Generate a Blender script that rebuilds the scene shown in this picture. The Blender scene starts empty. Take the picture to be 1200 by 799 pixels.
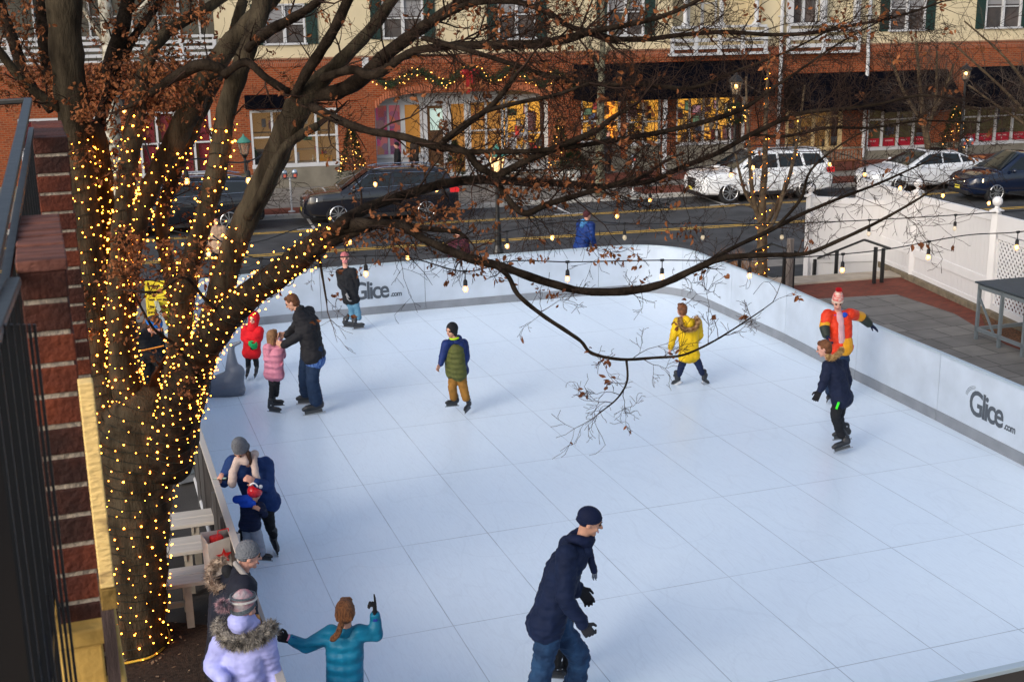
import bpy, bmesh, math, random
from mathutils import Vector, Matrix, noise
random.seed(7)
R = math.radians
scn = bpy.context.scene
COL = scn.collection

# ------------------------------------------------------------------ camera
FPX, TH, ROLL, YAW = 1463.66638, .260075338, -.0163678569, -.331264616
CAM = Vector((-1.99456, -16.55403, 5.76623))
_c, _s, _a, _b = math.cos(TH), math.sin(TH), math.cos(YAW), math.sin(YAW)
_R = Vector((_a, _b, 0)); FW = Vector((-_b*_c, _a*_c, -_s)); _U = Vector((-_b*_s, _a*_s, _c))
CX = _R*math.cos(ROLL) + _U*math.sin(ROLL)
CY = -_R*math.sin(ROLL) + _U*math.cos(ROLL)
FH = Vector((FW.x, FW.y, 0)).normalized()
XH = Vector((FH.y, -FH.x, 0))
cd = bpy.data.cameras.new('camera'); cam = bpy.data.objects.new('camera', cd); COL.objects.link(cam)
m = Matrix.Identity(4)
for i in range(3):
    m[i][0] = CX[i]; m[i][1] = CY[i]; m[i][2] = -FW[i]; m[i][3] = CAM[i]
cam.matrix_world = m
cd.sensor_width = 36; cd.lens = 36*FPX/1200; cd.clip_start = .05; cd.clip_end = 900
cd.dof.use_dof = True; cd.dof.focus_distance = 17; cd.dof.aperture_fstop = 9.0
scn.camera = cam
# ------------------------------------------------------------------ world, sun, exposure
SUN_EL, SUN_AZ = R(26), R(238)
w = bpy.data.worlds.new('World'); scn.world = w; w.use_nodes = True
nt = w.node_tree; bg = nt.nodes['Background']
sky = nt.nodes.new('ShaderNodeTexSky'); sky.sky_type = 'NISHITA'; sky.sun_disc = False
sky.sun_elevation = SUN_EL; sky.sun_rotation = SUN_AZ; sky.air_density = 1.0; sky.dust_density = 3.0; sky.ozone_density = 1.5
hs = nt.nodes.new('ShaderNodeHueSaturation'); hs.inputs['Saturation'].default_value = .72
nt.links.new(sky.outputs[0], hs.inputs['Color']); nt.links.new(hs.outputs[0], bg.inputs[0])
bg.inputs[1].default_value = .13
sl = bpy.data.lights.new('sun', 'SUN'); sl.energy = .6; sl.angle = R(30); sl.color = (1, .93, .85)
so = bpy.data.objects.new('sun', sl); COL.objects.link(so)
sd = Vector((math.sin(SUN_AZ)*math.cos(SUN_EL), math.cos(SUN_AZ)*math.cos(SUN_EL), math.sin(SUN_EL)))
so.rotation_euler = sd.to_track_quat('Z', 'Y').to_euler(); so.location = (0, 0, 30)
vs = scn.view_settings; vs.view_transform = 'Standard'; vs.look = 'None'; vs.gamma = 1; vs.exposure = 0.82; vs.use_curve_mapping = False
scn.render.engine = 'CYCLES'
try:
    scn.cycles.max_bounces = 6; scn.cycles.transparent_max_bounces = 8
except Exception: pass

# ------------------------------------------------------------------ measuring helpers (photo pixel at a real distance -> point)
def ray(px, py): return FW + CX*((px-600)/FPX) - CY*((py-399.5)/FPX)
def G(px, py, z=0.0):
    d = ray(px, py); return CAM + d*((z-CAM.z)/d.z)
def GD(px, py, dep): return CAM + ray(px, py)*dep
def GH(px, py, hd):                      # on the upright plane facing the camera at ground distance hd
    d = ray(px, py); return CAM + d*(hd/d.dot(FH))
def PX(p):
    d = Vector(p)-CAM; w_ = d.dot(FW); return 600+FPX*d.dot(CX)/w_, 399.5-FPX*d.dot(CY)/w_, w_
SA = -.077
SU = Vector((math.cos(SA), math.sin(SA), 0)); SN = Vector((-SU.y, SU.x, 0))
def ST(u, n, z): v = SU*u + SN*n; return Vector((v.x, v.y, z))
def GN(px, py, n):                       # on the upright plane parallel to the street at n -> (u, z)
    d = ray(px, py); t = (n-CAM.dot(SN))/d.dot(SN); p = CAM + d*t
    return p.dot(SU), p.z

# ------------------------------------------------------------------ materials
MATS = {}
def mat(name, col, rough=.7, var=.0, scale=8, bump=0, bscale=40, metal=0, spec=.3, col2=None, emit=None, estr=0, alpha=1, trans=0, coat=0, sheen=0, stretch=None, detail=4):
    if name in MATS: return MATS[name]
    m_ = bpy.data.materials.new(name); m_.use_nodes = True; t = m_.node_tree; n = t.nodes; b = n['Principled BSDF']
    b.inputs['Base Color'].default_value = (*col, 1); b.inputs['Roughness'].default_value = rough
    b.inputs['Metallic'].default_value = metal; b.inputs['Specular IOR Level'].default_value = spec
    if coat: b.inputs['Coat Weight'].default_value = coat; b.inputs['Coat Roughness'].default_value = .05
    if sheen: b.inputs['Sheen Weight'].default_value = sheen
    if trans: b.inputs['Transmission Weight'].default_value = trans
    if alpha < 1: b.inputs['Alpha'].default_value = alpha
    if emit: b.inputs['Emission Color'].default_value = (*emit, 1); b.inputs['Emission Strength'].default_value = estr
    tc = n.new('ShaderNodeTexCoord'); vec = tc.outputs['Object']
    if stretch:
        mp = n.new('ShaderNodeMapping'); mp.inputs['Scale'].default_value = stretch; t.links.new(vec, mp.inputs[0]); vec = mp.outputs[0]
    if var or col2:
        nz = n.new('ShaderNodeTexNoise'); nz.inputs['Scale'].default_value = scale; nz.inputs['Detail'].default_value = detail
        t.links.new(vec, nz.inputs['Vector'])
        rp = n.new('ShaderNodeValToRGB'); rp.color_ramp.elements[0].position = .35; rp.color_ramp.elements[1].position = .65
        c2 = col2 or tuple(min(1, c*(1+var)) for c in col)
        rp.color_ramp.elements[0].color = (*(col if col2 else tuple(c*(1-var) for c in col)), 1); rp.color_ramp.elements[1].color = (*c2, 1)
        t.links.new(nz.outputs[0], rp.inputs[0]); t.links.new(rp.outputs[0], b.inputs['Base Color'])
    if bump:
        nz = n.new('ShaderNodeTexNoise'); nz.inputs['Scale'].default_value = bscale; nz.inputs['Detail'].default_value = 5
        t.links.new(vec, nz.inputs['Vector'])
        bp = n.new('ShaderNodeBump'); bp.inputs['Strength'].default_value = bump; bp.inputs['Distance'].default_value = .02
        t.links.new(nz.outputs[0], bp.inputs['Height']); t.links.new(bp.outputs[0], b.inputs['Normal'])
    MATS[name] = m_; return m_
def brick_mat(name, c1, c2, mortar, bw=.2, rh=.076, ms=.011, wall=True):
    if name in MATS: return MATS[name]
    m_ = bpy.data.materials.new(name); m_.use_nodes = True; t = m_.node_tree; n = t.nodes; b = n['Principled BSDF']; b.inputs['Roughness'].default_value = .85
    b.inputs['Specular IOR Level'].default_value = .2
    tc = n.new('ShaderNodeTexCoord'); sp = n.new('ShaderNodeSeparateXYZ'); t.links.new(tc.outputs['Object'], sp.inputs[0])
    cb = n.new('ShaderNodeCombineXYZ')
    if wall:
        ad = n.new('ShaderNodeMath'); t.links.new(sp.outputs[0], ad.inputs[0]); t.links.new(sp.outputs[1], ad.inputs[1])
        t.links.new(ad.outputs[0], cb.inputs[0]); t.links.new(sp.outputs[2], cb.inputs[1])
    else:
        t.links.new(sp.outputs[0], cb.inputs[0]); t.links.new(sp.outputs[1], cb.inputs[1])
    br = n.new('ShaderNodeTexBrick'); t.links.new(cb.outputs[0], br.inputs['Vector'])
    br.inputs['Color1'].default_value = (*c1, 1); br.inputs['Color2'].default_value = (*c2, 1); br.inputs['Mortar'].default_value = (*mortar, 1)
    br.inputs['Scale'].default_value = 1; br.inputs['Brick Width'].default_value = bw; br.inputs['Row Height'].default_value = rh
    br.inputs['Mortar Size'].default_value = ms; br.inputs['Mortar Smooth'].default_value = .2; br.inputs['Bias'].default_value = -.1
    nz = n.new('ShaderNodeTexNoise'); nz.inputs['Scale'].default_value = .9; nz.inputs['Detail'].default_value = 6; t.links.new(tc.outputs['Object'], nz.inputs['Vector'])
    mx = n.new('ShaderNodeMix'); mx.data_type = 'RGBA'; mx.blend_type = 'MULTIPLY'; mx.inputs['Factor'].default_value = .5
    rp = n.new('ShaderNodeValToRGB'); rp.color_ramp.elements[0].position = .3; rp.color_ramp.elements[0].color = (.55, .5, .5, 1); rp.color_ramp.elements[1].position = .65
    t.links.new(nz.outputs[0], rp.inputs[0]); t.links.new(br.outputs[0], mx.inputs['A']); t.links.new(rp.outputs[0], mx.inputs['B']); t.links.new(mx.outputs['Result'], b.inputs['Base Color'])
    bp = n.new('ShaderNodeBump'); bp.inputs['Strength'].default_value = .5; bp.inputs['Distance'].default_value = .01; bp.invert = True
    t.links.new(br.outputs['Fac'], bp.inputs['Height']); t.links.new(bp.outputs[0], b.inputs['Normal'])
    MATS[name] = m_; return m_
def glass_mat(name, tint=(.05, .06, .07), alpha=.55, rough=.04):
    if name in MATS: return MATS[name]
    m_ = mat(name, tint, rough=rough, spec=.8, alpha=alpha); return m_

# ------------------------------------------------------------------ mesh builder
class MB:
    def __init__(s): s.v = []; s.f = []; s.mi = []; s.cur = 0
    def add(s, vs_, fs_):
        o = len(s.v); s.v += [tuple(v) for v in vs_]; s.f += [tuple(o+i for i in f) for f in fs_]; s.mi += [s.cur]*len(fs_); return s
    def box(s, x0, x1, y0, y1, z0, z1, M=None):
        vs_ = [Vector((x, y, z)) for z in (z0, z1) for y in (y0, y1) for x in (x0, x1)]
        if M is not None: vs_ = [M @ v for v in vs_]
        return s.add(vs_, [(0, 2, 3, 1), (4, 5, 7, 6), (0, 1, 5, 4), (2, 6, 7, 3), (0, 4, 6, 2), (1, 3, 7, 5)])
    def bar(s, p, q, w_, h_, up=Vector((0, 0, 1))):
        p, q = Vector(p), Vector(q); d = (q-p); L = d.length; d = d.normalized()
        up = Vector(up); side = d.cross(up)
        if side.length < 1e-4: side = d.cross(Vector((1, 0, 0)))
        side.normalize(); u2 = side.cross(d)
        vs_ = [p+d*(L*a)+side*(w_/2*b)+u2*(h_/2*c) for c in (-1, 1) for b in (-1, 1) for a in (0, 1)]
        return s.add(vs_, [(0, 2, 3, 1), (4, 5, 7, 6), (0, 1, 5, 4), (2, 6, 7, 3), (0, 4, 6, 2), (1, 3, 7, 5)])
    def tube(s, pts, rad, n=8, cap=True, jit=0):
        pts = [Vector(p) for p in pts]; k = len(pts)
        if not hasattr(rad, '__len__'): rad = [rad]*k
        d0 = (pts[1]-pts[0]).normalized(); a = d0.cross(Vector((0, 0, 1)))
        if a.length < .05: a = d0.cross(Vector((1, 0, 0)))
        a.normalize(); vs_ = []; fs_ = []
        for i in range(k):
            d = (pts[min(i+1, k-1)]-pts[max(i-1, 0)]).normalized()
            a = (a-d*a.dot(d)).normalized(); b_ = d.cross(a)
            for j in range(n):
                t = 2*math.pi*j/n; r = rad[i]*(1+(random.uniform(-jit, jit) if jit else 0))
                vs_.append(pts[i]+(a*math.cos(t)+b_*math.sin(t))*r)
        for i in range(k-1):
            for j in range(n):
                fs_.append((i*n+j, i*n+(j+1) % n, (i+1)*n+(j+1) % n, (i+1)*n+j))
        if cap: fs_.append(tuple(range(n-1, -1, -1))); fs_.append(tuple((k-1)*n+j for j in range(n)))
        return s.add(vs_, fs_)
    def cyl(s, p, q, r0, r1=None, n=12): return s.tube([p, q], [r0, r0 if r1 is None else r1], n)
    def sph(s, c, r, n=10, m_=6, M=None):
        c = Vector(c); rr = r if hasattr(r, '__len__') else (r, r, r); vs_ = [Vector((0, 0, -rr[2]))]
        for i in range(1, m_):
            ph = math.pi*i/m_-math.pi/2
            for j in range(n):
                t = 2*math.pi*j/n; vs_.append(Vector((rr[0]*math.cos(ph)*math.cos(t), rr[1]*math.cos(ph)*math.sin(t), rr[2]*math.sin(ph))))
        vs_.append(Vector((0, 0, rr[2]))); fs_ = []
        for j in range(n): fs_.append((0, 1+(j+1) % n, 1+j))
        for i in range(m_-2):
            for j in range(n):
                a = 1+i*n+j; b_ = 1+i*n+(j+1) % n; fs_.append((a, b_, b_+n, a+n))
        L = len(vs_)-1
        for j in range(n): fs_.append((L, 1+(m_-2)*n+j, 1+(m_-2)*n+(j+1) % n))
        if M is not None: vs_ = [M @ v for v in vs_]
        return s.add([c+v for v in vs_], fs_)
    def cone(s, p, r0, q, r1, n=12):      # rounded cone for blending
        s.sph(p, r0, n, 8); s.sph(q, r1, n, 8); return s.tube([p, q], [r0, r1], n)
    def prism(s, poly, fn, d0, d1):       # poly of 2D points, fn(a,b,depth)->3D
        k = len(poly); vs_ = [fn(a, b_, d0) for a, b_ in poly]+[fn(a, b_, d1) for a, b_ in poly]
        return s.add(vs_, [tuple(range(k)), tuple(range(2*k-1, k-1, -1))]+[(i, i+k, (i+1) % k+k, (i+1) % k) for i in range(k)])
    def build(s, name, m_=None, parent=None, smooth=False, bevel=0, loc=None):
        me = bpy.data.meshes.new(name); me.from_pydata(s.v, [], s.f)
        b = bmesh.new(); b.from_mesh(me); bmesh.ops.recalc_face_normals(b, faces=b.faces); b.to_mesh(me); b.free()
        ms = m_ if isinstance(m_, (list, tuple)) else [m_]
        for x in ms:
            if x: me.materials.append(x)
        if len(ms) > 1:
            for p, i in zip(me.polygons, s.mi): p.material_index = i
        if smooth: me.polygons.foreach_set('use_smooth', [True]*len(me.polygons))
        o = bpy.data.objects.new(name, me); COL.objects.link(o)
        if parent: o.parent = parent
        if loc: o.location = loc
        if bevel:
            md = o.modifiers.new('bevel', 'BEVEL'); md.width = bevel; md.segments = 2; md.limit_method = 'ANGLE'
        return o
def tag(o, label=None, cat=None, group=None, kind=None):
    if label: o['label'] = label
    if cat: o['category'] = cat
    if group: o['group'] = group
    if kind: o['kind'] = kind
    return o
def thing(name, label, cat, loc=(0, 0, 0), rz=0, group=None):
    o = bpy.data.objects.new(name, None); COL.objects.link(o); o.empty_display_size = .2
    o.location = loc; o.rotation_euler = (0, 0, rz); return tag(o, label, cat, group)
def copy_tree(o, parent=None, label=None):
    c = o.copy(); COL.objects.link(c)
    if parent: c.parent = parent
    if label: c['label'] = label
    for ch in list(o.children): copy_tree(ch, c)
    return c
def text_mesh(name, body, size, m_, parent, M, extrude=.002, bold=.0, shear=0, spacing=1, xs=1):
    cu = bpy.data.curves.new(name, 'FONT'); cu.body = body; cu.size = size; cu.extrude = extrude; cu.offset = bold; cu.shear = shear; cu.space_character = spacing; cu.align_x = 'CENTER'; cu.align_y = 'CENTER'
    cu.resolution_u = 4
    t = bpy.data.objects.new(name, cu); COL.objects.link(t)
    dg = bpy.context.evaluated_depsgraph_get(); me = bpy.data.meshes.new_from_object(t.evaluated_get(dg)); bpy.data.objects.remove(t)
    me.transform(M @ Matrix.Diagonal((xs, 1, 1, 1))); me.materials.clear(); me.materials.append(m_)
    o = bpy.data.objects.new(name, me); COL.objects.link(o); o.parent = parent; return o
def smooth_line(pts, k=4):                # catmull-rom through (Vector, radius)
    out = []; n = len(pts)
    for i in range(n-1):
        p0, p1, p2, p3 = pts[max(i-1, 0)], pts[i], pts[i+1], pts[min(i+2, n-1)]
        for j in range(k):
            t = j/k; q = [0.5*(2*p1[c]+(-p0[c]+p2[c])*t+(2*p0[c]-5*p1[c]+4*p2[c]-p3[c])*t*t+(-p0[c]+3*p1[c]-3*p2[c]+p3[c])*t**3) for c in (0, 1)]
            out.append((q[0], max(.001, q[1])))
    out.append(pts[-1]); return out
# ================================================================== SETTING
Z_ST = -.9
M_ASPH = mat('asphalt', (.05, .052, .056), .85, var=.3, scale=1.3, bump=.3, bscale=120, detail=8)
M_CONC = mat('concrete_paving', (.20, .185, .165), .85, var=.15, scale=2.5, bump=.2, bscale=60)
M_KERB = mat('kerb_stone', (.36, .35, .33), .8, var=.12, scale=5, bump=.2)
M_YEL = mat('yellow_road_paint', (.55, .33, .05), .7, var=.25, scale=9)
M_WLINE = mat('white_road_paint', (.6, .6, .6), .7, var=.2, scale=9)
M_WHITE = mat('white_paint', (.8, .81, .83), .45, var=.03, scale=3)
M_BPAVE = brick_mat('brick_paving', (.20, .055, .035), (.14, .04, .028), (.09, .05, .035), .2, .1, .006, wall=False)
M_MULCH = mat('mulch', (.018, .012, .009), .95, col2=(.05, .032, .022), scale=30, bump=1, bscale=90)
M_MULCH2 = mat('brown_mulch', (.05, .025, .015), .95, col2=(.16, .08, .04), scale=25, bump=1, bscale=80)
M_BLACKM = mat('black_metal', (.02, .02, .022), .45, spec=.5)
M_GREYM = mat('grey_metal', (.28, .31, .34), .4, metal=.6, spec=.5)

MB().box(-400, 400, -120, 700, -1.6, -1.02).build('ground', mat('ground_earth', (.12, .11, .09), .95, var=.2, scale=.3)).__setitem__('kind', 'structure')
def slab(name, poly, z0, z1, m_, bevel=0):
    o = MB().prism(poly, lambda a, b, d: Vector((a, b, d)), z0, z1).build(name, m_, bevel=bevel); o['kind'] = 'structure'; return o
def spoly(u0, u1, n0, n1): return [tuple(ST(u, n, 0).xy) for u, n in ((u0, n0), (u1, n0), (u1, n1), (u0, n1))]
NK, FK, FAC = 13.6, 25.2, 31.8
slab('road', spoly(-60, 90, NK, FK), -1.5, Z_ST, M_ASPH)
slab('kerb', spoly(-60, 90, FK, FK+.18), -1.5, Z_ST+.15, M_KERB, .01)
slab('far_pavement', spoly(-60, 90, FK+.18, FAC+2.5), -1.5, Z_ST+.146, M_CONC)
slab('brick_pavement_strip', spoly(-60, 8.4, FK+.19, FK+1.5), -1.0, Z_ST+.152, M_BPAVE)
slab('brick_pavement_strip', spoly(15.2, 90, FK+.19, FK+1.9), -1.0, Z_ST+.152, M_BPAVE)
slab('brick_pavement_band', spoly(14.2, 90, FAC-3.2, FAC-.4), -1.0, Z_ST+.150, M_BPAVE)
slab('near_kerb', spoly(-60, 90, NK-.18, NK), -1.5, Z_ST+.15, M_KERB, .01)
slab('near_pavement', spoly(-60, 90, 10.6, NK-.18), -1.5, Z_ST+.146, M_CONC)
slab('driveway', spoly(13.1, 16.0, 10.0, 12.1), -1.0, Z_ST+.16, mat('dark_asphalt', (.035, .037, .04), .9, var=.2, scale=3, bump=.2))
def rline(n, u0, u1, w_, m_, name='road_marking'):
    o = MB().box(0, 1, 0, 1, 0, 1); o = MB()
    a = spoly(u0, u1, n-w_/2, n+w_/2); o.add([(x, y, Z_ST+.004) for x, y in a], [(0, 1, 2, 3)]); b = o.build(name, m_); b['kind'] = 'structure'
for n in (18.82, 19.06): rline(n, -60, 90, .11, M_YEL)
for n in (22.75, 22.55): rline(n, -60, 90, .09, M_YEL)
for u in (-3.2, 3.1, 11.6, 17.2, 23.6, 30):
    rline(23.9, u, u+.1, 2.1, M_WLINE); rline(22.95, u-.5, u+.6, .1, M_WLINE)
# raised plaza holding the rink
slab('plaza', [(-12, -22), (16.5, -22), (16.5, 6.35), (13.2, 6.6), (9.6, 7.3), (-12, 7.3)], -1.4, -.03, mat('plaza_paving', (.055, .052, .05), .85, var=.2, scale=1.5, bump=.3, bscale=50))
MBp = MB(); MBp.add([(-12, 7.3, -.034), (9.7, 7.3, -.034), (13.4, 6.6, -.04), (13.4, 9.3, -.7), (10, 10.5, -.74), (-12, 11.9, -.74)], [(0, 1, 4, 5), (1, 2, 3, 4)])
MBp.build('planting_bed', M_MULCH2)['kind'] = 'structure'
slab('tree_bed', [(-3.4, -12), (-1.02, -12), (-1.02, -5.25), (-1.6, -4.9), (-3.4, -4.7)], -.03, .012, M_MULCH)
# brick apron and grey pavers to the right of the rink
slab('brick_apron', [(9.75, 6.3), (9.45, -20), (16.4, -20), (16.4, 6.3)], -.03, -.012, M_BPAVE)
def paver_mat():
    m_ = bpy.data.materials.new('grey_pavers'); m_.use_nodes = True; t = m_.node_tree; n = t.nodes; b = n['Principled BSDF']; b.inputs['Roughness'].default_value = .8
    tc = n.new('ShaderNodeTexCoord'); br = n.new('ShaderNodeTexBrick'); t.links.new(tc.outputs['Object'], br.inputs[0])
    br.inputs['Color1'].default_value = (.17, .16, .145, 1); br.inputs['Color2'].default_value = (.125, .118, .11, 1); br.inputs['Mortar'].default_value = (.05, .045, .04, 1)
    br.inputs['Scale'].default_value = 1; br.inputs['Brick Width'].default_value = .92; br.inputs['Row Height'].default_value = .61; br.inputs['Mortar Size'].default_value = .012; br.squash = .6; br.squash_frequency = 2
    nz = n.new('ShaderNodeTexNoise'); nz.inputs['Scale'].default_value = 2.5; nz.inputs['Detail'].default_value = 6; t.links.new(tc.outputs['Object'], nz.inputs[0])
    mx = n.new('ShaderNodeMix'); mx.data_type = 'RGBA'; mx.blend_type = 'OVERLAY'; mx.inputs['Factor'].default_value = .5
    t.links.new(br.outputs[0], mx.inputs['A']); t.links.new(nz.outputs[0], mx.inputs['B']); t.links.new(mx.outputs['Result'], b.inputs['Base Color'])
    return m_
slab('paver_patio', [(9.45, 5.1), (13.55, 4.42), (13.55, 2.6), (12.9, .4), (12.6, -20), (9.4, -20)], -.03, -.004, paver_mat())
# steps down to the street pavement
for i in range(4):
    o = slab('steps', [(11.6, 6.55+.32*i), (15.2, 6.3+.32*i), (15.2, 6.62+.32*i), (11.6, 6.87+.32*i)], -1.3, -.06-.17*(i+1), M_CONC, .01)
slab('step_edge', [(10.4, 6.15), (15.2, 5.75), (15.2, 6.3), (10.4, 6.9)], -.3, .03, mat('tan_stone', (.36, .31, .25), .8, var=.12, scale=4, bump=.2), .01)

# ------------------------------------------------------------------ rink floor
def ice_mat():
    m_ = bpy.data.materials.new('synthetic_ice'); m_.use_nodes = True; t = m_.node_tree; n = t.nodes; L = t.links; b = n['Principled BSDF']
    b.inputs['Roughness'].default_value = .30; b.inputs['Specular IOR Level'].default_value = .45
    tc = n.new('ShaderNodeTexCoord'); sp = n.new('ShaderNodeSeparateXYZ'); L.new(tc.outputs['Object'], sp.inputs[0])
    def seam(sock, per, off, wd):
        a = n.new('ShaderNodeMath'); a.operation = 'ADD'; a.inputs[1].default_value = off; L.new(sock, a.inputs[0])
        d = n.new('ShaderNodeMath'); d.operation = 'DIVIDE'; d.inputs[1].default_value = per; L.new(a.outputs[0], d.inputs[0])
        f = n.new('ShaderNodeMath'); f.operation = 'FRACT'; L.new(d.outputs[0], f.inputs[0])
        s_ = n.new('ShaderNodeMath'); s_.operation = 'SUBTRACT'; s_.inputs[1].default_value = .5; L.new(f.outputs[0], s_.inputs[0])
        ab = n.new('ShaderNodeMath'); ab.operation = 'ABSOLUTE'; L.new(s_.outputs[0], ab.inputs[0])
        g = n.new('ShaderNodeMath'); g.operation = 'GREATER_THAN'; g.inputs[1].default_value = .5-wd/per; L.new(ab.outputs[0], g.inputs[0]); return g
    s1 = seam(sp.outputs[0], 1.0, 100.0, .0048); s2 = seam(sp.outputs[1], 1.98818, 99.409, .0055)
    mxm = n.new('ShaderNodeMath'); mxm.operation = 'MAXIMUM'; L.new(s1.outputs[0], mxm.inputs[0]); L.new(s2.outputs[0], mxm.inputs[1])
    nb = n.new('ShaderNodeTexNoise'); nb.inputs['Scale'].default_value = 1.6; nb.inputs['Detail'].default_value = 3; L.new(tc.outputs['Object'], nb.inputs[0])
    rf = n.new('ShaderNodeMapRange'); rf.inputs[1].default_value = .3; rf.inputs[2].default_value = .6; rf.inputs[3].default_value = .35; rf.inputs[4].default_value = .85; L.new(nb.outputs[0], rf.inputs[0])
    mul = n.new('ShaderNodeMath'); mul.operation = 'MULTIPLY'; L.new(mxm.outputs[0], mul.inputs[0]); L.new(rf.outputs[0], mul.inputs[1])
    # per panel tone and skate scratches
    vo = n.new('ShaderNodeTexNoise'); vo.inputs['Scale'].default_value = .35; vo.inputs['Detail'].default_value = 5; L.new(tc.outputs['Object'], vo.inputs[0])
    r1 = n.new('ShaderNodeValToRGB'); r1.color_ramp.elements[0].position = .3; r1.color_ramp.elements[0].color = (.70, .815, .94, 1); r1.color_ramp.elements[1].position = .7; r1.color_ramp.elements[1].color = (.76, .87, .975, 1); L.new(vo.outputs[0], r1.inputs[0])
    mp = n.new('ShaderNodeMapping'); mp.inputs['Scale'].default_value = (26, 3.0, 1); mp.inputs['Rotation'].default_value = (0, 0, .5); L.new(tc.outputs['Object'], mp.inputs[0])
    sc = n.new('ShaderNodeTexNoise'); sc.inputs['Scale'].default_value = 1.2; sc.inputs['Detail'].default_value = 7; sc.inputs['Distortion'].default_value = 2; L.new(mp.outputs[0], sc.inputs[0])
    r2 = n.new('ShaderNodeValToRGB'); r2.color_ramp.elements[0].position = .25; r2.color_ramp.elements[0].color = (.93, .93, .94, 1); r2.color_ramp.elements[1].position = .55; L.new(sc.outputs[0], r2.inputs[0])
    mx = n.new('ShaderNodeMix'); mx.data_type = 'RGBA'; mx.blend_type = 'MULTIPLY'; mx.inputs['Factor'].default_value = 1; L.new(r1.outputs[0], mx.inputs['A']); L.new(r2.outputs[0], mx.inputs['B'])
    # curved blade marks: thin contour lines of stretched noise
    last = mx.outputs['Result']
    for rot, scl, sc0, wd, st in ((.3, (1, .45, 1), .9, .0035, .10), (1.4, (1, .4, 1), 1.3, .003, .08), (2.3, (1, .5, 1), .6, .0025, .12), (.9, (1, .3, 1), 2.1, .004, .06)):
        mp2 = n.new('ShaderNodeMapping'); mp2.inputs['Scale'].default_value = scl; mp2.inputs['Rotation'].default_value = (0, 0, rot); L.new(tc.outputs['Object'], mp2.inputs[0])
        nn_ = n.new('ShaderNodeTexNoise'); nn_.inputs['Scale'].default_value = sc0; nn_.inputs['Detail'].default_value = 1.5; L.new(mp2.outputs[0], nn_.inputs[0])
        a = n.new('ShaderNodeMath'); a.operation = 'SUBTRACT'; a.inputs[1].default_value = .5; L.new(nn_.outputs[0], a.inputs[0]); ab = n.new('ShaderNodeMath'); ab.operation = 'ABSOLUTE'; L.new(a.outputs[0], ab.inputs[0])
        lt = n.new('ShaderNodeMath'); lt.operation = 'LESS_THAN'; lt.inputs[1].default_value = wd; L.new(ab.outputs[0], lt.inputs[0]); ml = n.new('ShaderNodeMath'); ml.operation = 'MULTIPLY'; ml.inputs[1].default_value = st*.7; L.new(lt.outputs[0], ml.inputs[0])
        mq = n.new('ShaderNodeMix'); mq.data_type = 'RGBA'; L.new(ml.outputs[0], mq.inputs['Factor']); L.new(last, mq.inputs['A']); mq.inputs['B'].default_value = (.42, .5, .6, 1); last = mq.outputs['Result']
    mx = mq
    m2 = n.new('ShaderNodeMix'); m2.data_type = 'RGBA'; L.new(mul.outputs[0], m2.inputs['Factor']); L.new(mx.outputs['Result'], m2.inputs['A']); m2.inputs['B'].default_value = (.30, .37, .45, 1)
    L.new(m2.outputs['Result'], b.inputs['Base Color'])
    bp = n.new('ShaderNodeBump'); bp.inputs['Strength'].default_value = .12; bp.inputs['Distance'].default_value = .01; L.new(sc.outputs[0], bp.inputs['Height']); L.new(bp.outputs[0], b.inputs['Normal'])
    return m_
# board line (inner face), clockwise from the near left to the near right
def arc(cx, cy, r, a0, a1, k=9): return [(cx+r*math.cos(R(a0+(a1-a0)*i/k)), cy+r*math.sin(R(a0+(a1-a0)*i/k))) for i in range(k+1)]
LX = -.93
line = [(LX, -10.0), (LX, 5.7)] + arc(LX+1.2, 5.7, 1.2, 180, 90)[1:] + [(1.41, 6.93), (4.3, 6.9), (7.95, 6.78)] + arc(8.22, 5.48, 1.3, 84, 3)[1:] + [(9.5, 4.26), (9.47, 2.0), (9.3, -.4), (9.2, -2.54), (9.08, -4.47), (8.85, -10.0)]
slab('ice_rink_floor', [(x, y) for x, y in line], -.025, 0.0, ice_mat())
# walk the line and cut it into boards
seg = []
acc = [0]
for i in range(1, len(line)): acc.append(acc[-1]+math.dist(line[i], line[i-1]))
def at_s(s_):
    s_ = max(0, min(acc[-1]-1e-6, s_))
    for i in range(1, len(acc)):
        if s_ <= acc[i]:
            t = (s_-acc[i-1])/(acc[i]-acc[i-1]); a, b = line[i-1], line[i]
            d = Vector((b[0]-a[0], b[1]-a[1], 0)).normalized(); return Vector((a[0]+(b[0]-a[0])*t, a[1]+(b[1]-a[1])*t, 0)), Vector((-d.y, d.x, 0))
def s_of(x, y): return min(((math.dist((x, y), at_s(k*.02)[0].xy), k*.02) for k in range(int(acc[-1]/.02))), key=lambda t: t[0])[1]
M_BOARD = mat('white_board', (.44, .505, .59), .35, var=.07, scale=2.4, bump=.03, bscale=6, spec=.4)
M_KICK = mat('grey_kick_strip', (.20, .22, .25), .5, var=.1, scale=4)
M_RAIL = mat('aluminium_top_rail', (.42, .50, .56), .35, metal=.3, spec=.5)
M_BACK = mat('board_back_grey', (.038, .034, .033), .75, var=.3, scale=4, spec=.15)
M_LOGO = mat('charcoal_lettering', (.07, .085, .105), .6)
cuts = [s_of(-.93, -10)] + [s_of(LX, y) for y in (-8.2, -6.1, -4.0, -1.9, .2, 2.3, 4.4)] + [s_of(-.6, 6.5)] + [s_of(*G(378, 375, 0).xy), s_of(*G(500, 364, 0).xy)] + [s_of(6.2, 6.85), s_of(7.95, 6.78), s_of(9.38, 5.9)] + [s_of(9.5, 4.0), s_of(9.47, 2.0), s_of(9.3, -.4), s_of(9.2, -2.54), s_of(9.08, -4.47), s_of(9.02, -6.5), s_of(8.93, -8.6)] + [acc[-1]]
blabels = {}
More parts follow.
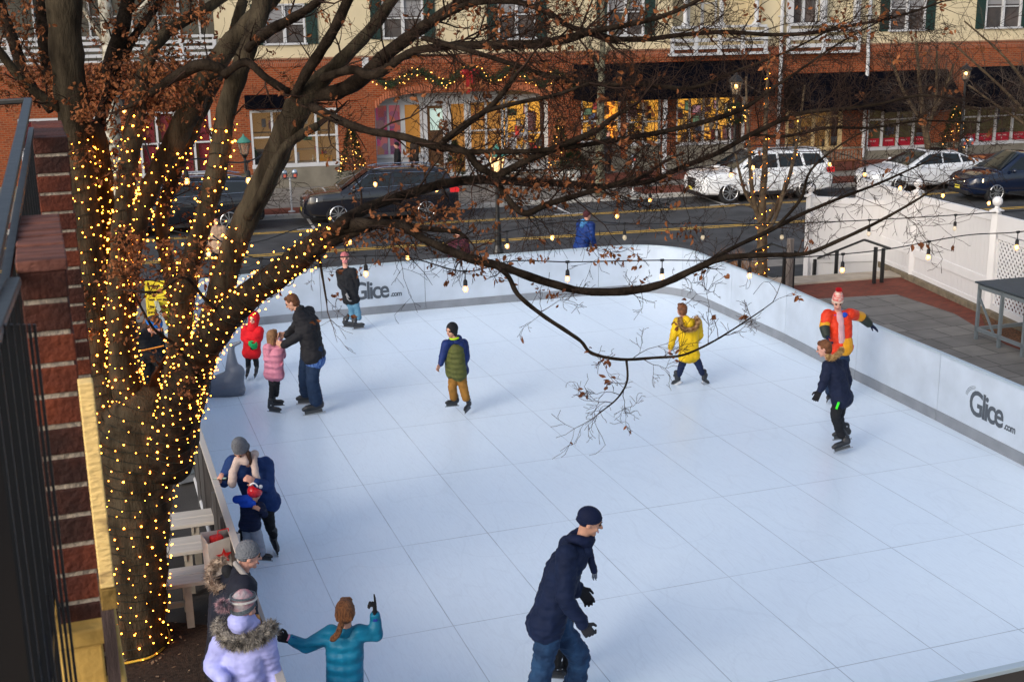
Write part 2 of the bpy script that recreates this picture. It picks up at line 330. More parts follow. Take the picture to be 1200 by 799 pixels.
def where(i, p):
    if i < 8: return 'left rink board with dark back, %s' % ['cut by the bottom edge of the picture', 'beside the person in lavender', 'beside the spectator in a grey beanie', 'behind the paper bag and benches', 'under the phone of the leaning mother', 'just right of the big trunk', 'hidden behind the trunk beside the whale aid', 'farthest away, curving behind the tree stems'][i]
    return None
names = {9: 'white rink board behind the man helping the pink girl', 10: 'white far rink board with charcoal lettering beside the skater in light jeans',
         11: 'plain white far rink board in the middle of the far side', 12: 'white far rink board below the man in the blue jacket on the street', 13: 'white curved board with faint outlined lettering at the far right corner',
         14: 'white rink board just past the curved far corner, nearest the lit small tree', 15: 'white right side board behind the yellow coat skater', 16: 'plain white right side board left of the rainbow jacket skater', 17: 'white right side board the rainbow jacket skater leans on',
         18: 'white right side board with dark lettering and dot com at the picture edge', 19: 'white right side board outside the lettered one at the picture edge', 20: 'white right side board near the lower right corner', 21: 'white right side board at the near right corner'}
BOARD = {}
for i in range(len(cuts)-1):
    s0, s1 = cuts[i]+.004, cuts[i+1]-.004; k = max(1, int((s1-s0)/.12)) if 7 <= i <= 13 else 3
    P = [at_s(s0+(s1-s0)*j/k) for j in range(k+1)]
    lb = where(i, P) or names.get(i+1, 'white rink board')
    root = thing('rink_board', lb, 'rink board', P[0][0], 0, 'boards around the rink'); o0 = P[0][0]; BOARD[i] = (root, P)
    def strip(z0, z1, a, b, m_, name, par, bevel=0):
        q = MB(); vs_ = []
        for p, nn in P: vs_ += [p-o0+nn*a+Vector((0, 0, z0)), p-o0+nn*b+Vector((0, 0, z0)), p-o0+nn*b+Vector((0, 0, z1)), p-o0+nn*a+Vector((0, 0, z1))]
        fs_ = []
        for j in range(k):
            for c in range(4): fs_.append((j*4+c, j*4+(c+1) % 4, (j+1)*4+(c+1) % 4, (j+1)*4+c))
        fs_ += [(0, 1, 2, 3), (k*4+3, k*4+2, k*4+1, k*4)]
        return q.add(vs_, fs_).build(name, m_, par, bevel=bevel)
    strip(.012, .965, 0, .014, M_BOARD, 'panel', root)
    strip(.0, .155, -.013, 0.0, M_KICK, 'kick_strip', root)
    strip(.965, 1.0, -.012, .055, M_RAIL if i > 3 else mat('beige_top_rail', (.42, .39, .36), .5), 'top_rail', root, .004)
    strip(.012, .965, .0145, .045, M_BACK, 'back_sheet', root)
    for p, nn in (P[0], P[len(P)//2]):
        f = MB(); q = p-o0; f.bar(q+nn*.07+Vector((0, 0, -.02)), q+nn*.07+Vector((0, 0, .94)), .03, .03)
        if i > 6: f.bar(q+nn*.08+Vector((0, 0, .7)), q+nn*.55+Vector((0, 0, -.01)), .03, .03); f.bar(q+nn*.06, q+nn*.58, .05, .02)
        f.build('support_frame', M_GREYM if i > 6 else mat('dull_steel_post', (.11, .11, .115), .6, metal=.2), root)
# near end boards (bottom right corner)
for i, (x0, x1) in enumerate([(.6, 2.8), (2.8, 5.0), (5.0, 7.2), (7.2, 8.8)]):
    root = thing('rink_board', ['near end board outside the frame below the teal girl', 'near end board outside the frame below the navy jacket man', 'near end board with dark back cutting the lower right corner', 'near end board at the far lower right'][i], 'rink board', (x0, -9.86, 0), 0, 'boards around the rink')
    L = x1-x0-.01
    MB().box(0, L, -.014, 0, .012, .965).build('panel', M_BOARD, root); MB().box(0, L, -.055, .012, .965, 1.0).build('top_rail', M_RAIL, root, bevel=.004)
    MB().box(0, L, .0005, .013, 0, .155).build('kick_strip', M_KICK, root); MB().box(0, L, -.045, -.0145, .012, .965).build('back_sheet', M_BACK, root)
def logo(i, px, py, size, m_, outline=False):
    # brand lettering as it stands on the board
    root, P = BOARD[i]; d = ray(px, py); best = None
    for j in range(len(P)-1):
        a, b = P[j][0], P[j+1][0]; nn = P[j][1]
        den = d.dot(nn)
        if abs(den) < 1e-6: continue
        t = (a-CAM).dot(nn)/den; q = CAM+d*t; s_ = (q-a).dot((b-a).normalized())
        if -.3 <= s_ <= (b-a).length+.3 and (best is None or True): best = (q, nn); break
    q, nn = best; nn = -nn                      # facing into the rink
    z = Vector((0, 0, 1)); x = z.cross(nn)
    def Mx(off, up):
        p = q-root.location+x*off+z*up+nn*.003; m4 = Matrix.Identity(4)
        for r_ in range(3): m4[r_][0] = x[r_]; m4[r_][1] = z[r_]; m4[r_][2] = nn[r_]; m4[r_][3] = p[r_]
        return m4
    text_mesh('lettering', 'Glice', size*1.22, m_, root, Mx(-.1*size, 0), .001, .022*size, 0, .84, .86)
    text_mesh('lettering', '.com', size*.36, m_, root, Mx(size*1.16, -size*.24), .001, .01*size, 0, .88, .9)
    q2 = MB()                                   # fine swoosh lines round the G
    for k_ in range(3):
        pts = [Mx(-.1*size, 0) @ Vector((-.66*size+(.42+.05*k_)*size*math.cos(R(a)), .04*size+(.47+.05*k_)*size*math.sin(R(a)), .001)) for a in range(88, 172, 12)]
        q2.tube(pts, .006*size, 4)
    q2.build('logo_swoosh', m_, root)
logo(9, 437, 341, .40, M_LOGO); logo(17, 1158, 481, .40, M_LOGO)
logo(12, 748, 298, .17, mat('pale_lettering', (.5, .53, .57), .6))
# ================================================================== BUILDING ACROSS THE STREET
M_BRICK = brick_mat('red_brick', (.29, .060, .016), (.17, .035, .012), (.24, .12, .065), .21, .078, .012)
M_SOLD = brick_mat('soldier_brick', (.32, .08, .03), (.22, .05, .022), (.26, .14, .09), .078, .26, .012)
M_CREAM = mat('cream_render', (.56, .48, .32), .85, var=.06, scale=.8, bump=.15, bscale=40)
M_STONE = mat('stone_base', (.17, .155, .125), .8, var=.15, scale=2, bump=.2)
M_TRIM = mat('white_trim', (.47, .48, .50), .5, var=.05, scale=2)
M_SHUT = mat('dark_green_shutter', (.012, .035, .03), .5, stretch=(1, 1, 40), bump=.6, bscale=3)
M_DGLASS = mat('dark_window_glass', (.03, .035, .04), .06, spec=.9, col2=(.10, .08, .075), scale=.9)
M_AWN = mat('navy_awning_canvas', (.0025, .0028, .005), 1.0, spec=.02, var=.3, scale=2, bump=.2, bscale=6)
M_RED = mat('red_panel', (.30, .008, .022), .5, var=.15, scale=2)
M_BANNER = mat('red_banner', (.30, .006, .02), .6)
M_DIM = mat('dim_shop_interior', (.05, .04, .03), .9, emit=(.5, .26, .1), estr=.06)  # faint glow stands in for indoor light on floors, ceilings and walls
FO = ST(0, FAC, -.75)
bld = thing('brick_building', 'long building of red brick shopfronts under cream walls and white balconies across the street', 'building', FO, SA)
def FX(px, py, off=0.0):                 # facade coordinates under a photo pixel (x, z), off metres behind (+) or before (-) the wall
    u, z = GN(px, py, FAC+off); return u, z+.75
def fbox(mb, x0, x1, z0, z1, y0, y1): return mb.box(min(x0, x1), max(x0, x1), y0, y1, min(z0, z1), max(z0, z1))
def frect(a, b, off=0):                   # two corner pixels -> x0,x1,z0,z1
    x0, z1 = FX(a[0], a[1], off); x1, z0 = FX(b[0], b[1], off); return x0, x1, z0, z1
ZB = 4.55                                 # top of the brick band above the pavement
XL, XR = -22, 60
# openings in the ground floor
OP = []                                   # x0,x1,z0,z1,kind
def op(a, b, kind): x0, x1, z0, z1 = frect(a, b); OP.append((x0, x1, max(0.0, z0), z1, kind))
op((160, 132), (252, 203), 'red'); op((292, 130), (398, 192), 'toys'); 
xa, _ = FX(440, 150); xb, _ = FX(645, 150); OP.append((xa, xb, 0.0, FX(540, 108)[1], 'entrance'))
op((681, 112), (727, 166), 'yellow'); op((734, 112), (774, 168), 'yellow'); op((793, 110), (872, 166), 'yellow')
op((922, 112), (986, 175), 'timber'); op((1018, 120), (1088, 172), 'banner'); op((1130, 118), (1205, 166), 'banner'); op((1222, 114), (1300, 160), 'banner')
op((20, 140), (120, 206), 'red')
OP.sort()
wl = MB(); x = XL
for x0, x1, z0, z1, k in OP:
    fbox(wl, x, x0, 0.0, ZB, 0, .35); fbox(wl, x0, x1, z1, ZB, 0, .35)
    x = x1
fbox(wl, x, XR, 0, ZB, 0, .35)
wl.build('brick_wall', M_BRICK, bld)
for x0, x1, z0, z1, k in OP:
    if z0 > .1: sb = MB(); fbox(sb, x0, x1, 0, z0, -.03, .33); sb.build('stone_base', M_STONE, bld, bevel=.01)
x = XL
for x0, x1, z0, z1, k in OP:
    sb = MB(); fbox(sb, x, x0-.003, 0, .55, -.06, -.002); x = x1+.003; sb.build('plinth', M_STONE, bld, bevel=.01)
b = MB(); fbox(b, XL, XR, ZB-.02, ZB+.24, -.03, .33); b.build('soldier_course', M_SOLD, bld)
b = MB(); fbox(b, XL, XR, ZB+.24, ZB+.30, -.07, .3); b.build('band_cap', mat('brown_stone_cap', (.25, .13, .08), .8), bld)
# upper storey with window openings
UW = []
for a, c in (((307, 5), (359, 52)), ((447, -2), (497, 45)), ((583, -12), (628, 46)), ((712, -14), (755, 42)), ((1045, -16), (1084, 36)), ((1158, -18), (1196, 33)), ((1262, -20), (1300, 30))):
    UW.append(frect(a, c))
UW.append(frect((810, -25), (842, 33), 1.2)); UW.append(frect((927, -30), (958, 28), 0))
ZT = 9.2
ub = MB(); bx0, bx1 = FX(788, 40)[0], FX(892, 40)[0]
cols = sorted(UW[:7]+[UW[8]])
x = FX(252, 40)[0]
def upper(x_from, x_to, wins):
    x = x_from
    for x0, x1, z0, z1 in sorted(wins):
        fbox(ub, x, x0, ZB+.3, ZT, .04, .3); fbox(ub, x0, x1, ZB+.3, z0, .04, .3); fbox(ub, x0, x1, z1, ZT, .04, .3); x = x1
    fbox(ub, x, x_to, ZB+.3, ZT, .04, .3)
upper(FX(252, 40)[0], bx0, UW[:4]); upper(bx1, XR, [UW[8]]+UW[4:7])
# recessed balcony bay walls
fbox(ub, bx0, bx1, ZB+.3, ZT, 1.5, 1.8); fbox(ub, bx0-.2, bx0, ZB+.3, ZT, .3, 1.5); fbox(ub, bx1, bx1+.2, ZB+.3, ZT, .3, 1.5); fbox(ub, bx0, bx1, ZB-.01, ZB+.27, .34, 1.8)
ub.build('cream_wall', M_CREAM, bld)
b = MB(); fbox(b, XL, XR, ZT, ZT+.4, -.4, .8); b.build('cornice', M_TRIM, bld, bevel=.03)
b = MB(); b.prism([(-.6, ZT+.4), (10, ZT+.4), (10, ZT+3.8), (5, ZT+4.2)], lambda a, c, d: Vector((d, a, c)), XL-.3, XR+.3); b.build('roof', mat('slate_roof', (.06, .06, .07), .8, var=.2, scale=4), bld)
b = MB(); fbox(b, XL, XR, 0, ZT, 9.0, 9.3); fbox(b, XL, XL+.3, 0, ZT, 2.4, 9.0); fbox(b, XR-.3, XR, 0, ZT, .4, 9.0); b.build('rear_wall', M_BRICK, bld)
b = MB(); fbox(b, XL+.4, XR-.4, ZB-.3, ZB-.1, 2.0, 8.9); b.build('upper_floor', M_DIM, bld)
def sash(x0, x1, z0, z1, y=.05, muntin=True, shutters=(1, 1), fr=.07):
    f = MB(); mid = (x0+x1)/2; zm = (z0+z1)/2
    fbox(f, x0, x0+fr, z0, z1, y-.05, y+.08); fbox(f, x1-fr, x1, z0, z1, y-.05, y+.08); fbox(f, x0+fr, x1-fr, z1-fr, z1, y-.05, y+.08); fbox(f, x0-.05, x1+.05, z0-.02, z0+fr*.8, y-.12, y+.08)
    fbox(f, mid-.06, mid+.06, z0+fr, z1-fr, y-.03, y+.07)
    fbox(f, x0+fr, mid-.06, zm-.025, zm+.025, y, y+.06); fbox(f, mid+.06, x1-fr, zm-.025, zm+.025, y, y+.06)
    o = f.build('window', M_TRIM, bld, bevel=.006)
    g = MB(); fbox(g, x0+fr, x1-fr, z0+.04, z1-fr, y+.062, y+.075); g.build('pane', M_DGLASS, o)
    bl = MB(); fbox(bl, x0+fr, x1-fr, zm+.25*(z1-z0)*.2, z1-fr, y+.052, y+.06); bl.build('blind', mat('grey_blind', (.22, .22, .23), .8), o)
    for sgn, on in ((-1, shutters[0]), (1, shutters[1])):
        if on:
            s_ = MB(); wv = .42; a = x0-wv-.03 if sgn < 0 else x1+.03
            fbox(s_, a, a+wv, z0, z1, y-.06, y-.012)
            for k in range(int((z1-z0)/.07)): 
                if abs((z0+.07*k)-zm) > .06: fbox(s_, a+.05, a+wv-.05, z0+.07*k+.02, z0+.07*k+.05, y-.075, y-.061)
            s_.build('shutter', M_SHUT, bld)
    return o
for i, r in enumerate(UW[:7]): sash(*r)
o = sash(*UW[7], y=1.46, shutters=(0, 0)); o = sash(*UW[8], shutters=(0, 0))
# balcony rail, bay with white frames
def rail(x0, x1, z0, z1, y, slats=3, posts=4):
    f = MB(); 
    fbox(f, x0, x1, z1-.1, z1, y-.1, y+.1)
    for k in range(slats): h = (z1-z0-.1)/slats; fbox(f, x0, x1, z0+k*h+.02, z0+k*h+.02+h*.52, y-.03, y+.03)
    for k in range(posts+1): xx = x0+(x1-x0)*k/posts; fbox(f, xx-.07, xx+.07, z0-.12, z1-.102, y-.06, y+.06)
    f.build('balcony_rail', M_TRIM, bld, bevel=.005)
z1 = FX(840, 30)[1]; z0 = FX(840, 58)[1]; rail(bx0-.1, bx1+.1, z0, z1, -.25); b = MB(); fbox(b, bx0-.2, bx1+.2, z0-.22, z0-.125, -.4, .3); 
z1 = FX(960, 27)[1]; z0 = FX(960, 56)[1]; xa2, xb2 = FX(921, 40)[0], FX(1003, 40)[0]; rail(xa2, xb2, z0, z1, -.25, 3, 2); fbox(b, xa2, xb2, z0-.22, z0-.125, -.4, .03); b.build('balcony_floor', M_TRIM, bld)
b = MB()
for px_ in (801, 843, 884): x = FX(px_, 20)[0]; b.tube([(x, -.2, FX(840, 28)[1]), (x, -.2, ZT)], .09, 12); b.tube([(x, -.2, FX(840, 30)[1]), (x, -.2, FX(840, 26)[1])], [.2, .12], 12)
for px_ in (923, 962, 1001): x = FX(px_, 20)[0]; fbox(b, x-.12, x+.12, FX(960, 27)[1], ZT, -.3, -.1)
b.build('balcony_column', M_TRIM, bld)
# left recessed porch with a white slatted rail
px0, px1 = FX(-120, 40)[0], FX(252, 40)[0]
b = MB(); fbox(b, px0, px1, ZB+.3, ZT, 2.4, 2.7); fbox(b, px1-.25, px1, ZB+.3, ZT, .3, 2.4); fbox(b, px0, px1-.25, ZB+.0, ZB+.28, .36, 2.7); b.build('porch_wall', mat('porch_shade_wall', (.09, .085, .07), .9, var=.3, scale=.8), bld)  # porch wall coloured dark to stand in for shade in the recess
zr1 = FX(120, 43)[1]; zr0 = FX(120, 76)[1]; rail(px0, px1-.05, zr0, zr1, 0, 4, 9)
for a in ((40, -20), (105, -20), (185, -20)): x0, zz = FX(a[0], 38, 2.4); fbox_ = sash(x0, x0+1.6, ZB+.9, ZB+2.9, y=2.36, shutters=(0, 0))
# downpipes
for a, c in ((915.5, 908), (1018.3, 1003)):
    x = FX(a, 5)[0]; b = MB(); b.tube([(x, -.12, ZT), (x, -.12, ZB+.1), (x, -.17, ZB-.1), (x, -.17, .1)], .075, 10)
    for zz in (1.2, 3.2, 6): fbox(b, x-.1, x+.1, zz, zz+.05, -.2, .03)
    b.build('downpipe', M_TRIM, bld, smooth=False)
x = FX(645, 75)[0]; b = MB(); fbox(b, FX(428, 80)[0]-.12, FX(428, 80)[0]+.12, ZB-.35, ZB+.25, -.1, -.032); b.build('wall_bracket', M_TRIM, bld)
# shop interiors: wall surfaces glow themselves in place of indoor lamps --------------------------------------------------------
def lit_mat(name, c, s_, sat=1):
    if name in MATS: return MATS[name]
    m_ = bpy.data.materials.new(name); m_.use_nodes = True; t = m_.node_tree; n = t.nodes; L = t.links; bb = n['Principled BSDF']
    tc = n.new('ShaderNodeTexCoord'); mp = n.new('ShaderNodeMapping'); mp.inputs['Scale'].default_value = (2.6, 1, 2.2); L.new(tc.outputs['Object'], mp.inputs[0])
    vo = n.new('ShaderNodeTexVoronoi'); vo.distance = 'CHEBYCHEV'; vo.inputs['Scale'].default_value = 1.4; L.new(mp.outputs[0], vo.inputs[0])
    hsv = n.new('ShaderNodeHueSaturation'); hsv.inputs['Saturation'].default_value = .9; L.new(vo.outputs['Color'], hsv.inputs['Color'])
    mx = n.new('ShaderNodeMix'); mx.data_type = 'RGBA'; mx.blend_type = 'MULTIPLY'; mx.inputs['Factor'].default_value = .75*sat; mx.inputs['A'].default_value = (*c, 1); L.new(hsv.outputs[0], mx.inputs['B'])
    L.new(mx.outputs['Result'], bb.inputs['Base Color']); L.new(mx.outputs['Result'], bb.inputs['Emission Color']); bb.inputs['Emission Strength'].default_value = s_
    MATS[name] = m_; return m_
L_YEL = mat('warm_glow_shop_wall', (.8, .5, .1), .9, emit=(1, .47, .06), estr=.7)
L_YELP = lit_mat('warm_lit_display', (1, .55, .15), .6)
L_AMB = mat('amber_glow_backing', (.55, .27, .06), .9, emit=(1, .42, .07), estr=.25, var=.1, scale=1.5)  # glowing sheet colour for the amber windows of the entrance
GL = glass_mat('shop_glass', (.05, .05, .05), .22)
def interior(x0, x1, z0, z1, wallm, dispm, dep=1.5, items=14):
    b = MB(); fbox(b, x0-.3, x1+.3, -.02, z1+.2, dep, dep+.1); b.build('glow_back_wall' if wallm is L_YEL else 'shop_back_wall', wallm, bld)
    b = MB(); fbox(b, x0-.3, x1+.3, -.04, .04, .36, dep); b.build('shop_floor', M_DIM, bld); b = MB(); fbox(b, x0-.3, x1+.3, z1+.2, z1+.3, .36, dep); b.build('shop_ceiling', M_DIM, bld)
    rr = random.Random(int(x0*100)); pal = [(.5, .05, .04), (.6, .5, .35), (.08, .12, .25), (.1, .2, .1), (.7, .35, .05), (.4, .4, .42), (.05, .05, .05), (.5, .25, .3)]
    for k in range(items):
        q = MB(); w_ = rr.uniform(.1, .42); x = rr.uniform(x0+.1, x1-w_-.05); zz = z0+.05 if rr.random() < .5 else rr.uniform(z0+.3, z1-.5); h = rr.uniform(.15, .55); y = rr.uniform(.42, dep-.3)
        c = rr.choice(pal); name = rr.choice(['display_frame', 'display_box', 'display_vase'])
        if name == 'display_vase': q.tube([(x, y, zz), (x, y, zz+h*.4), (x, y, zz+h*.7), (x, y, zz+h)], [w_*.2, w_*.4, w_*.15, w_*.22], 10)
        else: fbox(q, x, x+w_, zz, zz+h, y, y+.05 if name == 'display_frame' else y+w_*.6)
        q.build(name, mat('display_%d' % pal.index(c), c, .5), bld, bevel=.01)
    if wallm is L_YEL:
        for k in range(int((x1-x0)*5)):
            w_ = rr.uniform(.18, .42); h = rr.uniform(.22, .5); x = rr.uniform(x0, x1-w_); zz = rr.uniform(z0+.5, z1-.55); q = MB(); fbox(q, x, x+w_, zz, zz+h, dep-.03-.004*k % .02, dep-.004*(k+1) % .02-.002)
            q = MB(); q.box(x, x+w_, dep-.05-.003*k, dep-.045-.003*k, zz, zz+h); fr__ = q.build('picture_frame', mat('frame_brown', (.10, .04, .015), .6), bld); q = MB(); q.box(x+.035, x+w_-.035, dep-.052-.003*k, dep-.051-.003*k, zz+.035, zz+h-.035); c = rr.choice(pal); q.build('picture', mat('glow_picture_%d' % pal.index(c), c, .8, emit=tuple(min(1, v*1.5+.08) for v in c), estr=.35), fr__)  # each picture glows in its own colour to look lit by the shop
    q = MB(); fbox(q, x0, x1, z0-.05, z0+.03, .36, dep-.1); 
    for zz in (1.3, 2.0): fbox(q, x0+.1, x1-.1, zz, zz+.03, dep-.35, dep-.02)
    q.build('display_shelf', mat('pale_shelf', (.5, .42, .3), .6), bld)
def frame(x0, x1, z0, z1, nv, zbars, m_, name='shop_window', fr=.07, y=.08, glass=GL):
    f = MB(); fbox(f, x0, x0+fr, z0, z1, y-.07, y+.08); fbox(f, x1-fr, x1, z0, z1, y-.07, y+.08); fbox(f, x0+fr, x1-fr, z1-fr, z1, y-.07, y+.08); fbox(f, x0-.02, x1+.02, z0-.05, z0+fr, y-.13, y+.09)
    for k in range(1, nv): xx = x0+(x1-x0)*k/nv; fbox(f, xx-fr*.45, xx+fr*.45, z0+fr, z1-fr, y-.05, y+.07)
    for zb in zbars: fbox(f, x0+fr, x1-fr, z0+(z1-z0)*zb-.03, z0+(z1-z0)*zb+.03, y-.03, y+.05)
    o = f.build(name, m_, bld, bevel=.006); g = MB(); fbox(g, x0+fr, x1-fr, z0+fr, z1-fr, y+.1, y+.11); g.build('pane', glass, o); return o
M_TIMB = mat('pale_timber_frame', (.50, .38, .2), .6, var=.1, scale=3)
for x0, x1, z0, z1, k in OP:
    if k == 'yellow': frame(x0, x1, z0, z1, 2 if x1-x0 < 3 else 5, (.45,) if x1-x0 < 3 else (), M_TRIM); interior(x0, x1, z0, z1, L_YEL, L_YELP, items=int(9*(x1-x0)))
    elif k == 'timber': frame(x0, x1, z0, z1, 4, (.6,), M_TIMB, fr=.14); interior(x0, x1, z0, z1, mat('dim_amber_wall', (.3, .17, .06), .9, emit=(1, .5, .12), estr=.12), L_YELP, items=10)
    elif k == 'red':
        frame(x0, x1, z0, z1, 4, (.5,), M_TRIM, fr=.09)
        b = MB(); n_ = 4
        for j in range(n_): a = x0+(x1-x0)*j/n_; fbox(b, a+.14, a+(x1-x0)/n_-.1, z0+.1, z1-.1, .2, .24)
        b.build('red_curtain', M_RED, bld); b = MB(); fbox(b, x0-.2, x1+.2, 0, z1+.1, .9, 1.0); b.build('shop_back_wall', M_DIM, bld)
    elif k == 'toys': frame(x0, x1, z0, z1, 4, (.52,), M_TRIM, fr=.09); interior(x0, x1, z0, z1, mat('toy_shop_wall', (.2, .13, .07), .9, emit=(1, .55, .2), estr=.13), L_YELP, items=26)
    elif k == 'banner':
        frame(x0, x1, z0, z1, 4, (.62,), M_TRIM, fr=.09); interior(x0, x1, z0, z1, mat('dim_green_wall', (.05, .05, .03), .9, emit=(.8, .6, .2), estr=.035), L_YELP, items=14)
        for j in range(4):
            a = x0+(x1-x0)*j/4+.1; c = x0+(x1-x0)*(j+1)/4-.08
            q = MB(); fbox(q, a, c, z0+.09, z0+.44, .135, .15); bn = q.build('window_banner', M_BANNER, bld)
            t = MB(); rr = random.Random(j)
            for row in range(2):                # lettering too small to read in the photograph
                xx = a+.12+(.16 if row else 0)
                while xx < c-.15-(.18 if row else 0):
                    ww = rr.uniform(.03, .06); fbox(t, xx, xx+ww, z0+.30-row*.12, z0+.36-row*.12, .128, .134); xx += ww+rr.choice([.018, .02, .06])
            t.build('lettering', mat('pale_lettering2', (.5, .3, .3), .6), bn)
    elif k == 'entrance':
        # arched brick opening with a recessed glazed entrance
        zs = FX(440, 128)[1]; zc = z1+.1
        arch = MB(); N = 16; cx_ = (x0+x1)/2
        pts = [(x0+(x1-x0)*j/N, zs+(zc-zs)*math.sqrt(max(0, 1-((x0+(x1-x0)*j/N-cx_)/((x1-x0)/2))**2))**.8) for j in range(N+1)]
        for j in range(N):
            (a, za), (c, zc2) = pts[j], pts[j+1]
            arch.add([(a, .004, za), (c, .004, zc2), (c, .004, zc+.0), (a, .004, zc+.0), (a, .34, za), (c, .34, zc2), (c, .34, zc), (a, .34, zc)], [(0, 1, 2, 3), (4, 7, 6, 5), (0, 4, 5, 1)])
        arch.build('arch_infill', M_BRICK, bld)
        ring = MB()
        for j in range(70):
            t = (j+.5)/70; f_ = t*N; i_ = int(f_); g_ = f_-i_; xx = pts[i_][0]*(1-g_)+pts[min(N, i_+1)][0]*g_; zz = pts[i_][1]*(1-g_)+pts[min(N, i_+1)][1]*g_
            fbox(ring, xx-.035, xx+.035, zz+.005, zz+.27, -.035, .0)
        ring.build('arch_soldier_ring', mat('orange_brick', (.36, .12, .06), .85, var=.25, scale=6), bld)
        yb = .9
        def E(px_, py_): return FX(px_, py_, yb)
        zt = E(540, 118)[1]
        b = MB(); fbox(b, x0, x1, zt, zc+.3, yb-.05, yb+.05); fbox(b, x0-.02, x0, 0, zc, .34, yb); fbox(b, x1, x1+.02, 0, zc, .34, yb); b.build('entrance_surround', M_TRIM, bld)
        fbox(b, 0, .01, 0, .01, 0, .01)
        def efr(pa, pb, zb, m_=M_TRIM, nm='entrance_window', nv=1, bars=(), back=None, es=.0, fr=.09):
            xx0, xx1 = E(pa, 150)[0], E(pb, 150)[0]; o = frame(xx0, xx1, zb, zt, nv, bars, m_, nm, fr=fr, y=yb)
            q = MB(); fbox(q, xx0+.02, xx1-.02, zb, zt, yb+.35, yb+.4); q.build('glow_backing', back, o) if back else None  # glowing sheet stands in for the lit room behind the glass
            return xx0, xx1
        zw = E(540, 180)[1]
        efr(438, 472, zw, nv=2, back=lit_mat('rose_display', (.55, .15, .2), .35)); efr(472, 495, zw, nv=1, back=L_AMB)
        a, c = efr(496, 524, 0.05, nm='entrance_door', back=mat('brown_dark_screen', (.10, .05, .02), .8, emit=(1, .4, .1), estr=.05), fr=.16); q = MB(); fbox(q, a+.35, c-.1, 1.5+.35, 2.7, yb+.3, yb+.34); q.build('lit_notice_board', mat('pale_lit_board', (.5, .6, .55), .8, emit=(.7, .9, .8), estr=.6), bld)
        efr(525, 548, 0.05, nm='entrance_door', back=L_AMB, fr=.12); efr(549, 590, zw-.1, nv=2, bars=(.45,), back=L_AMB)
        xx0, xx1 = E(592, 150)[0], x1-.05
        efr(592, 642, E(620, 178)[1], nv=2, bars=(.35,), back=None); interior(xx0, xx1, zw-.2, zt, L_YEL, L_YELP, dep=2.4, items=24)
        b = MB(); fbox(b, x0+.02, E(495, 150)[0], .0, zw-.06, yb-.06, yb+.06); b.build('entrance_base_panel', M_TRIM, bld); b = MB(); fbox(b, E(549, 150)[0], x1-.02, .0, E(620, 178)[1]-.06, yb-.06, yb+.06); b.build('entrance_base_panel', M_TRIM, bld)
        b = MB(); fbox(b, x0, x1, .0, .03, .2, yb+2.5); b.build('entrance_floor', M_STONE, bld)
# awnings: sloping canvas with side cheeks and a valance
def awning(pa, pb, ptop, pbot, out, nm, frontw=.0):
    x0, zt = FX(pa, ptop); x1, _ = FX(pb, ptop)
    # front edge height from a pixel on the plane 'out' in front
    zb = FX((pa+pb)/2, pbot, -out)[1]
    b = MB(); P_ = [(0-.02, zt), (-out, zb+.28), (-out, zb), (-out+.03, zb), (-out+.03, zb+.24), (-.02, zt-.07)]
    b.prism(P_, lambda a, c, d: Vector((d, a, c)), x0, x1)
    for xx in (x0+.001, x1-.001): b.add([(xx, -.02, zt-.03), (xx, -out+.02, zb+.26), (xx, -out+.02, zb+.02), (xx, -.02, zb+.02)], [(0, 1, 2, 3)])
    b.build(nm, M_AWN, bld)
awning(672, 888, 76, 117, 1.7, 'awning'); awning(919, 1016, 87, 131, 1.5, 'awning'); awning(1019, 1110, 84, 131, 1.5, 'awning'); awning(1131, 1225, 79, 126, 1.5, 'awning'); awning(286, 332, 112, 128, .5, 'awning')
b = MB(); x, _ = FX(779, 150, -1.5); fbox(b, x-.07, x+.07, 0, FX(779, 112, -1.5)[1], -1.57, -1.43); b.build('awning_post', M_TRIM, bld)
# more building depth behind/left at the picture's top left is the same block; garland over the arch
gl = thing('garland', 'green garland with yellow lights and a red bow over the arched shop entrance', 'garland', ST(0, FAC-.12, 0)+Vector((0, 0, -.75)), SA)
rr = random.Random(3); pts = []
gpx = [(440, 92), (455, 100), (470, 92), (488, 82), (500, 88), (512, 98), (525, 96), (538, 84), (550, 80), (565, 88), (578, 93), (592, 82), (602, 80), (618, 92), (636, 100), (650, 84), (668, 95), (676, 104)]
gp = [Vector((FX(a, b_)[0], -.1, FX(a, b_)[1])) for a, b_ in gpx]; core = MB(); core.tube(gp, .05, 6); core.build('garland_stem', mat('dark_wire', (.02, .03, .015), .8), gl)
fol = MB(); lts = []; 
for i in range(len(gp)-1):
    for k in range(150):
        t = rr.random(); p = gp[i].lerp(gp[i+1], t); d = Vector((rr.gauss(0, 1), rr.gauss(0, .5), rr.gauss(0, 1))).normalized(); L_ = rr.uniform(.12, .3); e = p+d*L_; sdv = d.cross(Vector((0, 1, 0))).normalized()*.02
        fol.add([p-sdv, p+sdv, e], [(0, 1, 2)])
        if k < 6: lts.append(p+d*.2+Vector((0, -.06, 0)))
fol.build('garland_needles', mat('fir_green', (.015, .032, .010), .8, var=.4, scale=5), gl)
L_WARM = mat('warm_bulb', (1, .6, .2), .5, emit=(1, .42, .07), estr=3)
for p in lts[:95]: q = MB(); q.sph(p, .022, 6, 4); q.build('bulb', L_WARM, gl)
q = MB(); c = Vector((FX(548, 88)[0], -.3, FX(548, 88)[1]))
q.sph(c+Vector((-.2, 0, .12)), (.2, .08, .13)); q.sph(c+Vector((.2, 0, .12)), (.2, .08, .13)); q.box(c.x-.16, c.x-.03, -.33, -.29, c.z-.7, c.z+.05); q.box(c.x+.03, c.x+.16, -.33, -.29, c.z-.6, c.z+.05)
q.build('red_bow', mat('red_ribbon', (.25, .01, .01), .5), gl, smooth=False)
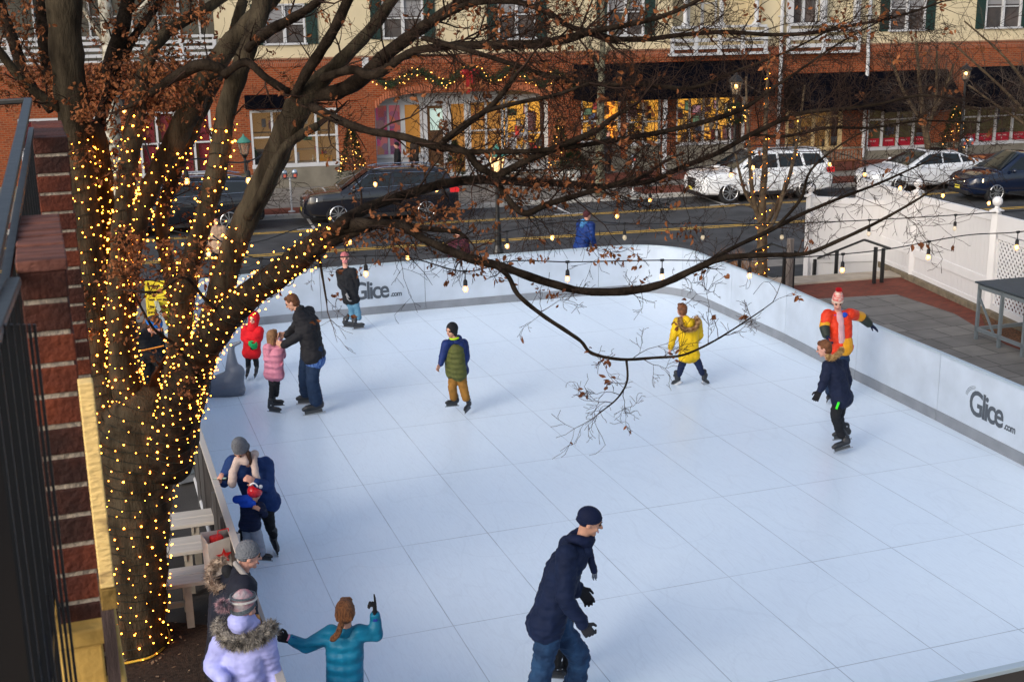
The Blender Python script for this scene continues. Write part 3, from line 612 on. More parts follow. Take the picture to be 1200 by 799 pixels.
# ================================================================== VEHICLES
M_TYRE = mat('tyre_rubber', (.015, .015, .016), .85, bump=.2); M_RIM = mat('alloy_rim', (.5, .51, .53), .3, metal=.9, spec=.5)
M_CGLASS = mat('car_glass', (.012, .016, .018), .05, spec=.45); M_CBLK = mat('black_trim', (.015, .015, .017), .5); M_CHR = mat('chrome', (.6, .62, .65), .15, metal=1)
M_TAIL = mat('tail_light', (.45, .015, .02), .2, coat=.5, emit=(1, .05, .05), estr=.15); M_HL = mat('headlight_lens', (.75, .78, .8), .1, coat=1)
M_HLON = mat('lit_headlight', (1, .9, .6), .2, emit=(1, .72, .36), estr=7)
def interp(tab, x, k):
    tab = sorted(tab)
    if x <= tab[0][0]: return tab[0][k]
    for a, b_ in zip(tab, tab[1:]):
        if x <= b_[0]: t = (x-a[0])/(b_[0]-a[0]); return a[k]+(b_[k]-a[k])*t
    return tab[-1][k]
def car(label, cat, paint, low, roof, wins, wheels, wr, tum=.42, roofw=None, lights=M_HL, tail=True, rails=True, loc=(0, 0, 0), rz=0, chrome_win=False, sunroof=False, clad=True, group=None, grille_z=(.5, .85), name='parked_car'):
    t = thing(name, label, cat, loc, rz, group)
    xs = sorted(set([r_[0] for r_ in low]+[low[0][0]+(low[-1][0]-low[0][0])*i/26 for i in range(27)]))
    b = MB(); n = 0; rings = []
    for x in xs:
        zb, zt, hw = interp(low, x, 1), interp(low, x, 2), interp(low, x, 3)
        zm = zb+(zt-zb)*.55
        half = [(0, zb), (hw*.86, zb), (hw*.95, zb+.06), (hw*.985, zb+.2), (hw, zm), (hw*.985, zt-.12), (hw*.955, zt-.03), (hw*.88, zt), (hw*.5, zt+.02), (0, zt+.03)]
        rings.append([(x, y, z) for y, z in half]+[(x, -y, z) for y, z in half[-2:0:-1]])
    k = len(rings[0]); vs_ = [v for r_ in rings for v in r_]; fs_ = []
    for i in range(len(rings)-1):
        for j in range(k): fs_.append((i*k+j, i*k+(j+1) % k, (i+1)*k+(j+1) % k, (i+1)*k+j))
    fs_ += [tuple(range(k)), tuple((len(rings)-1)*k+j for j in range(k-1, -1, -1))]
    b.add(vs_, fs_); body = b.build('body', paint, t, smooth=True)
    cut = MB()
    for wx in wheels: cut.tube([(wx, -1.5, wr), (wx, 1.5, wr)], wr+.075, 24)
    co = cut.build('cutter', paint); md = body.modifiers.new('b', 'BOOLEAN'); md.object = co; md.operation = 'DIFFERENCE'; md.solver = 'EXACT'
    dg = bpy.context.evaluated_depsgraph_get(); me = bpy.data.meshes.new_from_object(body.evaluated_get(dg)); zs_ = [v.co.z for v in me.vertices]
    if len(me.polygons) < 200 or max(zs_) < .8:
        md.solver = 'FAST'; dg = bpy.context.evaluated_depsgraph_get(); me = bpy.data.meshes.new_from_object(body.evaluated_get(dg))
    body.modifiers.clear(); body.data = me; bpy.data.objects.remove(co)
    me.polygons.foreach_set('use_smooth', [True]*len(me.polygons))
    try: me.set_sharp_from_angle(angle=R(32))
    except Exception: pass
    ub_ = MB(); ub_.box(xs[0]+.25, xs[-1]-.25, -.62, .62, .22, .75); ub_.build('underbody', M_CBLK, t)
    # cabin
    hwb = interp(low, roof[len(roof)//2][0], 3)*.945
    rx = sorted(set([r_[0] for r_ in roof]+[roof[0][0]+(roof[-1][0]-roof[0][0])*i/20 for i in range(21)])); rings = []
    belt = lambda x: interp(low, x, 2)-.04
    side = lambda x, z: hwb-(z-belt(0))*tum
    for x in rx:
        zt = max(interp(roof, x, 1), belt(x)+.01); zb = belt(x)
        ring = []
        for f_ in (0, .5, .86): z = zb+(zt-zb)*f_; ring.append((side(x, z), z))
        y = side(x, zt)-.05; ring += [(y-.03, zt-.012), (y-.16, zt+.008), (y*.5, zt+.03), (0, zt+.035)]
        rings.append([(x, a, c) for a, c in ring]+[(x, -a, c) for a, c in ring[-2::-1]])
    k = len(rings[0]); vs_ = [v for r_ in rings for v in r_]; fs_ = []
    for i in range(len(rings)-1):
        for j in range(k-1): fs_.append((i*k+j, i*k+j+1, (i+1)*k+j+1, (i+1)*k+j))
    b = MB(); b.add(vs_, fs_+[tuple(range(k)), tuple((len(rings)-1)*k+j for j in range(k-1, -1, -1))]); cb_ = b.build('cabin', paint, t, smooth=True)
    try: cb_.data.set_sharp_from_angle(angle=R(40))
    except Exception: pass
    for s_ in (-1, 1):
        for poly in wins:
            b = MB(); kk = len(poly); P0 = [Vector((x, s_*(side(x, z)+.008), z)) for x, z in poly]; P1 = [Vector((x, s_*(side(x, z)-.03), z)) for x, z in poly]
            b.add(P0+P1, [tuple(range(kk)), tuple(range(2*kk-1, kk-1, -1))]+[(i, (i+1) % kk, (i+1) % kk+kk, i+kk) for i in range(kk)]); wo = b.build('side_window', M_CGLASS, t)
        if chrome_win:
            q = MB(); loop = [wins[0][0]]+[pt for w_ in wins for pt in (w_[1], w_[2])]+[wins[-1][3]]
            L1 = [Vector((x, s_*(side(x, z)+.012), z)) for x, z in loop]; L2 = []
            q.tube(L1+L2[::-1]+[L1[0]], .009, 5); q.build('window_chrome', M_CHR, t)
    def screen(xa, xb_, nm, inset=.09):
        b = MB(); N = 6; V = []
        for i in range(N+1):
            x = xa+(xb_-xa)*i/N; z = interp(roof, x, 1); 
            dz = interp(roof, x+.02, 1)-interp(roof, x-.02, 1); nx = Vector((-dz, 0, .04)).normalized()
            for f_ in (-1, -.5, 0, .5, 1): 
                y = (side(x, z)-inset)*f_; p = Vector((x, y, z+(.028 if abs(f_) < .9 else .006)))+nx*.01; V.append(p)
        F = [(i*5+j, i*5+j+1, (i+1)*5+j+1, (i+1)*5+j) for i in range(N) for j in range(4)]
        b.add(V, F); b.build(nm, M_CGLASS, t, smooth=True)
    fr_ = sorted(roof, reverse=True); screen(fr_[0][0]-.06, fr_[1][0]+.06, 'windscreen'); screen(fr_[-1][0]+.05, fr_[-2][0]-.06, 'rear_window')
    xf, xr = xs[-1], xs[0]; hwf = interp(low, xf-.12, 3)
    for wx in wheels:
        for s_ in (-1, 1):
            y = s_*(interp(low, wx, 3)-.115); wh = thing('w', None, None); wh.name = 'wheel'; bpy.data.objects.remove(wh)
            b = MB(); b.tube([(wx, y-s_*.12, wr), (wx, y+s_*.075, wr), (wx, y+s_*.10, wr)], [wr, wr, wr-.035], 28); w_ = b.build('wheel', M_TYRE, t, smooth=False)
            q = MB(); q.tube([(wx, y+s_*.101, wr), (wx, y+s_*.107, wr)], [wr*.70, wr*.68], 24)
            rim0 = q.build('wheel_well', M_CBLK, w_); q = MB()
            for j in range(5):
                for dd in (-.13, .13):
                    a = 2*math.pi*j/5+dd; q.bar((wx, y+s_*.112, wr), (wx+math.cos(a+dd)*wr*.68, y+s_*.112, wr+math.sin(a+dd)*wr*.68), .028, .035, up=(0, 1, 0))
            N = 28; q.tube([(wx+math.cos(2*math.pi*j/N)*wr*.69, y+s_*.112, wr+math.sin(2*math.pi*j/N)*wr*.69) for j in range(N+1)], .016, 5); q.cyl((wx, y+s_*.10, wr), (wx, y+s_*.125, wr), .06)
            q.build('rim', M_RIM, w_)
    for s_ in (-1, 1):
        zt = interp(low, xf-.25, 2)
        b = MB(); b.add([(xf-.02, s_*hwf*.45, zt-.30), (xf-.05, s_*hwf*.9, zt-.26), (xf-.42, s_*interp(low, xf-.42, 3)*1.004, zt-.16), (xf-.42, s_*interp(low, xf-.42, 3)*.985, zt-.06), (xf-.13, s_*hwf*.9, zt-.11), (xf-.02, s_*hwf*.45, zt-.17),
                          (xf-.3, s_*hwf*.4, zt-.30), (xf-.3, s_*hwf*.7, zt-.26), (xf-.52, s_*hwf*.8, zt-.16), (xf-.52, s_*hwf*.8, zt-.06), (xf-.3, s_*hwf*.7, zt-.08), (xf-.3, s_*hwf*.4, zt-.17)],
                         [(0, 1, 4, 5), (1, 2, 3, 4), (6, 11, 10, 7), (7, 10, 9, 8), (5, 4, 10, 11), (4, 3, 9, 10), (0, 6, 7, 1), (1, 7, 8, 2), (0, 5, 11, 6), (2, 8, 9, 3)])
        b.build('headlight', lights, t)
        if tail:
            b = MB(); zt = interp(low, xr+.2, 2); hr = interp(low, xr+.1, 3); b.box(xr-.012, xr+.3, s_*hr*.62, s_*(hr+.02), zt-.22, zt-.03); b.build('tail_light', M_TAIL, t, bevel=.02)
        b = MB(); x = fr_[0][0]-.42; b.sph((x, s_*(interp(low, x, 3)+.10), belt(x)+.1), (.07, .11, .08), 10, 6); b.cyl((x, s_*(interp(low, x, 3)-.06), belt(x)+.04), (x, s_*(interp(low, x, 3)+.08), belt(x)+.07), .025); b.build('door_mirror', paint, t, smooth=True)
        for wi in wins[:2]:
            xm = min(p[0] for p in wi)+.14; hwd = interp(low, xm, 3); b = MB(); b.box(xm-.09, xm+.09, s_*hwd*.985, s_*(hwd+.025), belt(xm)-.13, belt(xm)-.095); b.build('door_handle', M_CHR if chrome_win else paint, t)
            xd = min(p[0] for p in wi)-.03; q = MB(); q.box(xd-.004, xd+.004, s_*hwd*.93, s_*(hwd+.003), .42, belt(xd)-.02); q.build('door_gap', M_CBLK, t)
        if rails:
            x0, x1 = fr_[-2][0]+.2, fr_[1][0]-.1; q = MB(); P_ = []
            for i in range(7): x = x0+(x1-x0)*i/6; z = interp(roof, x, 1); P_.append(Vector((x, s_*(side(x, z)-.16), z+(.06 if 0 < i < 6 else .0))))
            q.tube(P_, .02, 6); q.build('roof_rail', M_CHR if chrome_win else M_CBLK, t)
        if clad:
            q = MB(); x0, x1 = wheels[1]+wr+.1, wheels[0]-wr-.1
            if x0 > x1: x0, x1 = wheels[0]+wr+.1, wheels[1]-wr-.1
            hwm = interp(low, 0, 3); q.box(x0, x1, s_*(hwm*.93), s_*(hwm+.006), .26, .38); q.build('sill_cladding', M_CBLK, t, bevel=.01)
    q = MB(); z0, z1 = grille_z; q.box(xf-.25, xf+.006, -hwf*.42, hwf*.42, z0, z1); q.build('grille', M_CBLK, t, bevel=.03)
    q = MB()
    for i in range(3): z = z0+(z1-z0)*(i+.7)/3.4; q.box(xf-.1, xf+.014, -hwf*.38, hwf*.38, z-.012, z+.012)
    q.build('grille_bars', M_CHR, t)
    q = MB(); q.box(xf-.3, xf+.02, -hwf*.85, hwf*.85, .27, .42); q.build('bumper', M_CBLK, t, bevel=.03)
    q = MB(); q.box(xf+.022, xf+.03, -.15, .15, .44, .56); q.build('number_plate', mat('yellow_plate', (.6, .5, .06), .5), t)
    if sunroof: q = MB(); x = fr_[1][0]; zz = interp(roof, x-.5, 1)+.042; q.box(x-.95, x-.2, -.38, .38, zz-.004, zz+.004); q.build('sunroof', M_CGLASS, t)
    return t
P_WHITE = mat('white_car_paint', (.72, .74, .77), .25, spec=.5, coat=.8); P_SILV = mat('pearl_white_car_paint', (.62, .65, .70), .25, coat=.8)
P_BLACK = mat('black_car_paint', (.008, .009, .014), .2, coat=1); P_NAVY = mat('navy_car_paint', (.004, .009, .028), .2, coat=1); P_BLK2 = mat('dark_blue_black_paint', (.006, .008, .012), .25, coat=.8)
SUV_LOW = [(-2.5, .42, .95, .86), (-2.42, .34, 1.12, .93), (-2.0, .28, 1.16, .985), (0, .27, 1.13, 1.0), (1.2, .28, 1.10, .99), (1.9, .30, 1.05, .965), (2.3, .32, .99, .90), (2.46, .38, .86, .80), (2.52, .42, .72, .68)]
SUV_ROOF = [(-2.42, 1.10), (-2.12, 1.66), (-1.2, 1.74), (.35, 1.73), (1.35, 1.12)]
SUV_ROOF = [(-2.42, 1.10), (-2.08, 1.69), (.35, 1.72), (1.35, 1.12)]
SUV_W = [[(1.02, 1.17), (.42, 1.60), (-.32, 1.62), (-.32, 1.17)], [(-.40, 1.17), (-.40, 1.62), (-1.22, 1.61), (-1.30, 1.17)], [(-1.40, 1.18), (-1.33, 1.60), (-1.95, 1.57), (-2.16, 1.25)]]
SED_LOW = [(-2.4, .42, .88, .78), (-2.3, .32, .97, .86), (-1.9, .26, 1.0, .91), (0, .22, .96, .92), (1.1, .23, .92, .91), (1.8, .26, .84, .88), (2.2, .28, .76, .80), (2.4, .34, .66, .66), (2.44, .38, .58, .55)]
SED_ROOF = [(-2.0, .97), (-1.05, 1.36), (.15, 1.41), (1.15, .92)]
SED_W = [[(.86, .98), (.2, 1.32), (-.28, 1.34), (-.28, .99)], [(-.35, .99), (-.35, 1.34), (-.98, 1.30), (-1.05, 1.0)], [(-1.13, 1.0), (-1.06, 1.28), (-1.5, 1.12), (-1.62, 1.03)]]
CRO_LOW = [(-2.2, .45, .95, .82), (-2.1, .34, 1.04, .89), (-1.7, .27, 1.07, .925), (0, .26, 1.04, .93), (1.0, .27, 1.02, .925), (1.7, .28, .96, .90), (2.05, .3, .88, .83), (2.22, .36, .76, .70), (2.27, .4, .62, .58)]
CRO_ROOF = [(-2.1, 1.03), (-1.75, 1.5), (.3, 1.62), (1.25, 1.04)]
CRO_W = [[(.95, 1.09), (.36, 1.50), (-.3, 1.53), (-.3, 1.09)], [(-.37, 1.09), (-.37, 1.53), (-1.1, 1.50), (-1.2, 1.1)], [(-1.27, 1.1), (-1.18, 1.48), (-1.6, 1.42), (-1.8, 1.17)]]
PI = math.pi
def park(pxa, pxb, n, **k):               # wheel pixels along the kerb -> centre
    ua, ub_ = GN(pxa, 240, n)[0], GN(pxb, 240, n)[0]; return (ua+ub_)/2
def place(front_px, rear_px, base_py, ncent, half, **kw):
    ua = GN(front_px, base_py, ncent-half)[0]; ub_ = GN(rear_px, base_py, ncent-half)[0]; uc = (ua+ub_)/2; p = ST(uc, ncent, Z_ST); return p
cg = 'cars on the street by the shops'
p = place(857, 945, 236, 24.05, 1.0); car('white SUV with dark glass parked at the far kerb in front of the navy awnings', 'car', P_WHITE, SUV_LOW, SUV_ROOF, SUV_W, (1.47, -1.42), .40, loc=p, rz=SA+PI, group=cg)
p = place(1048, 1143, 222, 24.1, .92); car('pearl white sedan with a dark sunroof parked between the white SUV and the navy car', 'car', P_SILV, SED_LOW, SED_ROOF, SED_W, (1.42, -1.36), .335, loc=p, rz=SA+PI, rails=False, sunroof=True, tum=.45, clad=False, group=cg, grille_z=(.42, .6))
p = place(1155, 1265, 239, 20.9, .93); car('navy crossover with lit headlights at the right edge behind the white fence', 'car', P_NAVY, CRO_LOW, CRO_ROOF, CRO_W, (1.35, -1.3), .36, loc=p, rz=SA+PI-.06, lights=M_HLON, rails=False, group=cg, grille_z=(.5, .72))
p = place(391, 508, 256, 24.0, .98); car('black SUV with chrome trim parked in front of the toy window', 'car', P_BLACK, SUV_LOW, SUV_ROOF, SUV_W, (1.45, -1.40), .39, loc=p, rz=SA+PI, chrome_win=True, group=cg)
p = place(156, 273, 264, 24.0, .98)
car('dark SUV seen through the lit stems of the big tree, before the red windows', 'car', P_BLK2, SUV_LOW, SUV_ROOF, SUV_W, (1.45, -1.40), .39, loc=p, rz=SA+PI, chrome_win=True, group=cg)
# ================================================================== STREET FURNITURE, FENCE, RAILS
M_IRON = mat('black_iron', (.012, .013, .014), .4, spec=.5); L_LAMP = mat('lit_lantern', (1, .6, .2), .4, emit=(1, .50, .13), estr=9)
M_LGLASS = glass_mat('lantern_glass', (.5, .42, .3), .25)
def lantern(label, base, z0, zc, green=False, s=1.0, lit=True, arm=None, frosted=False):
    t = thing('street_lamp', label, 'street lamp', (base.x, base.y, z0), 0, 'street lamps'); h = zc-z0
    q = MB(); q.tube([(0, 0, 0), (0, 0, .12), (0, 0, .3), (0, 0, .9), (0, 0, 1.0), (0, 0, h-.45*s)], [.15, .15, .10, .085, .06, .045], 12); q.build('post', M_IRON, t)
    q = MB(); q.tube([(0, 0, h-.45*s), (0, 0, h-.38*s), (0, 0, h-.3*s)], [.05*s, .1*s, .15*s], 12); q.build('lantern_base', M_IRON, t)
    q = MB(); q.tube([(0, 0, h-.29*s), (0, 0, h+.16*s)], [.15*s, .25*s], 8); q.build('lantern_glass', mat('frosted_lantern', (.7, .5, .3), .5, emit=(1, .55, .2), estr=.9) if frosted else M_LGLASS, t)
    q = MB()
    for j in range(8):
        a = 2*PI*j/8; q.bar((math.cos(a)*.152*s, math.sin(a)*.152*s, h-.3*s), (math.cos(a)*.252*s, math.sin(a)*.252*s, h+.17*s), .018*s, .018*s)
    cg_ = q.add([], []); q.tube([(math.cos(2*PI*j/8)*.25*s, math.sin(2*PI*j/8)*.25*s, h+.17*s) for j in range(9)], .015*s, 5); q.build('lantern_cage', M_IRON, t)
    q = MB(); q.tube([(0, 0, h+.165*s), (0, 0, h+.2*s), (0, 0, h+.34*s), (0, 0, h+.4*s), (0, 0, h+.5*s)], [.28*s, .29*s, .14*s, .06*s, .02*s], 16); q.build('lantern_cap', mat('verdigris_cap', (.06, .22, .17), .6) if green else M_IRON, t)
    if lit: q = MB(); q.sph((0, 0, h-.02*s), .075*s, 10, 6); q.build('bulb', L_LAMP, t)
    return t
p = G(584, 300, -.75); lantern('black lamp post with a glowing lantern rising behind the middle of the far boards', p, -.75, 1.80, frosted=True, s=1.0, green=True)
p = ST(GN(861, 150, 26.9)[0], 26.9, -.75); z = GN(861, 101, 26.9)[1]; lantern('black street lamp with four glowing bulbs and a green wreath, beside the white downpipe', p, -.75, z, s=1.0); W1 = (p, z)
p2_ = ST(GN(1127, 150, 27.5)[0], 27.5, -.75); z2 = GN(1127, 86, 27.5)[1]; lantern('glowing lamp in front of the brick pier between the right awnings', p2_, -.75, z2, s=.8)
p = ST(GN(288, 200, 26.6)[0], 26.6, -.75); z = GN(288, 172, 26.6)[1]; lantern('unlit lamp with a verdigris green cap and clear glass beside the toy window', p, -.75, z, green=True, s=.85, lit=False)
# wreath under the lamp
wp, wz = W1; t = thing('wreath', 'round green wreath with small yellow lights hanging under the street lamp lantern', 'wreath', (wp.x, wp.y, wz-1.0), SA)
rr = random.Random(5); q = MB()
for k in range(1500):
    a = rr.uniform(0, 2*PI); c = Vector((math.cos(a)*.38, rr.gauss(0, .1)-.1, math.sin(a)*.30)); d = Vector((rr.gauss(0, 1), rr.gauss(0, 1), rr.gauss(0, 1))).normalized(); e = c+d*rr.uniform(.1, .22); s_ = d.cross(Vector((0, 0, 1))).normalized()*.018; q.add([c-s_, c+s_, e], [(0, 1, 2)])
q.build('needles', MATS['fir_green'], t)
for k in range(26): a = rr.uniform(0, 2*PI); q = MB(); q.sph((math.cos(a)*.38+rr.gauss(0, .06), -.28, math.sin(a)*.3+rr.gauss(0, .06)), .02, 6, 4); q.build('bulb', L_WARM, t)
# parking meters
M_METER = mat('meter_head', (.12, .14, .17), .4, metal=.5); M_MDOME = mat('meter_dome', (.35, .42, .5), .15, metal=.4, coat=1)
def meter(px, py, n, label, two=True):
    u = GN(px, py, n)[0]; p = ST(u, n, Z_ST+.15); t = thing('parking_meter', label, 'parking meter', p, SA, 'parking meters')
    q = MB(); q.tube([(0, 0, 0), (0, 0, .03), (0, 0, .06), (0, 0, 1.15)], [.12, .12, .035, .03], 12); q.build('post', mat('pale_grey_post', (.5, .5, .5), .5), t)
    for dx in ((-.17, .17) if two else (0,)):
        q = MB(); q.tube([(dx, 0, 1.12), (dx, 0, 1.2), (dx, 0, 1.32)], [.05, .09, .1], 12); hd = q.build('meter_head', M_METER, t)
        q = MB(); q.sph((dx, 0, 1.33), (.1, .075, .1), 12, 8); q.build('meter_dome', M_MDOME, hd, smooth=True)
        q = MB(); q.box(dx-.045, dx+.045, -.105, -.098, 1.18, 1.28); q.build('coin_plate', mat('red_white_plate', (.6, .12, .08), .5), hd)
    if two: q = MB(); q.bar((-.17, 0, 1.14), (.17, 0, 1.14), .04, .04); q.build('crossbar', M_METER, t)
meter(340, 215, 25.7, 'double headed parking meter beside the bonnet of the black SUV'); meter(1132, 185, 25.7, 'double headed parking meter behind the boot of the pearl sedan'); meter(742, 200, 25.7, 'single parking meter on the brick pavement in front of the yellow window', False)
# wooden bench against the shop wall
M_WOOD = mat('red_brown_wood', (.20, .075, .035), .6, stretch=(1, 12, 12), var=.25, scale=3)
u0, u1 = GN(968, 205, 28.2)[0], GN(1007, 205, 28.2)[0]; t = thing('park_bench', 'slatted red brown wooden bench on the pavement behind the white SUV', 'bench', ST((u0+u1)/2, 28.4, -.75), SA); Lb = (u1-u0)/2
q = MB()
for k in range(5): q.box(-Lb, Lb, -.28+.11*k, -.19+.11*k, .42, .45)
q.build('seat', M_WOOD, t); q = MB(); q.box(-Lb, Lb, -.36, -.33, .86, .93); q.box(-Lb, Lb, -.355, -.325, .46, .52); k_ = int(2*Lb/.13)
for k in range(k_+1): x = -Lb+.04+(2*Lb-.1)*k/k_; q.box(x, x+.055, -.351, -.331, .521, .859)
q.build('backrest', M_WOOD, t)
for x in (-Lb, Lb-.06):
    for y in (-.34, .22): q = MB(); q.box(x, x+.06, y, y+.06, 0, .42 if y > 0 else .46); q.build('leg', M_WOOD, t)
    q = MB(); q.box(x, x+.07, -.33, .3, .62, .66); q.build('armrest', M_WOOD, t)
# planted conifers and little lit trees
def little_tree(px, py, n, h, r, label, lights=0, pot='terracotta', star=False, top=True, cat='planted tree'):
    u = GN(px, py, n)[0]; p = ST(u, n, -.75); t = thing('potted_conifer', label, cat, p, 0); rr = random.Random(int(px))
    q = MB(); q.tube([(0, 0, 0), (0, 0, .45), (0, 0, .5)], [.22, .3, .32], 14); q.build('pot', mat(pot, (.35, .12, .07) if pot == 'terracotta' else (.6, .6, .58), .7), t)
    q = MB(); q.tube([(0, 0, .4), (0, 0, .45+h*.95)], [.04, .01], 6); q.build('trunk', M_WOOD, t)
    q = MB()
    for k in range(1700):
        f_ = rr.random()**.8; z = .5+h*f_; rad = r*(1-f_)**.8*rr.uniform(.5, 1.05); a = rr.uniform(0, 2*PI); c = Vector((math.cos(a)*rad, math.sin(a)*rad, z)); d = Vector((math.cos(a), math.sin(a), rr.uniform(-.4, .7))).normalized(); e = c+d*rr.uniform(.06, .16)*max(.5, r*2); s_ = d.cross(Vector((rr.random(), rr.random(), 1))).normalized()*.025; q.add([c-s_, c+s_, e], [(0, 1, 2)])
    q.build('crown', MATS['fir_green'], t)
    for k in range(lights):
        f_ = rr.random(); rad = r*(1-f_)**.8*1.05; a = rr.uniform(PI, 2*PI); q = MB(); q.sph((math.cos(a)*rad, math.sin(a)*rad, .5+h*f_), .017, 6, 4); q.build('bulb', L_WARM, t)
    if star: q = MB(); q.sph((0, 0, .55+h), (.13, .05, .13), 6, 4); q.build('red_topper', mat('red_topper', (.5, .02, .01), .5), t)
little_tree(414, 215, 29.6, 1.9, .6, 'small lit tree with a red topper before the brick pier left of the entrance', 40, star=True)
little_tree(534, 222, 28.6, 1.35, .45, 'clipped green cone in a terracotta pot right of the entrance doors', 0)
little_tree(656, 215, 29.8, 1.9, .5, 'slim lit tree before the brick pier right of the entrance', 34, pot='pale_pot')
little_tree(1116, 195, 29.8, 1.8, .62, 'lit tree in front of the brick pier behind the pearl sedan', 44)
little_tree(673, 218, 29.2, .7, .75, 'low dark evergreen spreading from a pale pot under the yellow window', 0, pot='pale_pot')
# ------------------------------------------------------------------ white fence on the right
M_PVC = mat('white_vinyl', (.63, .62, .62), .4, var=.05, scale=1.5); M_PVCG = mat('white_vinyl_grooved', (.60, .59, .59), .45)
def fence_panel(a, b_, z0, zt0, zt1, label, lattice=False, rails=True):
    a, b_ = Vector(a), Vector(b_); L = (b_-a).length; rz = math.atan2(b_.y-a.y, b_.x-a.x)
    t = thing('vinyl_fence', label, 'fence', (a.x, a.y, 0), rz, 'white fence panels')
    if lattice:
        q = MB(); zl = z0
        q.box(0, L, -.03, .03, zl, zl+.12); q.box(0, L, -.03, .03, min(zt0, zt1)-.45, min(zt0, zt1)-.34); q.box(0, .07, -.03, .03, zl+.12, zt0-.34); q.box(L-.07, L, -.03, .03, zl+.12, zt1-.34); H = min(zt0, zt1)-.45-zl-.12
        q.build('lattice_frame', M_PVC, t)
        st = .125; k = int((L+H)/st)+1
        for sg, yy in ((1, .006), (-1, -.006)):
            q = MB()
            for i in range(-1, k+1):
                c = i*st-(H if sg > 0 else 0); P_ = []
                # clip the line x = c + s*h to the panel
                h0, h1 = 0, H
                if sg > 0:
                    h0 = max(0, -c+.07); h1 = min(H, L-.07-c); x0, x1 = c+h0, c+h1
                else:
                    h0 = max(0, c-L+.07); h1 = min(H, c-.07); x0, x1 = c-h0, c-h1
                if h1-h0 > .03: q.bar((x0, yy, zl+.12+h0), (x1, yy, zl+.12+h1), .01, .04, up=(0, 1, 0)) if False else q.bar((x0, yy, zl+.12+h0), (x1, yy, zl+.12+h1), .036, .010, up=(0, 1, 0))
            q.build('lattice', M_PVC, t)
        q = MB(); q.add([(0, -.035, zt0-.34), (L, -.035, zt1-.34), (L, .035, zt1-.34), (0, .035, zt0-.34), (0, -.035, zt0), (L, -.035, zt1), (L, .035, zt1), (0, .035, zt0)], [(0, 1, 2, 3), (4, 7, 6, 5), (0, 4, 5, 1), (3, 2, 6, 7), (0, 3, 7, 4), (1, 5, 6, 2)]); q.build('top_rail', M_PVC, t, bevel=.005)
        return t
    q = MB(); n_ = max(2, int(L/.15))
    for k in range(n_):
        x0, x1 = L*k/n_+.004, L*(k+1)/n_-.004; za, zb = zt0+(zt1-zt0)*(x0/L)-.07, zt0+(zt1-zt0)*(x1/L)-.07
        q.add([(x0, -.02, z0), (x1, -.02, z0), (x1, .02, z0), (x0, .02, z0), (x0, -.02, za), (x1, -.02, zb), (x1, .02, zb), (x0, .02, za)], [(0, 1, 2, 3), (4, 7, 6, 5), (0, 4, 5, 1), (3, 2, 6, 7), (0, 3, 7, 4), (1, 5, 6, 2)])
    q.add([(0, -.012, z0), (L, -.012, z0), (L, -.012, zt1-.08), (0, -.012, zt0-.08)], [(0, 1, 2, 3)])
    q.build('boards', M_PVCG, t)
    def rl(dz0, dz1, zz0, zz1, nm): 
        q = MB(); q.add([(0, -.045, zz0+dz0), (L, -.045, zz1+dz0), (L, .045, zz1+dz0), (0, .045, zz0+dz0), (0, -.045, zz0+dz1), (L, -.045, zz1+dz1), (L, .045, zz1+dz1), (0, .045, zz0+dz1)], [(0, 1, 2, 3), (4, 7, 6, 5), (0, 4, 5, 1), (3, 2, 6, 7), (0, 3, 7, 4), (1, 5, 6, 2)]); q.build(nm, M_PVC, t, bevel=.006)
    rl(-.14, 0, zt0, zt1, 'top_rail')
    if rails: rl(-.09, .09, z0+.5, z0+.5, 'middle_rail')
    rl(0, .12, z0-.02, z0-.02, 'bottom_rail')
    return t
def fpost(p, zt, label, ball=True, s=.065, z0=0):
    t = thing('fence_post', label, 'fence post', (p[0], p[1], z0), .3, 'white fence posts'); h = zt-z0
    q = MB(); q.box(-s, s, -s, s, 0, h); q.build('post', M_PVC, t, bevel=.008)
    q = MB(); q.box(-s-.03, s+.03, -s-.03, s+.03, h+.001, h+.04); q.add([(-s-.02, -s-.02, h+.041), (s+.02, -s-.02, h+.041), (s+.02, s+.02, h+.041), (-s-.02, s+.02, h+.041), (0, 0, h+.1)], [(0, 1, 4), (1, 2, 4), (2, 3, 4), (3, 0, 4), (3, 2, 1, 0)]); q.build('post_cap', M_PVC, t)
    if ball: q = MB(); q.tube([(0, 0, h+.06), (0, 0, h+.13)], [.05, .035], 10); q.sph((0, 0, h+.2), .095, 16, 10); q.build('ball_finial', M_PVC, t, smooth=True)
A_, B_, C_, D_, E_, F_, G_ = (15.9, 11.2), (15.15, 8.2), (14.72, 5.5), (14.4, 3.95), (14.12, 2.35), (13.55, -.4), (12.9, -3.2)
fence_panel(B_, C_, .1, 1.84, 1.82, 'plain white fence panel behind the black handrail, its far end near the sedan')
fence_panel(C_, E_, .1, 1.82, 1.92, 'white grooved fence panel between the two ball topped posts')
fence_panel((E_[0]-.02, E_[1]-.1), F_, .1, 1.92, 2.0, 'white lattice fence panel behind the grey stage table', lattice=True)
fence_panel(F_, G_, .1, 2.0, 2.05, 'white lattice fence panel outside the right edge', lattice=True)
fpost(C_, 1.86, 'white fence post with a ball finial in front of the sedan'); fpost(E_, 1.95, 'white fence post with a ball finial where the lattice starts')
fpost(F_, 2.05, 'white fence post at the right picture edge behind the stage table'); fpost(B_, 1.88, 'white fence post at the step in the fence left of the sedan wheel', ball=False)
fence_panel((13.39, 7.45), (15.0, 6.95), -.3, 1.62, 1.50, 'short lower white fence panel turned across the foot of the steps')
fpost((13.36, 7.47), 1.6, 'short white post with a ball at the left end of the white fence', z0=-.35)
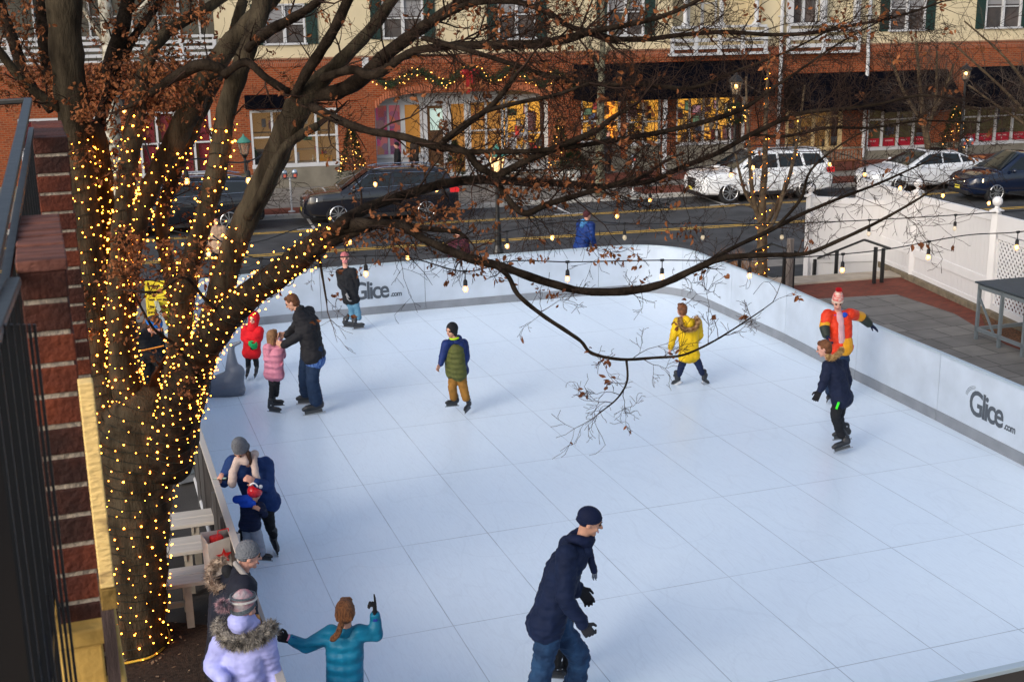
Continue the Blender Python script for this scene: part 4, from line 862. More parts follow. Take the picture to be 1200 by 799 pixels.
slab('timber_edging', [(15.0, 7.6), (14.58, 5.45), (13.98, 2.3), (13.4, -.5), (12.7, -4), (12.95, -4), (13.62, -.5), (14.2, 2.3), (14.8, 5.45), (15.2, 7.6)], -.02, .11, mat('old_timber', (.16, .13, .09), .85, var=.25, scale=8, bump=.3), .01)
slab('leaf_litter_strip', [(14.0, 2.4), (13.42, -.5), (13.0, -.5), (13.3, 1.4)], -.02, .01, mat('leaf_litter', (.05, .025, .015), .95, col2=(.2, .09, .04), scale=30, bump=1))
# handrails beside the steps
def handrail(label, pts, posts):
    t = thing('handrail', label, 'handrail', pts[0], 0, 'black handrails by the steps'); o = Vector(pts[0])
    q = MB()
    for a, b_ in zip(pts, pts[1:]): q.bar(Vector(a)-o, Vector(b_)-o, .055, .04)
    q.build('rail', M_IRON, t)
    for p, zt in posts: q = MB(); p = Vector(p)-o; q.box(p.x-.03, p.x+.03, p.y-.03, p.y+.03, p.z, zt-o.z); q.build('post', M_IRON, t)
b1, b2 = G(1024, 332, 0), G(1033, 331, 0)
b3 = Vector((b1.x-.35, b1.y+2.2, -.75)); b4 = Vector((b2.x-.38, b2.y+1.9, -.75))
handrail('black handrail on the right of the steps, nearest the white fence', [(b2.x+.1, b2.y-.1, .74), (b1.x+.02, b1.y+.45, .86), (b1.x-.2, b1.y+2.1, .12)], [(b1, .78), (b2, .74), ((b3.x+.1, b3.y-.3, -.9), .2), ((b1.x-.08, b1.y+1.3, -.6), .48)])
a1, a2 = G(918, 340, 0), G(928, 339, 0)
handrail('black handrail on the left of the steps behind the rink board', [(a2.x+.1, a2.y-.1, .78), (a1.x, a1.y+.5, .9), (a1.x-.25, a1.y+2.2, .15)], [(a1, .82), (a2, .78), ((a1.x-.15, a1.y+1.6, -.8), .42)])
p = G(924, 342, 0); t = thing('timber_post', 'weathered square timber post standing between the black handrail posts', 'post', p, .2); q = MB(); q.box(-.055, .055, -.055, .055, -.05, 1.12); q.build('post', mat('grey_timber', (.13, .11, .10), .8, stretch=(8, 8, 1), var=.3, scale=6), t, bevel=.01)
# stage table
A0 = G(1141, 397, 0); dr = (G(1200, 420, 0)-A0).normalized(); dp = Vector((-dr.y, dr.x, 0)); L_, D_2, Hh = 2.4, 1.2, 1.0
t = thing('stage_table', 'grey metal portable stage table with a dark top at the right picture edge', 'stage table', A0, math.atan2(dr.y, dr.x)); M_STG = mat('painted_grey_steel', (.16, .19, .21), .5, metal=.3)
q = MB(); q.box(-.06, L_, -.03, D_2+.1, Hh, Hh+.03); q.build('tabletop', mat('dark_deck', (.035, .045, .055), .6, var=.1), t, bevel=.005)
for x in (0, .62, 1.24, 1.86, L_-.1):
    for y in (0, D_2): q = MB(); q.box(x, x+.05, y, y+.05, .0, Hh-.003); q.build('leg', M_STG, t)
for y in (-.003, D_2+.003):
    q = MB(); q.box(.0, L_-.05, y+.003, y+.047, .16, .22); q.build('lower_rail', M_STG, t); q = MB(); q.box(.0, L_-.05, y+.003, y+.047, Hh-.09, Hh-.02); q.build('upper_rail', M_STG, t); q = MB(); q.bar((.05, y+.025, .75), (.5, y+.025, .2), .03, .03); q.build('brace', M_STG, t)
for x in (0, L_-.1): q = MB(); q.box(x, x+.05, .051, D_2-.001, .16, .22); q.build('lower_rail', M_STG, t)
# white benches between the big tree and the boards
M_BW = mat('whitewashed_wood', (.47, .44, .40), .7, stretch=(1, 14, 14), var=.08, scale=2, bump=.15)
M_BL = mat('bench_leg_wood', (.40, .36, .30), .7, var=.1)
for i, (px, py, lb, ex) in enumerate(((250, 601, 'whitewashed bench farthest from the camera, top one of the three by the boards', 0), (243, 632, 'middle whitewashed bench of the three beside the boards, next to the paper bag', .1), (243, 668, 'nearest whitewashed bench of the three, its right leg in plain view', .05))):
    p = G(px, py, .46); t = thing('bench', lb, 'bench', (p.x-.75, p.y-.02, -.0), -.02, 'white benches beside the rink')
    for k in range(2): q = MB(); q.box(-.75, .75, -.20+.205*k, -.003+.205*k, .42, .46); q.build('seat_plank', M_BW, t, bevel=.006)
    for x in (-.62, .52):
        for y in (-.14, .12): q = MB(); q.bar((x+.02, y, .418), (x+.02, y*1.5, .0), .07, .07, up=(1, 0, 0)); q.build('leg', M_BL, t)
        q = MB(); q.box(x-.025, x-.001+.0, -.2, .2, .35, .418); q.build('batten', M_BL, t)
    q = MB(); q.bar((-.6, .0, .16), (.52, .0, .16), .05, .05); q.build('stretcher', M_BL, t)
# cable tube and small dark box on the paving outside the boards
t = thing('white_pipe', 'thin white pipe lying on the paving between the trunk and the boards', 'pipe', G(214, 510, .02), 0); o = t.location; q = MB(); q.tube([Vector((0, 0, .02)), G(226, 550, .03)-o, G(246, 625, .05)-o], .025, 8); q.build('pipe', M_TRIM, t)
t = thing('cable_box', 'small dark grey box on the paving right of the big trunk', 'box', G(218, 563, 0), .3); q = MB(); q.box(-.12, .12, -.09, .09, 0, .1); q.build('case', M_KICK, t, bevel=.01); q = MB(); q.box(-.125, .125, -.095, .095, .101, .115); q.build('lid', M_STG, t)
# paper bag with red marks hanging on the board beside the grey beanie
p = G(256, 662, .62); t = thing('carrier_bag', 'white paper carrier bag with red star marks set between bench and board', 'bag', (p.x+.04, p.y, .56), .25)
q = MB(); q.add([(-.15, -.09, 0), (.15, -.09, 0), (.15, .09, 0), (-.15, .09, 0), (-.17, -.12, .36), (.16, -.10, .38), (.15, .11, .36), (-.16, .1, .4)], [(3, 2, 1, 0), (0, 1, 5, 4), (1, 2, 6, 5), (2, 3, 7, 6), (3, 0, 4, 7)])
o = q.build('bag_body', mat('white_paper', (.62, .57, .52), .7, var=.08, scale=6, bump=.5, bscale=12), t); md = o.modifiers.new('s', 'SOLIDIFY'); md.thickness = .004
def star(c, r, n=5):
    return [(c[0]+r*(1 if k % 2 == 0 else .42)*math.sin(k*PI/n), c[1]+r*(1 if k % 2 == 0 else .42)*math.cos(k*PI/n)) for k in range(2*n)]
q = MB(); q.prism(star((-.02, .2), .085), lambda a, b_, d: Vector((a, -.095-.07*b_+d, b_)), -.012, -.008); q.build('red_star', mat('red_print', (.55, .02, .02), .6), t)
q = MB(); q.prism(star((.0, .2), .06), lambda a, b_, d: Vector((.158+.01*b_+d, a, b_)), .004, .008); q.build('red_star', MATS['red_print'], t)
q = MB(); q.tube([(-.07, -.1, .36), (-.06, -.12, .47), (.04, -.12, .47), (.06, -.1, .37)], .006, 6); q.build('bag_handle', MATS['red_print'], t)
q = MB(); q.box(-.10, .02, -.05, .05, .2, .375); q.build('red_gift', MATS['red_print'], t, bevel=.02)
# yellow handwritten sign at the rink gate
p = G(178, 420, 0); t = thing('sign_board', 'yellow sign with dark handwritten lines at the rink gate behind the tree stems', 'sign', (LX+.25, 5.2, 0), YAW+.05)
q = MB(); q.box(-.46, .34, 0, .02, .55, 1.35); bd = q.build('board', mat('yellow_card', (.62, .47, .02), .6, var=.1, scale=4), t)
rr = random.Random(2); q = MB()
for r_ in range(6):
    x = -.4
    while x < .24:
        w_ = rr.uniform(.03, .1); z = 1.25-r_*.115; q.bar((x, -.004, z), (x+w_, -.004, z+rr.uniform(-.02, .03)), .006, rr.uniform(.02, .04)); x += w_+rr.uniform(.015, .04)
q.build('handwriting', mat('dark_ink', (.06, .03, .01), .7), bd)
for x in (-.42, .28): q = MB(); q.box(x, x+.04, .021, .05, 0, 1.3); q.build('sign_leg', M_BL, t)
# grey whale shaped skating aid
p = G(262, 462, 0); t = thing('skating_aid', 'grey plastic whale shaped skating aid with a raised tail standing on the ice', 'skating aid', p, 0)
WH = t
# yellow cord round the trunk foot
q = MB(); pp = [G(*a, .03) for a in ((128, 780), (150, 776), (175, 770), (190, 760), (198, 748), (195, 735), (186, 730))]; sm = smooth_line([(v, .012) for v in pp], 4); q.tube([a for a, r_ in sm], .011, 6)
tag(q.build('extension_cord', mat('yellow_cord', (.65, .42, .05), .5)), 'yellow extension cord curling round the foot of the big trunk', 'cord')
# dry tan grasses in the bed behind the far boards
rr = random.Random(11); q = MB()
for cpx in (628, 645, 660, 668, 640, 850, 872, 792):
    c = G(cpx, 300 if cpx < 700 else 322, -.2); base = Vector((c.x, max(7.6, min(c.y, 9.3)), -.35))
    for k in range(150):
        a = rr.uniform(0, 2*PI); r_ = rr.uniform(0, .25); b0 = base+Vector((math.cos(a)*r_, math.sin(a)*r_, 0)); e = b0+Vector((math.cos(a)*rr.uniform(.05, .35), math.sin(a)*rr.uniform(.05, .35), rr.uniform(.35, .85))); s_ = Vector((rr.uniform(-1, 1), rr.uniform(-1, 1), 0)).normalized()*.012; q.add([b0-s_, b0+s_, e], [(0, 1, 2)])
tag(q.build('dry_grass', mat('dry_grass', (.28, .13, .05), .9, var=.4, scale=6)), 'tufts of dry orange grass in the bed behind the far rink boards', 'grass', kind='stuff')
# fallen leaves and chips on the mulch
q = MB()
for k in range(500):
    x, y = rr.uniform(-3.3, -1.05), rr.uniform(-9.5, -4.9); z = .014; a = rr.uniform(0, PI); w_ = rr.uniform(.01, .035); d = Vector((math.cos(a), math.sin(a), rr.uniform(-.2, .4)))*w_; e = Vector((-math.sin(a), math.cos(a), 0))*w_*.5; c = Vector((x, y, z+.01)); q.add([c-d, c+e, c+d, c-e], [(0, 1, 2, 3)])
tag(q.build('wood_chips', mat('wood_chips', (.10, .06, .035), .9, col2=(.28, .2, .13), scale=20)), 'pale chips and dead leaves scattered over the dark mulch under the tree', 'mulch', kind='stuff')
# ------------------------------------------------------------------ remesh helper for organic shapes
def blob(name, q, m_, parent, vox=.012, sm=4, fac=.5, wrinkle=0, wscale=8, seed=0):
    me = bpy.data.meshes.new('t'); me.from_pydata(q.v, [], q.f)
    b = bmesh.new(); b.from_mesh(me); bmesh.ops.recalc_face_normals(b, faces=b.faces)
    b.to_mesh(me); b.free(); o = bpy.data.objects.new('t', me); COL.objects.link(o)
    r_ = o.modifiers.new('r', 'REMESH'); r_.mode = 'VOXEL'; r_.voxel_size = vox; r_.adaptivity = 0
    s_ = o.modifiers.new('s', 'SMOOTH'); s_.factor = fac; s_.iterations = sm
    dg = bpy.context.evaluated_depsgraph_get(); m2 = bpy.data.meshes.new_from_object(o.evaluated_get(dg)); bpy.data.objects.remove(o)
    if wrinkle:
        off = Vector((seed*3.7, seed*1.3, 0)); m2.update()
        co = [v.co + v.normal*((.35-abs(noise.noise(v.co*wscale*.8+off)))*wrinkle*1.2+noise.noise(Vector((v.co.x*wscale*1.3, v.co.y*wscale*1.3, v.co.z*wscale*3.2))+off)*wrinkle*.7) for v in m2.vertices]
        for v, c in zip(m2.vertices, co): v.co = c
    m2.name = name; m2.materials.clear(); m2.materials.append(m_); m2.polygons.foreach_set('use_smooth', [True]*len(m2.polygons))
    o = bpy.data.objects.new(name, m2); COL.objects.link(o); o.parent = parent; return o
# whale: head low at image left, tail rising
o = WH.location; M_WH = mat('grey_plastic', (.13, .15, .19), .45, spec=.4)
def W(px, py, q_=0): return GH(px, py, (o-CAM).dot(FH)+q_)-o
q = MB(); q.cone(W(251, 455), .19, W(270, 450), .22, 14); q.cone(W(270, 450), .22, W(276, 437), .15, 14); q.cone(W(276, 456, .0), .16, W(278, 446), .10, 12); q.cone(W(272, 432), .11, W(271, 412), .055, 12); q.cone(W(276, 442), .12, W(272, 425), .085, 12)
q.cone(W(271, 412), .055, W(272, 404), .045, 10); q.cone(W(271, 405), .045, W(281, 401, -.1), .028, 10); q.cone(W(271, 405), .045, W(262, 404, .16), .028, 10)
q.box(-.02, .02, -.02, .02, 0, .1)
b0 = W(246, 462); b1 = W(282, 452); q.cone(Vector((b0.x, b0.y-.1, .06)), .06, Vector((b1.x, b1.y-.08, .06)), .06, 8); q.cone(Vector((b0.x, b0.y+.12, .06)), .06, Vector((b1.x, b1.y+.12, .06)), .06, 8)
blob('body', q, M_WH, WH, .014, 6)
q = MB(); c = W(244.5, 457, -.16); q.sph(c, .045, 12, 8); q.build('eye', M_BLACKM, WH, smooth=True); q = MB(); c2 = W(245, 456, -.142); N = 16
q.tube([c2+XH*.085*math.cos(2*PI*j/N)+Vector((0, 0, .085*math.sin(2*PI*j/N))) for j in range(N+1)], .008, 5); q.build('eye_ring', M_WH, WH)
# ================================================================== THE BIG TREE
M_BARK = mat('grey_brown_bark', (.020, .015, .010), .9, col2=(.062, .049, .032), scale=5, bump=.9, bscale=28, stretch=(1.6, 1.6, .5), detail=8, spec=.06)
M_BARKD = mat('dark_bark', (.010, .007, .005), .9, col2=(.030, .022, .016), scale=9, bump=.8, bscale=40, detail=6, spec=.05)
M_TWIG = mat('twig_bark', (.016, .011, .009), .9, col2=(.045, .027, .02), scale=4, spec=.05)
M_LEAF = mat('dry_oak_leaf', (.09, .026, .008), .8, col2=(.27, .095, .030), scale=3.5, spec=.3)
M_LEAF.node_tree.nodes['Principled BSDF'].inputs['Transmission Weight'].default_value = 0
tree = thing('bare_tree', 'big bare tree wrapped in fairy lights, branches and brown leaves spreading over the rink', 'tree', (-1.9, -5.3, 0))
TO = tree.location
def limb(pts):                            # (px, py, ground distance, width in photo px)
    out = []
    for px, py, hd, wd in pts: p = GH(px, py, hd); dep = (p-CAM).dot(FW); out.append((p, wd/2*dep/FPX))
    out = [(a, r0*(1 if r0 > .1 or y_ > 300 else .9)) for (a, r0), (x_, y_, h_, w_) in zip(out, pts)]; return smooth_line(out, 5)
T0 = 10.65
LIMBS = {  # name: (points, twig density per metre, leaf chance, lit, sides)
 'trunk': ([(163, 790, T0, 82), (163, 768, T0, 72), (160, 730, T0, 67), (160, 680, T0, 69), (160, 620, T0, 75), (161, 570, T0, 82), (165, 535, T0, 92), (168, 505, T0, 98), (172, 480, T0, 86), (176, 462, T0, 50), (178, 452, T0, 14)], 0, 0, 1),
 'A': ([(143, 545, T0, 60), (127, 490, T0+.05, 50), (113, 420, T0+.1, 43), (104, 340, T0+.1, 39), (99, 260, T0+.1, 37), (92, 190, T0+.1, 35), (84, 120, T0+.1, 37), (77, 50, T0+.1, 38), (74, -30, T0+.1, 42), (70, -110, T0+.1, 36)], .6, .4, 1),
 'A2': ([(150, 470, T0+.3, 40), (141, 400, T0+.3, 34), (133, 330, T0+.4, 28), (124, 260, T0+.4, 27), (117, 200, T0+.4, 27), (113, 158, T0+.3, 24), (100, 145, T0+.2, 14), (62, 122, T0, 12), (28, 96, T0, 12), (0, 62, T0-.1, 12), (-30, 30, T0-.2, 10)], 3, .8, 1),
 'A3': ([(113, 160, T0+.4, 20), (122, 125, T0+.5, 18), (132, 100, T0+.6, 24), (131, 80, T0+.6, 27), (146, 20, T0+.6, 22), (155, -30, T0+.6, 20)], 2, .9, 0),
 'A4': ([(144, 70, T0+.6, 18), (156, 45, T0+.7, 13), (176, 18, T0+.8, 12), (196, -10, T0+.9, 12)], 3, .9, 0),
 'A5': ([(60, 130, T0+.9, 14), (30, 90, T0+1.0, 16), (16, 50, T0+1.0, 18), (0, 10, T0+1.0, 20), (-10, -20, T0+1, 18)], 3, .9, 0),
 'A6': ([(58, 100, T0+1.3, 20), (52, 50, T0+1.3, 20), (48, 0, T0+1.3, 18), (46, -30, T0+1.3, 16)], 2, .8, 0),
 'B': ([(160, 500, T0+.1, 44), (143, 430, T0-.1, 30), (138, 350, T0-.1, 25), (141, 275, T0-.1, 24), (150, 200, T0, 24), (158, 145, T0+.1, 24), (166, 100, T0+.2, 20), (178, 60, T0+.3, 17), (202, 33, T0+.5, 15), (240, 12, T0+.7, 13), (275, -12, T0+.9, 12)], 1.6, .8, 1),
 'D': ([(172, 490, T0+.2, 36), (154, 440, T0+.5, 26), (148, 385, T0+.5, 24), (150, 325, T0+.5, 25), (161, 262, T0+.4, 26), (183, 205, T0+.4, 25), (205, 165, T0+.4, 27), (231, 112, T0+.3, 28), (262, 62, T0+.3, 27), (291, 28, T0+.3, 24), (322, -6, T0+.3, 22), (350, -40, T0+.3, 20)], 1.0, .5, 1),
 'D2': ([(216, 400, T0+.3, 22), (205, 345, T0+.6, 19), (194, 298, T0+.8, 18), (190, 252, T0+.8, 18), (208, 195, T0+.8, 18), (232, 138, T0+.8, 18), (250, 100, T0+.9, 17), (270, 50, T0+1.0, 15), (285, 0, T0+1.1, 14)], 1.5, .6, 1),
 'E': ([(200, 500, T0, 40), (208, 430, T0, 29), (214, 360, T0-.1, 27), (226, 300, T0-.2, 26), (241, 250, T0-.2, 25), (256, 190, T0-.2, 27), (265, 130, T0-.2, 25), (278, 90, T0-.2, 25), (293, 50, T0-.2, 24), (306, 10, T0-.1, 24), (315, -40, T0, 22)], 1.2, .4, 1),
 'E2': ([(268, 90, T0-.4, 14), (255, 80, T0-.4, 17), (236, 76, T0-.4, 19), (215, 85, T0-.3, 18), (190, 100, T0-.2, 14), (165, 118, T0, 9), (140, 130, T0, 5)], 3, .9, 0),
 'E3': ([(262, 88, T0-.5, 13), (288, 73, T0-.6, 13), (312, 92, T0-.6, 12), (337, 108, T0-.5, 14)], 2, .5, 0),
 'E4': ([(290, 58, T0-.5, 14), (310, 40, T0-.6, 18), (335, 26, T0-.7, 16), (362, 10, T0-.8, 13), (385, -8, T0-.9, 12)], 2, .5, 0),
 'F': ([(208, 520, T0-.1, 46), (225, 460, T0-.2, 36), (243, 400, T0-.3, 32), (259, 340, T0-.4, 30), (276, 285, T0-.4, 29), (296, 240, T0-.4, 29), (320, 190, T0-.4, 30), (340, 145, T0-.4, 32), (356, 115, T0-.4, 30), (378, 92, T0-.4, 23), (405, 66, T0-.4, 18), (437, 32, T0-.4, 16), (465, -8, T0-.4, 15)], 1.5, .4, 1),
 'F2': ([(345, 112, T0-.5, 14), (360, 84, T0-.6, 17), (376, 60, T0-.7, 17), (395, 28, T0-.8, 17), (412, -10, T0-.9, 17)], 1.5, .5, 0),
 'F3': ([(365, 112, T0-.4, 20), (395, 108, T0-.5, 24), (425, 92, T0-.6, 23), (446, 70, T0-.7, 22), (478, 45, T0-.8, 20), (508, 24, T0-.9, 18), (545, 0, T0-1.0, 16), (575, -20, T0-1.1, 14)], 2, .4, 0),
 'F4': ([(290, 255, T0-.6, 16), (305, 230, T0-.7, 15), (328, 180, T0-.6, 14), (350, 160, T0-.5, 14), (372, 148, T0-.4, 13)], 1.5, .4, 0),
 'G': ([(195, 545, T0-.1, 60), (205, 500, T0-.3, 46), (216, 452, T0-.5, 40), (243, 402, T0-.8, 36), (284, 353, T0-1.1, 33), (334, 316, T0-1.4, 31), (374, 284, T0-1.7, 30), (405, 266, T0-1.9, 22), (440, 262, T0-2.1, 13), (470, 265, T0-2.2, 13), (500, 282, T0-2.3, 13), (545, 301, T0-2.4, 13), (587, 312, T0-2.5, 12), (632, 328, T0-2.5, 12), (683, 341, T0-2.5, 11), (735, 341, T0-2.5, 12), (775, 333, T0-2.5, 11), (815, 315, T0-2.5, 10), (850, 302, T0-2.5, 9), (900, 299, T0-2.5, 8), (945, 297, T0-2.5, 7), (985, 281, T0-2.5, 6), (1025, 262, T0-2.5, 5), (1065, 240, T0-2.5, 4), (1100, 218, T0-2.5, 3)], 1.9, .42, 1),
 'G2': ([(576, 309, T0-2.5, 7), (595, 323, T0-2.6, 7), (607, 345, T0-2.7, 7), (634, 368, T0-2.8, 6), (664, 388, T0-2.9, 6), (681, 400, T0-2.9, 5), (694, 414, T0-2.9, 5), (728, 421, T0-2.9, 4.5), (767, 419, T0-2.9, 4), (800, 416, T0-2.9, 3.5), (832, 402, T0-2.9, 3), (862, 384, T0-2.9, 2.4), (895, 362, T0-2.9, 1.8)], 3.2, .55, 0),
 'G3': ([(734, 421, T0-2.9, 3.5), (735, 446, T0-3, 3), (724, 466, T0-3, 2.4), (705, 482, T0-3, 1.8)], 4.5, .55, 0),
 'G4': ([(815, 314, T0-2.5, 6), (860, 290, T0-2.3, 6.5), (890, 276, T0-2.2, 7), (918, 262, T0-2.1, 7), (942, 250, T0-2, 6), (985, 232, T0-1.9, 5), (1030, 215, T0-1.8, 4), (1085, 190, T0-1.7, 3)], 2.6, .25, 0),
 'G5': ([(400, 262, T0-2.0, 22), (432, 243, T0-1.7, 18), (470, 230, T0-1.5, 16), (515, 217, T0-1.3, 15), (560, 211, T0-1.1, 14), (610, 213, T0-1.0, 13), (660, 215, T0-1.0, 12), (700, 219, T0-1, 10), (735, 214, T0-1, 8), (760, 204, T0-1, 6)], 3.4, .75, 0),
 'G6': ([(360, 300, T0-1.7, 12), (400, 280, T0-1.9, 13), (450, 262, T0-2.0, 12), (500, 268, T0-2.0, 9), (535, 272, T0-2.0, 7), (548, 280, T0-2, 4)], 5, .9, 0),
 'H': ([(378, 92, T0-.6, 14), (412, 82, T0-.9, 14), (440, 88, T0-1, 16), (478, 63, T0-1.1, 13), (520, 55, T0-1.2, 13), (575, 53, T0-1.3, 14), (630, 52, T0-1.4, 14), (672, 44, T0-1.4, 14), (690, 38, T0-1.4, 14), (720, 46, T0-1.4, 9), (760, 46, T0-1.4, 8), (800, 41, T0-1.4, 7), (850, 38, T0-1.4, 7), (905, 41, T0-1.4, 6), (950, 39, T0-1.4, 6), (1000, 30, T0-1.4, 5), (1050, 20, T0-1.4, 4), (1105, 2, T0-1.4, 3)], 3.2, .38, 0),
 'H2': ([(505, 28, T0-1, 11), (550, 5, T0-1.2, 11), (600, 2, T0-1.3, 9), (640, 14, T0-1.4, 9), (665, 30, T0-1.4, 9), (690, 40, T0-1.4, 9)], 2.5, .5, 0),
 'H3': ([(672, 42, T0-1.4, 9), (715, 33, T0-1.5, 9), (760, 24, T0-1.6, 8), (795, 12, T0-1.7, 7), (830, -6, T0-1.8, 6)], 3.5, .6, 0),
 'I': ([(495, 45, T0-1.2, 8), (530, 54, T0-1.4, 9), (570, 66, T0-1.5, 8), (610, 79, T0-1.6, 8), (650, 92, T0-1.6, 8), (700, 99, T0-1.6, 8), (755, 99, T0-1.6, 7), (800, 104, T0-1.6, 7), (830, 98, T0-1.6, 6), (862, 84, T0-1.6, 5), (905, 68, T0-1.6, 4), (945, 50, T0-1.6, 3), (990, 25, T0-1.6, 2)], 3.6, .3, 0),
 'J': ([(365, 125, T0-.7, 16), (395, 140, T0-1, 14), (430, 153, T0-1.2, 12), (470, 160, T0-1.4, 12), (505, 170, T0-1.5, 12), (545, 178, T0-1.6, 12), (560, 195, T0-1.6, 12), (585, 208, T0-1.6, 12)], 3, .5, 0),
 'J2': ([(585, 205, T0-1.6, 12), (620, 187, T0-1.7, 12), (655, 172, T0-1.8, 11), (695, 155, T0-1.9, 10), (718, 138, T0-1.9, 8), (738, 126, T0-1.9, 7)], 3.4, .5, 0),
 'J3': ([(545, 178, T0-1.6, 8), (600, 178, T0-1.7, 8), (650, 175, T0-1.8, 8), (710, 166, T0-1.8, 8), (770, 156, T0-1.8, 8), (825, 143, T0-1.8, 8), (870, 128, T0-1.8, 7), (905, 104, T0-1.8, 5), (935, 84, T0-1.8, 4), (985, 50, T0-1.8, 3), (1045, 18, T0-1.8, 2)], 3.4, .3, 0),
 'J4': ([(515, 170, T0-1.6, 9), (545, 148, T0-1.7, 9), (580, 120, T0-1.8, 9), (606, 86, T0-1.9, 7)], 2, .3, 0),
 'J5': ([(520, 164, T0-1.7, 8), (560, 135, T0-1.9, 7), (605, 121, T0-2, 7), (650, 112, T0-2, 6), (690, 98, T0-2, 5)], 2.5, .3, 0),
 'J6': ([(580, 207, T0-1.6, 10), (590, 226, T0-1.6, 10), (604, 243, T0-1.7, 11), (618, 250, T0-1.7, 11), (640, 240, T0-1.7, 10), (680, 228, T0-1.7, 9), (720, 216, T0-1.7, 8), (757, 204, T0-1.7, 6)], 3.5, .8, 0),
 'K': ([(700, 219, T0-1.2, 8), (760, 213, T0-1.3, 8), (800, 196, T0-1.4, 8), (840, 180, T0-1.5, 8), (880, 158, T0-1.6, 8), (935, 134, T0-1.7, 7), (985, 128, T0-1.8, 6), (1030, 122, T0-1.9, 5), (1080, 112, T0-2, 4), (1130, 118, T0-2, 3)], 4.2, .18, 0),
 'K2': ([(880, 158, T0-1.6, 5), (920, 160, T0-1.6, 5), (970, 150, T0-1.6, 5), (1020, 150, T0-1.6, 4), (1080, 142, T0-1.6, 3), (1150, 144, T0-1.6, 3)], 4.2, .12, 0),
 'K3': ([(908, 268, T0-2.2, 5), (938, 234, T0-2.2, 5), (950, 200, T0-2.3, 4), (985, 170, T0-2.3, 3), (1030, 145, T0-2.3, 2)], 3, .12, 0),
 'M': ([(232, 440, T0-.9, 7), (205, 405, T0-1.0, 5), (180, 385, T0-1.1, 4), (160, 350, T0-1.2, 3)], 3.5, .7, 0),
 'N': ([(270, 380, T0-1, 5), (240, 350, T0-1.1, 5), (215, 325, T0-1.2, 4), (185, 342, T0-1.3, 4), (150, 340, T0-1.3, 3)], 4, .9, 0),
 'O': ([(374, 300, T0-1.6, 5), (378, 325, T0-1.7, 3.5), (383, 355, T0-1.8, 2.5)], 3, .4, 0),
}
rt = random.Random(42)
PATH = {}; TW = MB(); LF = MB()
def LCF(px): return 1.3 if px < 260 else (.27 if px < 760 else .14)   # the crown keeps most of its dead leaves low and near the trunk
def leaf(p, d, s_):
    d = (d+Vector((rt.gauss(0, .6), rt.gauss(0, .6), rt.gauss(-.5, .5)))).normalized(); sd_ = d.cross(Vector((rt.uniform(-1, 1), rt.uniform(-1, 1), rt.uniform(-1, 1)))).normalized(); n_ = d.cross(sd_)*s_*rt.uniform(-.25, .25)
    L = s_; w_ = s_*.26
    LF.add([p, p+d*L*.35+sd_*w_+n_, p+d*L*.7+sd_*w_*.7+n_*1.6, p+d*L, p+d*L*.7-sd_*w_*.7+n_*1.6, p+d*L*.35-sd_*w_+n_, p+d*L*.5], [(0, 1, 6), (1, 2, 6), (2, 3, 6), (3, 4, 6), (4, 5, 6), (5, 0, 6)])
def grow(p, d, L, r_, lvl, lc):
    k = 3 if lvl > 1 else 5; pts = [p]; rr_ = [r_]; d = d.normalized()
    for i in range(k):
        d = (d+Vector((rt.gauss(0, .22), rt.gauss(0, .22), rt.gauss(.02, .2)))).normalized(); p = p+d*(L/k); pts.append(p); rr_.append(max(.0016, r_*(1-(i+1)/k*.8)))
    TW.tube(pts, rr_, 3 if lvl else 4, cap=False)
    if lvl < 3:
        nb = {0: 5, 1: 4, 2: 2}[lvl] if L > .12 else 1
        for j in range(nb):
            i = rt.randint(1, k); dd = (pts[i]-pts[i-1]).normalized(); pr_ = dd.cross(Vector((rt.gauss(0, 1), rt.gauss(0, 1), rt.gauss(0, 1)))).normalized(); a = rt.uniform(.5, 1.1)
            grow(pts[i], dd*math.cos(a)+pr_*math.sin(a), L*rt.uniform(.35, .65), rr_[i]*.62, lvl+1, lc)
    if rt.random() < lc*LCF(PX(p+TO)[0])*(.35 if lvl > 0 else .2):
        for j in range(rt.randint(2, 5)): leaf(pts[-1]+Vector((rt.gauss(0, .015), rt.gauss(0, .015), rt.gauss(0, .015))), d, rt.uniform(.03, .056))
